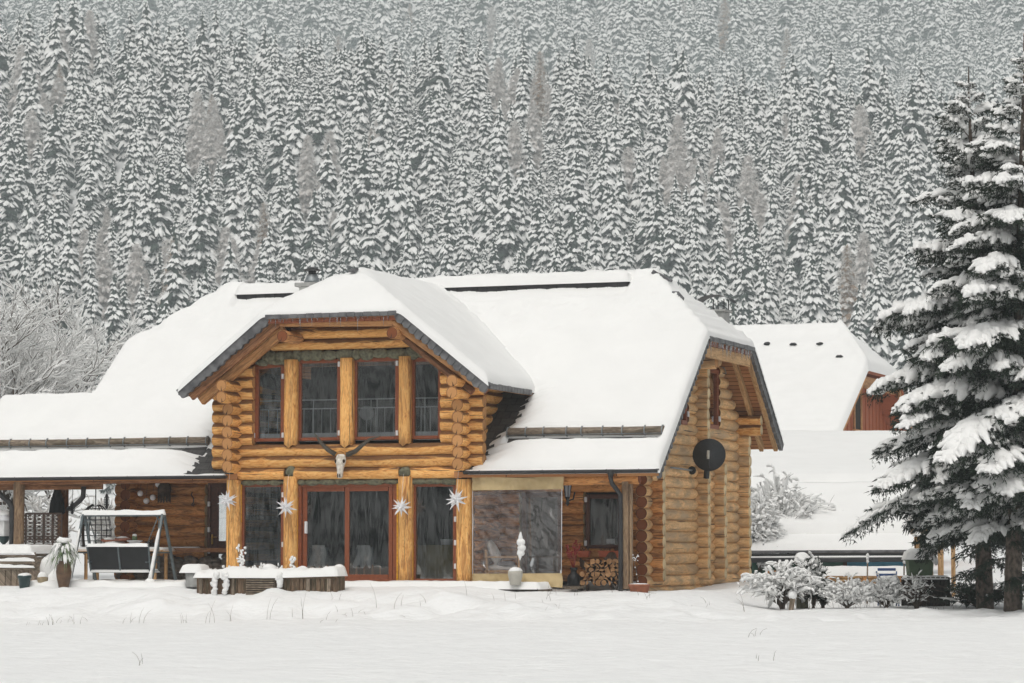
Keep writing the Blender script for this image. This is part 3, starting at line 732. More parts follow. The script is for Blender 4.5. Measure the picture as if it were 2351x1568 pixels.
# lower glazing
window('window', 551, 652, 1109, 1336, .04, .09, hng=((552, 1135), (650, 1136), (552, 1195), (650, 1250)))
dr = window('sliding_door', 682, 911, 1108, 1337, .02, .10, dep=.12)
for c_ in list(dr.children):
    if c_.name.startswith('pane'): bpy.data.objects.remove(c_)
for i, (u0, u1, y) in enumerate(((694, 800, .075), (791, 901, .05))):
    x0, x1 = ux(u0, y), ux(u1, y); zt, zb = vz(800, 1117, y), vz(800, 1331, y); fw = .11
    mb = MB(); mb.box((x0, y, zb), (x0+fw, y+.05, zt)); mb.box((x1-fw*.9, y, zb), (x1, y+.05, zt)); mb.box((x0+fw, y+.003, zt-fw), (x1-fw, y+.048, zt)); mb.box((x0+fw, y+.003, zb), (x1-fw, y+.048, zb+fw*1.1))
    sf = H.part('door_leaf', mb, 'frame_brown', dr)
    g = MB(); g.add([(x0+fw, y+.03, zb+fw), (x1-fw*.9, y+.03, zb+fw), (x1-fw*.9, y+.03, zt-fw), (x0+fw, y+.03, zt-fw)], [(0, 1, 2, 3)]); H.part('pane', g, 'glass', dr)
mb = MB(); p = LY(701, 1210, .0); mb.box((p[0]-.03, .0, p[2]-.15), (p[0]+.03, .08, p[2]+.13)); H.part('door_handle', mb, 'white_plastic', dr)
window('window', 945, 1048, 1108, 1336, .04, .09, hng=((946, 1138), (946, 1199), (946, 1257), (946, 1315), (1046, 1152), (1046, 1192), (1046, 1246), (1046, 1300)))
mb = MB()
for u, v0, v1 in ((681.5, 1110, 1312), (912.5, 1110, 1335), (552, 1105, 1200), (946.5, 1225, 1335)):
    x = ux(u, -.0); mb.box((x-.02, -.02, vz(u, v1, 0)), (x+.02, .03, vz(u, v0, 0)))
H.part('foam_seal', mb, 'foam_yellow')
# ---- main walls
yW = 2.0; xWr = ux(1490, yW)-.02; xt = ux(1525, yW); xWl = LY(287, 1200, 1.5)[0]; xtl = xWl-.48
C2 = .255; R2 = .14; zW0 = vz(1570, 1320, 3.5)
lim2 = lambda z, : YR-(ZR-.36-z)/S_
mbG = MB()
wz0, wz1 = 4.55, 6.05; wya = LX(1600, 960, xWr+.14)[1]; wyb = LX(1655, 960, xWr+.14)[1]; WN = ((wya-1.25, LX(1583, 950, xWr+.14)[1]), (5.98, wyb))
for k in range(-1, 24):
    z = zW0-.13+C2*k
    if z > 6.35: break
    y0 = 1.5+random.uniform(-.02, .02); y1 = 9.9; zz = z+.02
    if lim2(zz) > y0: y0 = lim2(zz)
    if YR+(ZR-.36-zz)/S_ < y1: y1 = YR+(ZR-.36-zz)/S_
    segs = [(y0, y1)]
    if wz0 < z < wz1: segs = [(y0, WN[0][0]), (WN[0][1], WN[1][0]), (WN[1][1], y1)]
    for a, b in segs:
        if b-a > .15: mbG.log((xWr, a, z), (xWr, b, z), R2, 18, crack=None)
H.part('right_gable_wall', mbG, ['log_gable', 'log_porch_end', 'crack'])
mb = MB()
for k in range(-1, 14):
    z = zW0-.13+C2*k
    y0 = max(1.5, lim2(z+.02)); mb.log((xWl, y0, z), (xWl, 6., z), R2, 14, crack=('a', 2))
H.part('left_gable_wall', mb, ['log_porch', 'log_porch_end', 'crack'])
for yy, zmax, z0 in ((5.7, 6.3, 0), (7.15, vz(1660, 1064, 7.1), 0), (9.4, 4.55, 0)):
    mb = MB(); k = 0
    while zW0+C2*k < zmax:
        z = zW0+C2*k; mb.log((xWr-.05, yy, z), (xt+random.uniform(-.015, .015), yy, z), R2*(.99), 16, crack=('b', 2)); k += 1
    H.part('cross_wall_ends', mb, ['log_gable', 'log_gable_end', 'crack'])
for z in (4.62, 4.87):
    mb = MB(); mb.log((xWr-.1, 9.4, z), (XR-.22, 9.4, z), .135, 16, crack=('b', 2)); H.part('wall_plate', mb, ['log_warm', 'log_gable_end', 'crack'])
for yy, uu, vv in ((7.45, 1736, 853), (4.15, 1645, 830)):
    p = LX(uu, vv, XR-.25); mb = MB(); mb.log((xWr-.2, p[1], p[2]), (XR-.25, p[1], p[2]), .175, 18); H.part('purlin', mb, ['log_gable', 'log_warm_end'])
mb = MB(); mb.box((XR-.13, YH+.05, 6.12), (XR-.05, 7.75, 6.39)); H.part('fascia_beam', mb, 'plank_board')
for x in (XR-.12, xWr+.42):
    for ya, yb_ in ((7.75, 10.45), (3.85, -.05)):
        zf = z_back if ya > 6 else z_front
        if ya < 6 and x < XR-.3: continue
        mb = MB(); mb.beam((x, ya, zf(0, ya)-.25), (x, yb_, zf(0, yb_)-.25), .1, .17); H.part('rafter', mb, 'plank_board')
# gable windows between the logs
for ya, yb_ in WN:
    x = xWr+.04; mb = MB(); z0, z1 = wz0+.02, wz1-.05; zf = lambda y: min(z1, (z_front(0, y) if y < YR else z_back(0, y))-.5)
    ym0, ym1 = ya, yb_
    mb.beam((x, ya+.05, z0), (x, ya+.05, zf(ya)), .1, .16, up=(0, 1, 0)); mb.beam((x, yb_-.05, z0), (x, yb_-.05, zf(yb_)), .1, .16, up=(0, 1, 0)); mb.box((x-.06, ya+.1, z0), (x+.08, yb_-.1, z0+.11))
    mb.beam((x, ya, zf(ya)), (x, yb_, zf(yb_)), .12, .1)
    f = H.part('window', mb, 'frame_brown'); g = MB(); g.add([(x, ya+.1, z0+.1), (x, yb_-.1, z0+.1), (x, yb_-.1, zf(yb_)), (x, ya+.1, zf(ya))], [(0, 1, 2, 3)]); H.part('pane', g, 'glass', f)
    h = MB(); h.box((x+.06, yb_-.09, z0+.2), (x+.11, yb_-.03, z0+.33)); H.part('hinge', h, 'white_plastic', f)
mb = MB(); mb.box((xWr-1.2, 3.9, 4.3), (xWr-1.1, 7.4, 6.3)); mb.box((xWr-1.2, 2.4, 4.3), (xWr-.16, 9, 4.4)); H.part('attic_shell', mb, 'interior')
# main front wall under the porches
dl0, dl1 = ux(474, yW), ux(524, yW); wx0, wx1 = ux(1343, yW), ux(1427, yW); wzt, wzb = vz(1380, 1134, yW), vz(1380, 1259, yW); gx0, gx1 = ux(1196, yW), ux(1292, yW); gzt = vz(1240, 1128, yW)
mbL = MB(); mbR = MB()
for k in range(0, 15):
    z = zW0+C2*k
    if z > 4.4: break
    doortop = vz(495, 1108, yW)
    if z < doortop+.05: mbL.log((xtl, yW, z), (dl0, yW, z), R2, 14, crack=None)
    else: mbL.log((xtl, yW, z), (-2.8, yW, z), R2, 14)
    sg = [(2.8, xt)]
    if z < gzt+.08: sg = [(2.8, gx0), (gx1, xt)]
    if wzb-.06 < z < wzt+.06: sg = [(2.8, gx0), (gx1, wx0), (wx1, xt)]
    for a, b in sg: mbR.log((a, yW, z), (b, yW, z), R2, 14, crack=('b', 2))
    # fill behind
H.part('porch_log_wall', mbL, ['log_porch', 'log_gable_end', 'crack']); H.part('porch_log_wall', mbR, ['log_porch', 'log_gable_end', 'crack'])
mbX = MB()      # weathered outer ends of the right front wall
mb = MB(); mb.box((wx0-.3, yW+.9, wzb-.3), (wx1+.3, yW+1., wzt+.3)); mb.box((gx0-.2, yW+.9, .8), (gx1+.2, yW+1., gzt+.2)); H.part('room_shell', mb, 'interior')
window('window', 1344, 1428, 1135, 1259, yW-.12, .10, 'frame_dark', hng=((1345, 1147), (1345, 1247)))
mb = MB(); p = LY(1402, 1243, yW+.05); mb.box((p[0]-.1, p[1], p[2]-.05), (p[0]+.1, p[1]+.01, p[2]+.06)); H.part('paper_card', mb, 'white_paper')
window('terrace_door', 1197, 1291, 1130, 1340, yW-.1, .12, 'frame_dark', lab='dark framed glass terrace door behind the clear curtain')
fd = window('front_door', 475, 526, 1108, 1318, yW-.1, .09, 'frame_dark', hng=((480, 1157), (480, 1216), (480, 1265)))
mb = MB(); x0, x1 = ux(483, yW), ux(524, yW); zt, zb = vz(500, 1116, yW), vz(500, 1316, yW)
mb.box((x0, yW-.07, zb), (x0+.24, yW-.02, zt)); mb.box((x0+.24, yW-.066, zt-.22), (x1, yW-.024, zt)); mb.box((x0+.24, yW-.066, vz(500, 1272, yW)), (x1, yW-.024, vz(500, 1242, yW))); mb.box((x0+.24, yW-.066, zb), (x1, yW-.024, zb+.15))
H.part('door_leaf', mb, 'frame_dark', fd)
mb = MB(); p = LY(487, 1238, yW-.1); mb.box((p[0]-.015, p[1]-.02, p[2]-.12), (p[0]+.02, p[1]+.03, p[2]+.12)); mb.tube([(p[0], p[1]-.05, p[2]+.05), (p[0]+.14, p[1]-.05, p[2]+.05)], .012, 6); H.part('door_handle', mb, 'brass', fd)
# eave purlins, porch posts, braces, stone plinth
for a, b, m_n in ((XA+.2, -3.0, 'beam_dark'), (2.9, xt, 'log_porch')):
    mb = MB(); z = vz(1350, 1101, .15) if a > 0 else vz(350, 1104, .15); mb.log((a, .15, z), (b, .15, z), .12 if a > 0 else .06, 14); H.part('eave_purlin', mb, [m_n, 'log_porch_end'])
mb = MB(); x0, x1 = ux(1429, .1), ux(1444, .1); mb.box((x0, 0.05, .75), (x1, .24, vz(1436, 1095, .1))); mb.box((x1+.008, .1, .75), (x1+.06, .22, vz(1436, 1095, .1))); H.part('porch_post', mb, 'post_grey')
for u, y, r in ((42, .2, .14), (144, 1.6, .135)):
    mb = MB(); x = ux(u, y); mb.log((x, y, .8), (x, y, vz(u, 1100, y)), r, 14); H.part('porch_post', mb, ['post_grey', 'log_porch_end'] if u < 100 else ['beam_dark', 'log_porch_end'])
mb = MB()
for i in range(26):
    x = XA+.3+i*.32
    if x > xWl-.2: break
    mb.beam((x, .0, z_front(0, 0)-.2), (x, YAT, z_front(0, YAT)-.2), .08, .12)
z = vz(100, 1116, YAT); mb.log((XA+.2, YAT, z_front(0, YAT)-.38), (xWl, YAT, z_front(0, YAT)-.38), .12, 12)
mb.beam((XA+.3, .35, vz(60, 1118, .3)), (xWl, .35, vz(60, 1118, .3)), .06, .14)
H.part('porch_rafters', mb, ['beam_dark', 'log_porch_end'])
mb = MB(); random.seed(5)
x = xWl-.3
while x < -2.9:
    z = .78; 
    while z < vz(420, 1283, 1.9):
        w = random.uniform(.14, .26); h = random.uniform(.1, .17); mb.blob((x+random.uniform(-.05, .05), 1.86, z+h/2), (w*.62, .12, h*.62), 9, 6, 0, .12); z += h*.95
    x += .2
mb.box((xWl-.3, 1.86, .7), (-2.9, 2.1, vz(420, 1285, 1.9)))
H.part('stone_plinth', mb, 'stone')
mb = MB(); mb.box((ux(384, 1.5), 1.35, vz(420, 1268, 1.4)), (-2.95, 1.9, vz(420, 1258, 1.4))); H.part('plinth_cap', mb, 'beam_dark')
sn = MB(); sn.slab(ux(392, 1.5), ux(460, 1.5), 1.36, 1.6, vz(420, 1258, 1.4), .03, over=0); H.part('plinth_snow', sn, 'snow_small')
# ---- gutters, downpipes, snow guards
def gutter(xa, xb, y, z, r=.075):
    mb = MB(); n = 8; m = max(4, int((xb-xa)/.8)); vs = []
    for i in range(m+1):
        x = xa+(xb-xa)*i/m
        for rr in (r, r*.86):
            for k in range(n+1):
                a = PI+PI*k/n; vs.append((x, y+rr*math.cos(a), z+rr*math.sin(a)))
    w = 2*(n+1); fs = []
    for i in range(m):
        for k in range(n): fs += [(i*w+k, i*w+k+1, (i+1)*w+k+1, (i+1)*w+k), (i*w+n+1+k, (i+1)*w+n+1+k, (i+1)*w+n+2+k, i*w+n+2+k)]
        fs += [(i*w, (i+1)*w, (i+1)*w+n+1, i*w+n+1), (i*w+n, i*w+2*n+1, (i+1)*w+2*n+1, (i+1)*w+n)]
    for i in (0, m): fs.append(tuple(i*w+k for k in range(n+1)))
    mb.add(vs, fs, 0, None, True, 0)
    x = xa+.4
    while x < xb: mb.tube([(x, y-r*1.02, z+.01), (x, y-r*.75, z-r*.75), (x, y, z-r*1.03), (x, y+r, z)], .008, 4); x += .75
    g = H.part('gutter', mb, 'gutter_metal')
    sn = MB(); sn.slab(xa, xb, y-r*.7, y+r*.9, z-.02, .055, over=0, res=.05, amp=.5); H.part('gutter_snow', sn, 'snow_small', g); return g
zg = vz(1300, 1079, YE-.07)
gutter(ux(1064, YE-.1), XR-.0, YE-.08, zg, .08); gutter(XA-.1, ux(517, YE-.1), YE-.08, vz(250, 1094, YE-.08), .08)
def pipe(pts, y, r=.05, nm='downpipe', par=None):
    mb = MB(); P = [LY(u, v, yy) for (u, v, yy) in pts]; mb.tube(P, r, 10); return H.part(nm, mb, 'gutter_metal')
pipe([(1402, 1085, -.2), (1402, 1098, -.2), (1405, 1110, -.18), (1416, 1124, -.02), (1424, 1136, .0), (1425, 1180, .0), (1425, 1260, .0), (1425, 1357, .0)], 0, .052)
mb = MB(); p = LY(1402, 1086, -.22); mb.lathe((p[0], p[1], p[2]-.1), [(.05, 0), (.06, .06), (.12, .16), (.12, .18)], 12); H.part('downpipe_funnel', mb, 'gutter_metal')
pipe([(-6, 1128, .0), (3, 1138, .05), (20, 1152, .12), (28, 1166, .1), (28, 1200, .1), (27, 1300, .1)], 0, .07)
pipe([(192, 1118, .2), (191, 1140, .25), (183, 1150, .5), (165, 1165, 1.2), (158, 1168, 1.4)], 0, .06)
def guard(a, b, g, r, nb):
    mb = MB(); z = z_front(0, g)+.13; mb.log((a, g, z), (b, g, z), r, 14); gd = H.part('snow_guard', mb, ['plank_grey', 'plank_grey'])
    n = nb
    for i in range(n):
        x = a+.02+(b-a-.06)*i/(n-1)+random.uniform(-.1, .1)*(0 < i < n-1)
        k = MB(); k.tube([(x, g+.05, z+r*1.15), (x, g-.04, z+r*1.12), (x, g-r*1.1, z+.03), (x, g-r*1.05, z-r*.7), (x, g-.02, z-r*1.1), (x, g+.2, z-r*.6)], .017, 6); H.part('bracket', k, 'zinc', gd)
    k = MB(); k.tube([(a, g-r*1.0, z-r*.75), (b, g-r*1.0, z-r*.75)], .009, 5); H.part('guard_wire', k, 'zinc', gd)
    sn = MB(); sn.slab(a+.1, b, g-.03, g+.1, z+r*.85, .035, over=0, amp=.9); H.part('guard_snow', sn, 'snow_small', gd)
guard(gxr0, gxr1, GR, .095, 9); guard(XA+.1, gxl1, GL, .095, 13)
# ---- chimneys
mb = MB(); yc_ = 4.75; x0, x1 = ux(683, yc_), ux(716, yc_); zt = vz(700, 658, yc_); mb.box((x0, yc_, 6.9), (x1, yc_+.4, zt))
ch = H.part('chimney', mb, 'white_wall'); mb = MB(); mb.box((x0-.09, yc_-.08, zt), (x1+.08, yc_+.48, zt+.10)); H.part('chimney_slab', mb, 'concrete', ch)
mb = MB(); c = (ux(706, yc_), yc_+.2, zt+.11); mb.lathe(c, [(.21, 0), (.19, .05), (.13, .20), (.12, .21)], 18); H.part('flue', mb, 'zinc', ch)
mb = MB(); mb.lathe((c[0], c[1], c[2]+.31), [(.02, .08), (.22, .02), (.23, .0), (.02, .04)], 18); mb.lathe((c[0], c[1], c[2]+.2), [(.1, 0), (.1, .10)], 12)
for k in range(4): a = PI/4+k*PI/2; mb.tube([(c[0]+.13*math.cos(a), c[1]+.13*math.sin(a), c[2]+.22), (c[0]+.2*math.cos(a), c[1]+.2*math.sin(a), c[2]+.33)], .01, 4)
H.part('chimney_cap', mb, 'dark_metal', ch)
yc_ = 8.2; x0, x1 = ux(1638, yc_), ux(1666, yc_); zt = vz(1650, 710, yc_); mb = MB(); mb.box((x0, yc_, 6.), (x1, yc_+.5, zt-.06)); ch = H.part('chimney', mb, 'concrete')
mb = MB(); mb.box((x0-.06, yc_-.06, zt-.06), (x1+.06, yc_+.56, zt)); H.part('chimney_slab', mb, 'concrete', ch)
mb = MB()
for x in (x0+.02, x1-.02):
    for y in (yc_+.04, yc_+.46): mb.tube([(x, y, zt), (x, y, zt+.26)], .014, 5)
vs = []; xm = (x0+x1)/2
for i in range(9):
    a = PI*i/8; vs += [(xm-.45*math.cos(a)-.12, yc_-.05, zt+.17+.2*math.sin(a)), (xm-.45*math.cos(a)-.12, yc_+.55, zt+.17+.2*math.sin(a))]
mb.add(vs, [(2*i, 2*i+2, 2*i+3, 2*i+1) for i in range(8)], 0, None, True)
H.part('chimney_cap', mb, 'dark_metal', ch)
# ================================================================== VEGETATION
class NB:                      # array mesh builder for foliage
    def __init__(s): s.v = []; s.f3 = []; s.f4 = []; s.m3 = []; s.m4 = []; s.n = 0
    def add(s, v, f, mi):
        v = np.asarray(v, float).reshape(-1, 3); f = np.asarray(f, np.int64)+s.n; s.v.append(v); s.n += len(v)
        (s.f3 if f.shape[1] == 3 else s.f4).append(f); (s.m3 if f.shape[1] == 3 else s.m4).append(np.full(len(f), mi))
    def arr(s):
        z3 = np.zeros((0, 3), np.int64); z4 = np.zeros((0, 4), np.int64); z = np.zeros(0, np.int64)
        return (np.concatenate(s.v), np.concatenate(s.f3) if s.f3 else z3, np.concatenate(s.f4) if s.f4 else z4, np.concatenate(s.m3) if s.m3 else z, np.concatenate(s.m4) if s.m4 else z)
    def put(s, arr, R, t, sel=None):
        v, f3, f4, m3, m4 = arr; s.v.append(v @ np.asarray(R).T+np.asarray(t))
        if len(f3): s.f3.append(f3+s.n); s.m3.append(m3)
        if len(f4): s.f4.append(f4+s.n); s.m4.append(m4)
        s.n += len(v)
    def tube(s, pts, rad, n, mi, ph=0.):
        P = np.asarray(pts, float); m = len(P); rad = np.broadcast_to(np.asarray(rad, float), (m,))
        d = np.gradient(P, axis=0); d /= np.linalg.norm(d, axis=1, keepdims=True)+1e-9
        up = np.array([0, 0, 1.]); e1 = np.cross(d, up); bad = np.linalg.norm(e1, axis=1) < .05; e1[bad] = [1, 0, 0]
        e1 /= np.linalg.norm(e1, axis=1, keepdims=True); e2 = np.cross(e1, d)
        a = 2*PI*np.arange(n)/n+ph
        V = P[:, None]+rad[:, None, None]*(e1[:, None]*np.cos(a)[None, :, None]+e2[:, None]*np.sin(a)[None, :, None])
        i = np.arange(m-1)[:, None]*n; k = np.arange(n)[None]; k2 = (k+1) % n
        s.add(V, np.stack([i+k, i+k2, i+n+k2, i+n+k], -1).reshape(-1, 4), mi)
    def mesh(s, name, mats, smooth=(), pick=None):
        v, f3, f4, m3, m4 = s.arr()
        if pick is not None:
            a = np.isin(m3, pick); b = np.isin(m4, pick); f3, m3, f4, m4 = f3[a], m3[a], f4[b], m4[b]
            used = np.unique(np.concatenate([f3.ravel(), f4.ravel()])); mp = np.zeros(len(v), np.int64); mp[used] = np.arange(len(used)); v = v[used]; f3 = mp[f3]; f4 = mp[f4]
        me = bpy.data.meshes.new(name); nl = len(f3)*3+len(f4)*4
        me.vertices.add(len(v)); me.vertices.foreach_set('co', v.ravel()); me.loops.add(nl); me.polygons.add(len(f3)+len(f4))
        me.loops.foreach_set('vertex_index', np.concatenate([f3.ravel(), f4.ravel()]).astype(np.int32))
        ls = np.concatenate([np.arange(len(f3))*3, len(f3)*3+np.arange(len(f4))*4]).astype(np.int32); me.polygons.foreach_set('loop_start', ls)
        mi = np.concatenate([m3, m4]); 
        if pick is not None: mi = mi*0
        for m in (mats if isinstance(mats, (list, tuple)) else [mats]): me.materials.append(M[m])
        me.polygons.foreach_set('material_index', mi.astype(np.int32))
        sm = np.isin(np.concatenate([m3, m4]), smooth) if pick is None else np.full(len(mi), bool(smooth)); me.polygons.foreach_set('use_smooth', sm)
        me.update(calc_edges=True); me.validate(); return me
def child(name, me, parent):
    o = bpy.data.objects.new(name, me); COL.objects.link(o); o.parent = parent; return o

# ---- far spruce: tiers of drooping sprays, dark below, snow on top
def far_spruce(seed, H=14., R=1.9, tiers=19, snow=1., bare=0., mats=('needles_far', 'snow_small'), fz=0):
    R *= 1.42; tiers = int(tiers*.95)
    r = np.random.RandomState(seed); nb = NB()
    k = 7; a = 2*PI*np.arange(k)/k
    hs = np.linspace(.02, .99, 9)*H; rr = R*.36*(1-hs/H)**.8+.03
    V = np.stack([np.outer(rr, np.cos(a)), np.outer(rr, np.sin(a)), np.repeat(hs[:, None], k, 1)], -1); V[:, :, :2] *= r.uniform(.75, 1.3, (9, k, 1))
    i = np.arange(8)[:, None]*k; q = np.arange(k)[None]; q2 = (q+1) % k
    nb.add(V, np.stack([i+q, i+q2, i+k+q2, i+k+q], -1).reshape(-1, 4), 0)
    up = np.array([0, 0, 1.])
    for t in range(tiers):
        h = H*(.05+.92*t/(tiers-1)); base = R*(1-h/H)**.72+.10
        n = max(4, int(4.6+4.6*(1-h/H)))
        for b in range(n):
            az0 = 2*PI*(b+r.rand()*.9)/n+t*1.1; L0 = base*r.uniform(.62, 1.2); hh = h+r.uniform(-.35, .35)*H/tiers; dr = r.uniform(.40, .75); on = r.rand() > bare
            for fg in ((-1, 0, 1) if L0 > .55 else (0,)):
                az = az0+fg*r.uniform(.22, .42); L = L0*(1 if fg == 0 else r.uniform(.62, .92))
                st = np.array([.15, .6, 1.]); out = L*st*np.array([1, 1, .95]); z = hh+L*(.14*st-dr*st**2)+(0 if fg == 0 else -.06*L)
                c, s_ = math.cos(az), math.sin(az); sd = np.array([-s_, c, 0]); wd = (L*.15+.05)*np.array([.8, 1., .35])*r.uniform(.8, 1.25)
                sp_ = np.stack([out*c, out*s_, z], -1); hang = np.array([0, 0, -1])*(.10+.13*L)
                Lf = sp_+sd*wd[:, None]+hang*r.uniform(.6, 1.4, (3, 1)); Rt = sp_-sd*wd[:, None]+hang*r.uniform(.6, 1.4, (3, 1))
                V = np.concatenate([Lf, sp_+[0, 0, .01], Rt, sp_+hang*1.7+[0, 0, -.04]]); f = []
                for q_ in range(2): f += [(q_, q_+1, 4+q_, 3+q_), (3+q_, 4+q_, 7+q_, 6+q_), (3+q_, 4+q_, 10+q_, 9+q_)]
                nb.add(V, f, 0)
                if on and r.rand() < .93:
                    sh = (.14+.14*math.sqrt(L))*snow*r.uniform(.6, 1.35); w2 = wd*r.uniform(.85, 1.2); s0 = np.array([.35, .68, 1.]); 
                    sq = np.stack([L*s0*c, L*s0*s_, hh+L*(.14*s0-dr*s0**2)+(0 if fg == 0 else -.06*L)], -1)
                    Lf = sq+sd*w2[:, None]+hang*.35; Rt = sq-sd*w2[:, None]+hang*.35; tp_ = sq+up*sh*np.array([.6, 1.05, .6])[:, None]; end = sq[2]+np.array([c, s_, -.8])*.08*(1+L*.3)
                    nb.add(np.concatenate([Lf, tp_, Rt, [end]]), [(0, 3, 4, 1), (1, 4, 5, 2), (3, 6, 7, 4), (4, 7, 8, 5)], 1); nb.add(np.concatenate([Lf, tp_, Rt, [end]]), [(2, 5, 9), (5, 8, 9)], 1)
    if fz:
        m = 2600; hh = H*(.06+.92*r.rand(m)**1.1); rad = (R*(1-hh/H)**.72+.1)*r.uniform(.45, 1.12, m); az = r.rand(m)*6.28; B = np.stack([rad*np.cos(az), rad*np.sin(az), hh-.25*rad], -1)
        d = r.normal(size=(m, 3))*[.6, .6, .4]+np.stack([np.cos(az), np.sin(az), 0*az], -1)*.5; d /= np.linalg.norm(d, axis=1, keepdims=True); w = np.cross(d, r.normal(size=(m, 3))); w /= np.linalg.norm(w, axis=1, keepdims=True); w *= r.uniform(.03, .06, (m, 1))
        nb.add(np.stack([B+w, B-w, B+d*r.uniform(.25, .7, (m, 1))], 1).reshape(-1, 3), np.arange(m*3).reshape(-1, 3), 1)
    return nb.mesh('spruce' if not fz else 'larch', list(mats), smooth=(1,) if not fz else ())
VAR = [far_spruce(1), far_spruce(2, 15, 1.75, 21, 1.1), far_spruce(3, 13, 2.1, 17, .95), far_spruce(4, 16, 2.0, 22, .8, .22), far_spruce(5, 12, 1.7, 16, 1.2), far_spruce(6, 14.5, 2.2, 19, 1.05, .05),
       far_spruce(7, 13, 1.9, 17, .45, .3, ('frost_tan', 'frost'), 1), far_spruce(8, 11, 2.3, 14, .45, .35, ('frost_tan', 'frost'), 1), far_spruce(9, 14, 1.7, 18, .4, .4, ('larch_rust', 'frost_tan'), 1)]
NV = 6
r = np.random.RandomState(21); pts = []
def pxW(X, Y, Z):
    Z = Z-ZC; f = Y*cp+Z*sp; w_ = -Y*sp+Z*cp; return CX+F*X/f, CY-F*w_/f
larch_spots = [(1470, 330, 70), (1560, 360, 90), (1660, 430, 90), (1800, 470, 70), (1120, 90, 55), (1150, 170, 60), (1190, 250, 60), (205, 60, 40), (200, 500, 80), (560, 540, 70), (470, 300, 50), (720, 380, 45), (770, 470, 45), (100, 190, 80), (890, 560, 30), (330, 600, 45), (2000, 260, 50), (270, 560, 60), (1250, 210, 50), (360, 620, 60), (1830, 300, 50)]
clear_spots = [(1135, 110, 12, 40), (1160, 190, 12, 40)]
y = 408.
while y < 1345:
    dx = 4.7 if y < 700 else 7.4; half = y*.25+30; x = -half
    while x < half:
        px_, py_ = x+r.uniform(-1.6, 1.6), y+r.uniform(-2., 2.); pts.append((px_, py_)); x += dx
    y += 6.3 if y < 640 else (30 if y < 1010 else 11.)
pts = np.array(pts); Z = ground(pts[:, 0], pts[:, 1]); sc = r.uniform(.52, 1.5, len(pts))*np.where(pts[:, 1] > 800, 1.6, .93); rz = r.uniform(0, 6.28, len(pts)); var = r.randint(0, NV, len(pts))
sc *= 1+.25*fbm(pts[:, 0]*.03, pts[:, 1]*.03, 61)
U, V = pxW(pts[:, 0], pts[:, 1], Z+13*sc*.7); U0, V0 = pxW(pts[:, 0], pts[:, 1], Z+14*sc)
for (u, v, rad) in larch_spots:
    q = np.exp(-((U-u)**2+(V-v)**2)/(rad*rad*.55)); var = np.where(r.rand(len(pts)) < q*.75, NV+np.array([0, 1, 0, 1, 0, 1, 2])[r.randint(0, 7, len(pts))], var)
var = np.where(r.rand(len(pts)) < .015, NV+r.randint(0, 3, len(pts)), var)
keep = np.ones(len(pts), bool)
for (u, v, a, b) in clear_spots: keep &= ~((((U-u)/a)**2+((V-v)/b)**2) < 1)
roofline = np.interp(U0, [0, 215, 275, 515, 700, 815, 900, 1460, 1510, 1625, 1700, 1937, 2000, 2030, 2200, 2351], [905, 905, 800, 660, 640, 612, 633, 617, 635, 760, 757, 752, 700, 560, 260, 140])
seen = keep & (V0 < roofline-14) & (U0 > -25) & (U0 < 2375) & (V0 > -30)
order = [i for i in np.argsort(pts[:, 1]) if seen[i]]
ind = order[:300]; indset = set(ind)
lab = {}
def landmark(u):
    for lim, s in ((230, 'above the left porch roof'), (500, 'above the left roof slope'), (660, 'left of the chimney'), (760, 'behind the chimney'), (900, 'above the gable peak'), (1180, 'above the left ridge'), (1460, 'above the right ridge'), (1640, 'above the right hip'), (1800, 'above the neighbouring roof'), (2000, 'right of the neighbouring roof'), (9999, 'beside the tall garden spruce')):
        if u < lim: return s
ords = ['first', 'second', 'third', 'fourth', 'fifth', 'sixth', 'seventh', 'eighth', 'ninth', 'tenth']
cells = {}
for i in ind: cells.setdefault((landmark(U0[i]), 'larch' if var[i] >= NV else 'spruce'), []).append(i)
for (lm, kd), L in cells.items():
    L.sort(key=lambda i: V0[i], reverse=True); rows = [L[k:k+7] for k in range(0, len(L), 7)]
    for ri, row in enumerate(rows):
        row.sort(key=lambda i: U0[i]); rn = ['lowest row', 'second row up', 'third row up', 'fourth row up', 'fifth row up', 'sixth row up', 'top row'][min(ri, 6)]
        for ci, i in enumerate(row):
            lab[i] = ('snowy spruce' if kd == 'spruce' else 'pale larch')+' '+lm+', '+ords[ci]+' from left, '+rn
protos = {}
for i in ind:
    k = int(var[i]); nm = 'larch_tree' if k >= NV else 'spruce_tree'
    o = bpy.data.objects.new(nm, VAR[k]); COL.objects.link(o); o.location = (pts[i, 0], pts[i, 1], Z[i]-.2); o.rotation_euler = (0, 0, rz[i]); o.scale = (sc[i],)*3
    tag(o, lab[i], 'tree', 'larches on the mountainside' if k >= NV else 'spruces on the mountainside'); protos.setdefault(k, o)
for k in range(len(VAR)):
    if k not in protos:
        j = [i for i in range(len(pts)) if var[i] == k and seen[i] and i not in indset][0]
        o = bpy.data.objects.new('spruce_tree', VAR[k]); COL.objects.link(o); o.location = (pts[j, 0], pts[j, 1], Z[j]); tag(o, 'snowy tree high on the mountainside', 'tree', 'spruces on the mountainside'); protos[k] = o; indset.add(j)
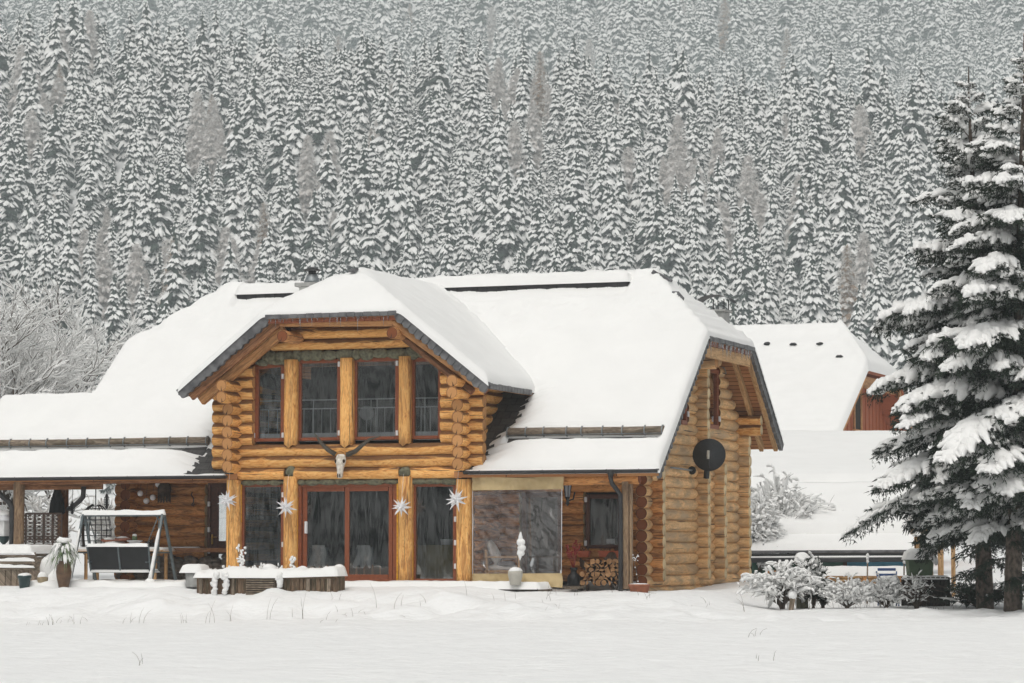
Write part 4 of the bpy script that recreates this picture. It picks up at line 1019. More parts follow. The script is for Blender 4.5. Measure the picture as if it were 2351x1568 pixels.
def scatter(name, P, zz, s, rot, vr):
    me = bpy.data.meshes.new(name); me.from_pydata(np.column_stack([P, zz]).tolist(), [], [])
    for an, ty, d in (('scl', 'FLOAT', s), ('rotz', 'FLOAT', rot), ('var', 'INT', vr)):
        at = me.attributes.new(an, ty, 'POINT'); at.data.foreach_set('value', np.asarray(d).astype(np.int32 if ty == 'INT' else float))
    o = bpy.data.objects.new(name, me); COL.objects.link(o)
    ng = bpy.data.node_groups.new(name, 'GeometryNodeTree'); ng.interface.new_socket('Geometry', in_out='INPUT', socket_type='NodeSocketGeometry'); ng.interface.new_socket('Geometry', in_out='OUTPUT', socket_type='NodeSocketGeometry')
    gi = ng.nodes.new('NodeGroupInput'); go = ng.nodes.new('NodeGroupOutput'); jn = ng.nodes.new('GeometryNodeJoinGeometry')
    def attr(n, ty):
        a = ng.nodes.new('GeometryNodeInputNamedAttribute'); a.data_type = ty; a.inputs[0].default_value = n; return a.outputs[0]
    cx = ng.nodes.new('ShaderNodeCombineXYZ'); ng.links.new(attr('rotz', 'FLOAT'), cx.inputs[2])
    sv = attr('scl', 'FLOAT'); va = attr('var', 'INT')
    for k, po in protos.items():
        ip = ng.nodes.new('GeometryNodeInstanceOnPoints'); oi = ng.nodes.new('GeometryNodeObjectInfo'); oi.transform_space = 'ORIGINAL'; oi.inputs[0].default_value = po; oi.inputs[1].default_value = True
        cm = ng.nodes.new('FunctionNodeCompare'); cm.data_type = 'INT'; cm.operation = 'EQUAL'
        ii = [s_ for s_ in cm.inputs if s_.type == 'INT']; ng.links.new(va, ii[0]); ii[1].default_value = k
        ng.links.new(gi.outputs[0], ip.inputs['Points']); ng.links.new(cm.outputs[0], ip.inputs['Selection']); ng.links.new(oi.outputs['Geometry'], ip.inputs['Instance']); ng.links.new(cx.outputs[0], ip.inputs['Rotation']); ng.links.new(sv, ip.inputs['Scale'])
        ng.links.new(ip.outputs[0], jn.inputs[0])
    ng.links.new(jn.outputs[0], go.inputs[0]); md = o.modifiers.new('scatter', 'NODES'); md.node_group = ng
    tag(o, kind='stuff'); return o
rest = np.array([i for i in range(len(pts)) if keep[i] and i not in indset])
tag(scatter('forest', pts[rest], Z[rest]-.2, sc[rest], rz[rest], var[rest]), 'snow covered spruce forest filling the whole mountainside', 'forest')
# wooded slope across the valley, behind the viewer (mirrored by the window panes)
q = np.stack([r.uniform(-240, -45, 800), r.uniform(-190, -5, 800)], -1); zz = ground(q[:, 0], q[:, 1])
tag(scatter('forest', q, zz, r.uniform(.8, 1.5, 800), r.uniform(0, 6, 800), r.randint(0, NV, 800)), 'wooded slope across the valley', 'forest')

# ---- near spruces: boughs with branchlets, needles and snow loads
def bough(seed, L, up=.12, droop=.5, snow=1.):
    r = np.random.RandomState(seed); nb = NB()
    ax = lambda t: np.stack([L*t, .04*L*np.sin(t*5+seed), L*(up*t-droop*t**2+.06*t**6)], -1)
    t = np.linspace(0, 1, 9); P = ax(t); nb.tube(P, np.linspace(.028, .006, 9)*max(.5, L/2), 5, 0)
    tt = np.linspace(.25, 1, 16); Q = ax(tt); ra = (.085+.065*np.sin(tt*PI)**.7)*snow*r.uniform(.5, 1.45, 16)*min(1, .5+L/3.5); ra[-1] *= .6; ra[0] *= .5
    Q[:, 2] += ra*.5; nb.tube(Q, ra, 7, 2)
    step = .085; n = int(L/step)
    for i in range(2, n):
        t0 = i/n
        for sd in (-1, 1):
            l = (.16+.46*L*min(1, t0*3.5)*(1-t0)**.75)*r.uniform(.6, 1.15)
            l = min(l, 1.05); b = ax(np.array(t0)); an = math.radians(r.uniform(38, 62)); el = r.uniform(-.50, -.05)
            u = np.linspace(0, 1, 5)
            dx, dy = math.cos(an), math.sin(an)*sd
            C = np.stack([b[0]+dx*l*u, b[1]+dy*l*u, b[2]+l*(.05*u+el*u**2)], -1)
            m = max(8, int(l*44)); tu = r.uniform(.05, 1.02, m)[:, None]
            B = np.concatenate([b[0]+dx*l*tu, b[1]+dy*l*tu, b[2]+l*(.05*tu+el*tu**2)], 1)
            d = np.array([dx, dy, el*.9])+r.normal(size=(m, 3))*np.array([.5, .5, .45])+np.array([0, 0, -.38]); d /= np.linalg.norm(d, axis=1, keepdims=True)
            ln = r.uniform(.06, .15, (m, 1)); w_ = np.cross(d, r.normal(size=(m, 3))); w_ /= np.linalg.norm(w_, axis=1, keepdims=True); w_ *= r.uniform(.010, .020, (m, 1))
            nb.add(np.stack([B+w_, B-w_, B+d*ln], 1).reshape(-1, 3), np.arange(m*3).reshape(-1, 3), 1)
            if r.rand() < .95*min(1, snow+.25):
                e = r.uniform(.55, 1.0); us = np.linspace(.0, e, 5); S2 = np.stack([b[0]+dx*l*us, b[1]+dy*l*us, b[2]+l*(.05*us+el*us**2)], -1)
                rr = (.036+.044*min(1, l/.5))*snow*np.array([.7, 1, 1.05, .95, .35])*r.uniform(.6, 1.4, 5); S2[:, 2] += rr*.75; nb.tube(S2, rr, 6, 2)
            for hq in range(int(l*5)):       # hanging twiglets under the branchlet
                u0 = r.uniform(.15, .95); p0 = np.array([b[0]+dx*l*u0, b[1]+dy*l*u0, b[2]+l*(.05*u0+el*u0**2)]); hl = r.uniform(.1, .26); mm = 7
                tv = r.rand(mm, 1)*hl; B = p0+np.concatenate([r.normal(size=(mm, 2))*.012, -tv], 1); d = r.normal(size=(mm, 3))*.6+[0, 0, -1]; d /= np.linalg.norm(d, axis=1, keepdims=True)
                w_ = np.cross(d, r.normal(size=(mm, 3))); w_ /= np.linalg.norm(w_, axis=1, keepdims=True)
                nb.add(np.stack([B+w_*.012, B-w_*.012, B+d*r.uniform(.05, .11, (mm, 1))], 1).reshape(-1, 3), np.arange(mm*3).reshape(-1, 3), 1)
    return nb.arr()
BG = [(L, bough(100+i, L, up, dr, sn)) for i, (L, up, dr, sn) in enumerate([(.8, .40, .25, .9), (1.1, .32, .32, 1.), (1.6, .24, .40, 1.15), (1.6, .18, .45, .85), (2.3, .16, .38, 1.2), (2.3, .12, .46, .95), (3.0, .12, .36, 1.25), (3.0, .08, .42, .95)])]
BARE = [(L, bough(140+i, L, .05, .55, .0)) for i, L in enumerate((1.2, 2.0, 2.6))]
def near_spruce(name, label, base, H, R, seed, first=.12, lean=0., hfun=None):
    r = np.random.RandomState(seed); nb = NB(); T = Thing(name, label, 'tree', base, 'W')
    for b in range(11):
        src = BARE[r.randint(3)]; az = r.rand()*6.28; c, s2 = math.cos(az), math.sin(az); s_ = r.uniform(.5, 1.1)/src[0]; nb.put(src[1], np.array([[c, -s2, 0], [s2, c, 0], [0, 0, 1]])*s_, (0, 0, H*r.uniform(.035, first+.04)))
    h = H*first; k = 0
    while h < H*.985:
        f = 1-h/H; Lm = R*min(1, f*1.4+.03)**.74*(1 if h > H*.2 else .85)
        n = 3 if f < .12 else (4 if f < .3 else 5)
        for b in range(n):
            az = 2*PI*(b+r.rand()*.8)/n+k*2.4; L = max(.3, Lm*r.uniform(.62, 1.2)); want = [q for q in BG if .6 < L/q[0] < 1.6] or [BG[0]]
            src = want[r.randint(len(want))]; s_ = L/src[0]; c, s2 = math.cos(az), math.sin(az); tl_ = r.uniform(-.10, .14)+(.25 if f < .25 else 0)
            R1 = np.array([[c, -s2, 0], [s2, c, 0], [0, 0, 1]]); R2 = np.array([[math.cos(tl_), 0, -math.sin(tl_)], [0, 1, 0], [math.sin(tl_), 0, math.cos(tl_)]])
            nb.put(src[1], R1 @ R2*s_, (lean*h/H, 0, h+r.uniform(-.08, .08)))
        if f > .3:
            for b in range(3):
                src = BARE[r.randint(3)]; az = r.rand()*6.28; c, s2 = math.cos(az), math.sin(az); s_ = Lm*.62/src[0]
                nb.put(src[1], np.array([[c, -s2, 0], [s2, c, 0], [0, 0, 1]])*s_, (lean*h/H, 0, h-.12))
        h += .20+.19*f+.13*r.rand(); k += 1
    nb.tube([(lean, 0, H*.94), (lean, 0, H), (lean, 0, H+.35)], [.03, .02, .008], 5, 0)
    for q in range(5): z = H*.955+q*.11; nb.tube([(lean, 0, z-.05), (lean+.01, 0, z), (lean, 0, z+.06)], [.02, .045, .02], 6, 2)
    child('crown', nb.mesh('crown', 'needles', pick=[1]), T.o); child('branches', nb.mesh('branches', 'bark_spruce', pick=[0]), T.o); child('snow_load', nb.mesh('snow_load', 'snow_small', smooth=(1,), pick=[2]), T.o)
    tb = MB(); z = np.linspace(-.3, H*.93, 12); tb.tube([(lean*q/H, .02*math.sin(q), q) for q in z], [max(.03, .17*(1-q/H)+.02) for q in z], 12); o = tb.build('trunk', 'bark_spruce', T.o)
    return T
p = WP(2262, 1395, 60.5); gz = float(ground(p[0], p[1])); tp = WP(2240, 190, 60.5)
near_spruce('spruce_tree', 'tall snow laden garden spruce whose boughs reach over the shed roof', (p[0], p[1], gz), tp[2]-gz, 2.6, 5, first=.15, lean=-.22)
p = WP(2325, 1395, 59.); gz = float(ground(p[0], p[1])); tp = WP(2366, 115, 59.)
near_spruce('spruce_tree', 'second garden spruce at the right edge with a pale scaly trunk', (p[0], p[1], gz), tp[2]-gz, 2.5, 9, first=.15, lean=.38)

# ---- bare tree with snow on every twig
def bare_tree(name, label, base, H, seed, spread=1., lv=5, thick=.13, group=None, cat='tree', snow=1.):
    r = np.random.RandomState(seed); nb = NB(); T = Thing(name, label, cat, base, 'W', group)
    def grow(p, d, L, rad, l):
        n = 4; P = [p]; q = p.copy(); dd = d.copy()
        for i in range(n):
            dd = dd+r.normal(size=3)*.16+np.array([0, 0, .05]); dd /= np.linalg.norm(dd); q = q+dd*L/n; P.append(q.copy())
        P = np.array(P); ra = np.linspace(rad, rad*.62, n+1); nb.tube(P, ra, 6 if l > 3 else 4, 0)
        if l <= 3:
            sr = (ra*.5+.019+.009*l)*snow*r.uniform(.7, 1.3, n+1); hz = np.clip(1.3-abs(dd[2]), .45, 1); S2 = P.copy(); S2[:, 2] += ra*.5+sr*.4; nb.tube(S2, sr*hz, 5, 1)
        if l == 0: return
        m = 4 if l > 1 else 6
        for b in range(m):
            t = r.uniform(.35, 1.); k = min(n-1, int(t*n)); pp = P[k]+(P[k+1]-P[k])*(t*n-k)
            a = r.normal(size=3); a -= dd*a.dot(dd); a /= np.linalg.norm(a)+1e-9; an = r.uniform(.45, .95)*spread
            nd = dd*math.cos(an)+a*math.sin(an); nd[2] = nd[2]*.8+.16; nd /= np.linalg.norm(nd)
            grow(pp, nd, L*r.uniform(.55, .78), max(.006, rad*r.uniform(.42, .6)), l-1)
        grow(P[-1], dd, L*.7, rad*.62, l-1)
    grow(np.array([0, 0, -.2]), np.array([0, 0, 1.]), H*.40, thick, lv)
    child('branches', nb.mesh('branches', 'twig', pick=[0]), T.o); child('snow_load', nb.mesh('snow_load', 'snow_small', smooth=(1,), pick=[1]), T.o); return T
for i, (u, d, vt, lb, sp_) in enumerate([(50, 84, 560, 'bare snow covered fruit tree behind the left porch', 1.), (-50, 80, 600, 'bare snowy tree rising at the left picture edge', 1.), (160, 90, 670, 'lower bare snowy tree nearest the left roof slope', 1.05)]):
    p = WP(u, 1290, d); gz = float(ground(p[0], p[1])); tp = WP(u, vt, d); bare_tree('bare_tree', lb, (p[0], p[1], gz), tp[2]-gz, 31+i, sp_, 5, .14)
for i, (u, d, vt, lb) in enumerate([(95, 76, 1120, 'low snowy shrub seen between the two porch posts'), (215, 77, 1110, 'snowy shrub behind the hanging net chair')]):
    p = WP(u, 1300, d); gz = float(ground(p[0], p[1])); tp = WP(u, vt, d); bare_tree('shrub', lb, (p[0], p[1], gz), tp[2]-gz+.2, 51+i, 1.3, 4, .04, cat='shrub', snow=1.1)
# ---- low bushes with snow clumps
def bush(name, label, base, W_, Hh, n, seed, clump=.09, nc=3, leaf=None, droop=.4, fr='W', stem='twig', cat='bush', flat=.6):
    r = np.random.RandomState(seed); nb = NB(); T = Thing(name, label, cat, base, fr)
    def load(P, s_):
        k = len(P); rr = s_*np.sin(np.linspace(.25, PI-.15, k))**.6*r.uniform(.55, 1.35, k); Q = np.array(P); Q[:, 2] += rr*.7; nb.tube(Q, rr, 6, 2)
    for i in range(n):
        az = r.rand()*2*PI; ou = W_*.5*r.rand()**.6; h = Hh*r.uniform(.45, 1.)*(1-.35*ou/(W_*.5)); t = np.linspace(0, 1, 7)
        q = np.stack([math.cos(az)*ou*t**1.3+r.normal(size=7)*.015, math.sin(az)*ou*t**1.3*flat+r.normal(size=7)*.015, h*(t*(1+droop)-droop*t**3)], -1); nb.tube(q, np.linspace(.013, .004, 7), 4, 0)
        if r.rand() < nc/4: load(q[3:], clump*r.uniform(.4, .9))
        for k in range(6):
            t0 = r.uniform(.3, 1); j = min(5, int(t0*6)); b = q[j]+(q[j+1]-q[j])*(t0*6-j); d = r.normal(size=3)*[1, 1, .5]+[math.cos(az)*.6, math.sin(az)*.6, .2-droop*.6]; d /= np.linalg.norm(d); ln = r.uniform(.10, .26)*min(Hh, 1.6)
            e = b+d*ln; md = (b+e)/2+[0, 0, .02]; P = np.array([b, (b+md)/2, md, (md+e)/2, e]); nb.tube(P, [.006, .005, .004, .004, .003], 3, 0)
            if leaf:
                m = 16; B = b+(e-b)*r.rand(m, 1); dd = r.normal(size=(m, 3)); w_ = r.normal(size=(m, 3))*.010; nb.add(np.stack([B+w_, B-w_, B+dd*.05+d*.03], 1).reshape(-1, 3), np.arange(m*3).reshape(-1, 3), 1)
            if r.rand() < nc/5: load(P[1:], clump*r.uniform(.3, .75))
    child('branches', nb.mesh('branches', stem, pick=[0]), T.o)
    if leaf: child('leaves', nb.mesh('leaves', leaf, pick=[1]), T.o)
    child('snow_load', nb.mesh('snow_load', 'snow_small', smooth=(1,), pick=[2]), T.o); return T
def gbase(u, v, d): p = WP(u, v, d); return (p[0], p[1], float(ground(p[0], p[1])))
bush('bush', 'big snow clumped bush behind the right corner of the log house', gbase(1785, 1290, 79), 3.4, 3.2, 300, 3, .085, 4.4, None)
bush('bush', 'narrow snowy shrub hugging the right log corner', gbase(1745, 1290, 77.5), 1.1, 2.6, 150, 4, .075, 4.4, None)
bush('bush', 'snow bent juniper beside the mossy post', gbase(1795, 1390, 61.6), 2.0, 1.1, 110, 6, .052, 4.2, None, .7)
bush('bush', 'upright snowy evergreen behind the mossy post', gbase(1868, 1390, 61.9), .6, 1.35, 40, 8, .07, 3.8, 'needles', .1)
bush('bush', 'low brown twiggy bush with clumped snow before the raised bed', gbase(1945, 1400, 61.5), 1.4, .75, 90, 12, .05, 4.4, None, .2)
bush('bush', 'low snowy twig bush in front of the blue chair', gbase(2035, 1400, 61.6), 1.2, .75, 90, 13, .045, 4.2, None, .2)
bush('bush', 'thin bare twig shrub beside the compost box', gbase(2105, 1398, 61.3), .9, .85, 60, 14, .03, 1.6, None, .2)
bush('bush', 'thin upright twig bush left of the raised bed', gbase(1890, 1396, 62.4), .55, .8, 50, 15, .03, 1.2, None, .2)
bush('bush', 'dark bare undergrowth below the garden spruces', gbase(2250, 1394, 61.), 2.4, .7, 55, 16, .04, 1.2, 'needles', .3)
# ---- grass stalks poking through the snow
nb = NB(); r = np.random.RandomState(77)
def stalk(x, y, h, bend):
    z = float(ground(x, y)); t = np.linspace(0, 1, 4); a = r.rand()*6.28; P = np.stack([x+math.cos(a)*bend*t**2, y+math.sin(a)*bend*t**2*.5, z-.03+(h+.03)*(t-.35*bend/h*t**3)], -1); nb.tube(P, np.linspace(.0045, .0015, 4), 3, 0)
for i in range(42):
    u = r.uniform(40, 2300); v = r.uniform(1375, 1440) if r.rand() < .85 else r.uniform(1440, 1540); d = 61+r.uniform(-1, 2) if v < 1440 else 9800/(v-1264)
    p = WP(u, v, d)
    for k in range(r.randint(1, 5)): stalk(p[0]+r.normal()*.18, p[1]+r.normal()*.3, r.uniform(.08, .26), r.uniform(.02, .16))
for (u, hh) in ((320, .7), (480, .6), (690, .85), (620, .6), (850, .75), (1075, .55), (1710, .65), (1860, .7), (1330, .4), (880, .5), (545, .4), (1250, .3), (1480, .3)):
    p = WP(u, 1415, 61.2+r.uniform(-.8, .8))
    for k in range(r.randint(1, 4)): stalk(p[0]+r.normal()*.08, p[1]+r.normal()*.1, hh*r.uniform(.5, 1), r.uniform(.05, .25))
o = bpy.data.objects.new('grass', nb.mesh('grass', 'stalk', pick=[0])); COL.objects.link(o); tag(o, 'dry grass stalks poking out of the snowy bank', 'grass', kind='stuff')
# ---- haze
hz = bpy.data.materials.new('haze_air'); hz.use_nodes = True; t = hz.node_tree; t.nodes.remove(t.nodes['Principled BSDF'])
pv = N(t, 'ShaderNodeVolumePrincipled'); pv.inputs['Color'].default_value = (.88, .97, 1., 1); pv.inputs['Density'].default_value = .00044; pv.inputs['Anisotropy'].default_value = 0.
t.links.new(pv.outputs[0], t.nodes['Material Output'].inputs['Volume'])
hb = MB(); hb.add([(x, y, z) for z in (-4, 345.) for y in (-405, 1385) for x in (-655, 525)], [(0, 2, 3, 1), (4, 5, 7, 6), (0, 1, 5, 4), (2, 6, 7, 3), (0, 4, 6, 2), (1, 3, 7, 5)])
ho = hb.build('haze', hz); tag(ho, 'thin winter haze paling the far slope', 'haze', kind='stuff')
# ================================================================== THINGS AROUND THE HOUSE
random.seed(23)
def L3(u, v, y): return Vector(LY(u, v, y))
# ---- terraces
for (u0, u1, ye, vv, th, nm) in ((52, 428, -1.75, 1352, .17, 0), (740, 1236, -.95, 1349, .13, 1)):
    x0, x1 = ux(u0, ye), ux(u1, ye); z = vz((u0+u1)/2, vv, ye)
    mb = MB(); mb.box((x0, ye, z-.3), (x1, 1.95 if not nm else -.02, z)); 
    n = int((x1-x0)/.9)
    for i in range(n): mb.box((x0+i*(x1-x0)/n+.01, ye-.03, z-.22), (x0+(i+1)*(x1-x0)/n-.01, ye, z-.015), 1)
    T = Thing('terrace', None, None, (x0, ye, z), kind='structure'); d = T.part('decking', mb, ['plank_grey', 'compost'])
    sn = MB(); sn.slab(x0, x1, ye, (1.8 if not nm else -.12), z, th, res=.07, over=.04, amp=.3); T.part('terrace_snow', sn, 'snow')
ZT = vz(240, 1352, -1.75)+.14
# ---- swing seat
y0 = -.75; zt = vz(280, 1181, y0); xa, xb = ux(192, y0), ux(374, y0); zf = ZT-.03
T = Thing('garden_swing', 'grey metal garden swing with a black two panel backrest and snow on its bar', 'garden swing', ((xa+xb)/2, y0, zf))
for x, s in ((xa, 1), (xb, 1)):
    for dy in (-.62, .66):
        mb = MB(); mb.beam((x, y0+dy*.06, zt), (x+(-.02 if x < (xa+xb)/2 else .02), y0+dy, zf), .055, .055); T.part('leg', mb, 'frame_grey')
    mb = MB(); mb.beam((x, y0-.35, zf+.66), (x, y0+.38, zf+.66), .04, .04) if False else mb.beam((x, y0-.33, zf+.72), (x, y0+.36, zf+.72), .035, .035); T.part('brace', mb, 'frame_grey')
    mb = MB(); sgn = 1 if x < 0 and x == xa else -1; mb.beam((x, y0, zt-.22), (x+sgn*.2, y0, zt-.02), .03, .03); T.part('brace', mb, 'frame_grey')
mb = MB(); mb.box((xa-.04, y0-.035, zt-.05), (xb+.04, y0+.035, zt+.02)); tb_ = T.part('top_bar', mb, 'frame_grey')
sn = MB(); sn.slab(xa-.04, xb+.04, y0-.05, y0+.05, zt+.015, .09, res=.03, over=.01, amp=.4); T.part('snow_cap', sn, 'snow_small', tb_)
pl, pr = L3(200, 1254, y0-.2), L3(341, 1252, y0-.2); ql, qr = L3(209, 1312, y0+.02), L3(345, 1311, y0+.02)
mb = MB()
for a, b, c, d in ((0, .485, 0, .485), (.515, 1, .515, 1)):
    P = [pl.lerp(pr, a), pl.lerp(pr, b), ql.lerp(qr, d), ql.lerp(qr, c)]; o = Vector((0, .015, 0)); vs = [tuple(p) for p in P]+[tuple(p+o) for p in P]
    mb.add(vs, [(3, 2, 1, 0), (4, 5, 6, 7), (0, 1, 5, 4), (1, 2, 6, 5), (2, 3, 7, 6), (3, 0, 4, 7)], 0)
bk = T.part('backrest', mb, 'sling_black'); mb = MB()
for a, b in ((pl, pr), (ql, qr), (pl, ql), (pr, qr), (pl.lerp(pr, .5), ql.lerp(qr, .5))): mb.beam(a, b, .035, .035)
T.part('backrest_frame', mb, 'frame_grey', bk); sn = MB(); sn.slab(pl.x, pr.x, y0-.24, y0-.15, pl.z+.015, .05, res=.03, over=0, amp=.4); T.part('snow_cap', sn, 'snow_small', bk)
mb = MB(); mb.box((ql.x, y0+.02, ql.z-.03), (qr.x, y0+.55, ql.z+.02)); st = T.part('seat', mb, 'sling_black'); sn = MB(); sn.slab(ql.x-.02, qr.x+.02, y0-.04, y0+.5, ql.z+.01, .05, over=0); T.part('snow_cap', sn, 'snow_small', st)
mb = MB()
for x, xx in ((xa+.12, ql.x+.03), (xb-.12, qr.x-.02)):
    mb.tube([(x, y0, zt-.03), (xx, y0-.15, pl.z)], .012, 6); mb.tube([(x, y0, zt-.03), (xx, y0+.5, ql.z+.2)], .012, 6); mb.beam((xx, y0+.5, ql.z), (xx, y0+.5, ql.z+.22), .03, .03); mb.beam((xx, y0-.15, ql.z+.22), (xx, y0+.52, ql.z+.22), .05, .03)
T.part('hanger', mb, 'frame_grey')
sn = MB()
for x in (xa, xb): 
    sn.tube([(x-.01, y0-.62*t-.035, zt+(zf-zt)*t+.03) for t in [.22+.06*k for k in range(13)]], [.012]+[random.uniform(.028, .045) for k in range(11)]+[.05], 8)
    sn.blob((x, y0-.64, zf+.03), (.12, .13, .10), 10, 6, 0, .15, True)
T.part('leg_snow', sn, 'snow_small')
# ---- table, cushions, cactus pot behind the swing
y0 = .35; x0, x1 = ux(166, y0), ux(372, y0); z = vz(270, 1262, y0)
T = Thing('garden_table', 'low wooden garden table under snow behind the swing', 'table', ((x0+x1)/2, y0, ZT-.1)); mb = MB(); mb.box((x0, y0, z-.05), (x1, y0+.7, z)); T.part('table_top', mb, 'plank_board')
for x in (x0+.3, x1-.25):
    for y in (y0+.03, y0+.6): mb = MB(); mb.box((x, y, ZT-.15), (x+.07, y+.07, z-.05)); T.part('leg', mb, 'plank_board')
sn = MB(); sn.slab(x0, x1, y0, y0+.7, z, .06, over=.01); T.part('snow_cap', sn, 'snow_small')
zc = z+.05
for i, (u0, u1, v, tl_) in enumerate(((230, 296, 1250, -.02), (233, 268, 1242, .05), (262, 300, 1239, -.05))):
    c = L3((u0+u1)/2, v, y0+.35); w = (ux(u1, y0+.35)-ux(u0, y0+.35))/2; mb = MB(); mb.blob(c, (w, .22, .055), 14, 7, 0, .05, rot=Matrix.Rotation(tl_*2, 3, 'Y')); sn = MB(); sn.blob((c[0]+.02, c[1]-.05, c[2]+.05), (w*.7, .17, .03), 12, 6, 0, .2)
    T = Thing('cushion', ['long brick red cushion lowest on the snowy table', 'short red cushion stacked at the left on the table', 'tilted red cushion stacked beside the cactus pot'][i], 'cushion', tuple(c-Vector((0, 0, .05))), group='cushions on the garden table'); T.part('cover', mb, 'cushion_red'); T.part('snow_patch', sn, 'snow_small')
c = L3(309, 1257, y0+.2); T = Thing('flower_pot', 'white rimmed bowl with a small snowy cactus on the table', 'plant pot', tuple(c)); mb = MB(); mb.lathe(c, [(.09, 0), (.13, .12), (.19, .15), (.19, .17), (.14, .165)], 20); T.part('pot', mb, 'white_plastic'); mb = MB(); mb.blob((c[0], c[1], c[2]+.22), (.06, .06, .09), 10, 7); T.part('cactus', mb, 'palm'); sn = MB(); sn.blob((c[0], c[1], c[2]+.285), (.055, .055, .04), 9, 6); T.part('snow_cap', sn, 'snow_small')
# ---- hanging net chair
c = L3(219, 1225, .9); T = Thing('hanging_chair', 'black net hanging chair on a rope beside the log corner', 'hanging chair', (c[0], c[1], c[2]-.65)); mb = MB()
def egg(t, a): r_ = .40*math.sin(t)**.8; return (c[0]+r_*math.cos(a), c[1]+r_*.75*math.sin(a), c[2]+.68*math.cos(t)+.02)
for k in range(16): a = 2*PI*k/16; mb.tube([egg(.15+t*.28, a) for t in range(11)], .008, 4)
for j in range(1, 15): t = .15+j*.19; mb.tube([egg(t, 2*PI*k/18) for k in range(19)], .008, 4)
T.part('net', mb, 'cloth_dark'); mb = MB(); mb.tube([(c[0], c[1], c[2]+.69), (c[0], c[1], vz(221, 1100, .9))], .014, 6); T.part('rope', mb, 'cloth_dark'); mb = MB(); mb.tube([egg(.15+t*.28, PI*.92) for t in range(11)], .03, 6); T.part('frame', mb, 'wicker')
# ---- hanging ornaments on the porch
for u, v, y, w, h, lb in ((166, 1166, .6, .055, .15, 'small dark pointed lantern hanging by the brown porch post'), (245, 1151, .8, .06, .18, 'dark caged lantern hanging beside the log corner')):
    c = L3(u, v, y); T = Thing('hanging_lantern', lb, 'lantern', (c[0], c[1], c[2]-h), group='lanterns hanging in the left porch'); mb = MB()
    for k in range(8): a = 2*PI*k/8; mb.tube([(c[0]+w*f*math.cos(a), c[1]+w*f*math.sin(a), c[2]+h*q) for f, q in ((.15, 1), (.8, .5), (1, .2), (1, -.4), (.2, -1))], .007, 4)
    for q in (.5, .2, -.1, -.4): mb.tube([(c[0]+w*math.cos(2*PI*k/12), c[1]+w*math.sin(2*PI*k/12), c[2]+h*q) for k in range(13)], .007, 4)
    mb.lathe((c[0], c[1], c[2]), [(.004, -h*1.05), (w*.5, -h*.5), (w*.5, h*.3), (.004, h*.9)], 8); T.part('cage', mb, 'dark_metal'); mb = MB(); mb.tube([(c[0], c[1], c[2]+h), (c[0], c[1], vz(u, 1104, y))], .006, 4); T.part('cord', mb, 'dark_metal')
c = L3(131, 1180, 1.2); mb = MB(); zt = vz(137, 1118, 1.2); h = zt-c[2]
mb.lathe((c[0], c[1], c[2]), [(.17, 0), (.19, .08), (.16, h*.4), (.11, h*.6), (.12, h*.7), (.05, h)], 14)
for k in range(14): a = 2*PI*k/14; mb.tube([(c[0]+.18*math.cos(a), c[1]+.18*math.sin(a), c[2]+.02), (c[0]+.15*math.cos(a+.1), c[1]+.15*math.sin(a+.1), c[2]+h*.4), (c[0]+.04*math.cos(a), c[1]+.04*math.sin(a), c[2]+h)], .02, 5)
single('folded_parasol', mb, 'cloth_dark', 'black folded cloth parasol hanging on the brown porch post', 'parasol', tuple(c))
# lattice screen
y0 = .9; xa, xb = ux(58, y0), ux(141, y0); za, zb_ = vz(100, 1251, y0), vz(100, 1179, y0); T = Thing('privacy_screen', 'brown pierced privacy screen between the two left porch posts', 'screen', ((xa+xb)/2, y0, za)); mb = MB()
W_ = xb-xa; Hh = zb_-za; n = 4
for i in range(n+1): x = xa+W_*i/n; mb.box((x-.018, y0-.012, za), (x+.018, y0+.012, zb_))
for z in (za, za+Hh*.18, za+Hh*.26, zb_): mb.box((xa, y0-.010, z-.02), (xb, y0+.010, z+.02))
m = 3
for i in range(n):
    for j in range(8):
        cx = xa+W_*(i+.5)/n; cz = za+Hh*(.05+.95*(j+.5)/8); a = W_/n*.5; b = Hh/8*.5
        for s in (-1, 1): mb.beam((cx-a, y0, cz-s*b), (cx+a, y0, cz+s*b), .012, .014, up=(0, 1, 0))
        mb.lathe((cx, y0-.006, cz), [(.03, 0), (.03, .012)], 8, axis=(0, 1, 0)); mb.lathe((cx-a*.98, y0-.006, cz), [(.04, 0), (.04, .012)], 8, axis=(0, 1, 0))
T.part('pierced_panel', mb, 'screen_brown'); 
# garden lantern on a post, left edge
c = L3(9, 1231, .3); T = Thing('garden_lamp', 'white glazed garden lantern on a dark green post at the left edge', 'garden lamp', (c[0], c[1], ZT-.1)); mb = MB(); mb.tube([(c[0], c[1], ZT-.1), (c[0], c[1], c[2]-.08)], .04, 10); mb.lathe((c[0], c[1], c[2]-.1), [(.05, -.08), (.09, -.04), (.16, .08), (.18, .1)], 16); T.part('post', mb, 'pot_green')
mb = MB(); mb.lathe(c, [(.15, 0), (.19, .36), (.0, .36)], 6, sm=False); T.part('lamp_glass', mb, 'cloth_white'); mb = MB(); mb.lathe((c[0], c[1], c[2]+.36), [(.23, 0), (.22, .05), (.10, .18), (.05, .24)], 12); rf = T.part('lamp_roof', mb, 'white_plastic'); sn = MB(); sn.blob((c[0], c[1], c[2]+.5), (.17, .17, .12), 12, 7, 0, .1, True); T.part('snow_cap', sn, 'snow_small', rf)
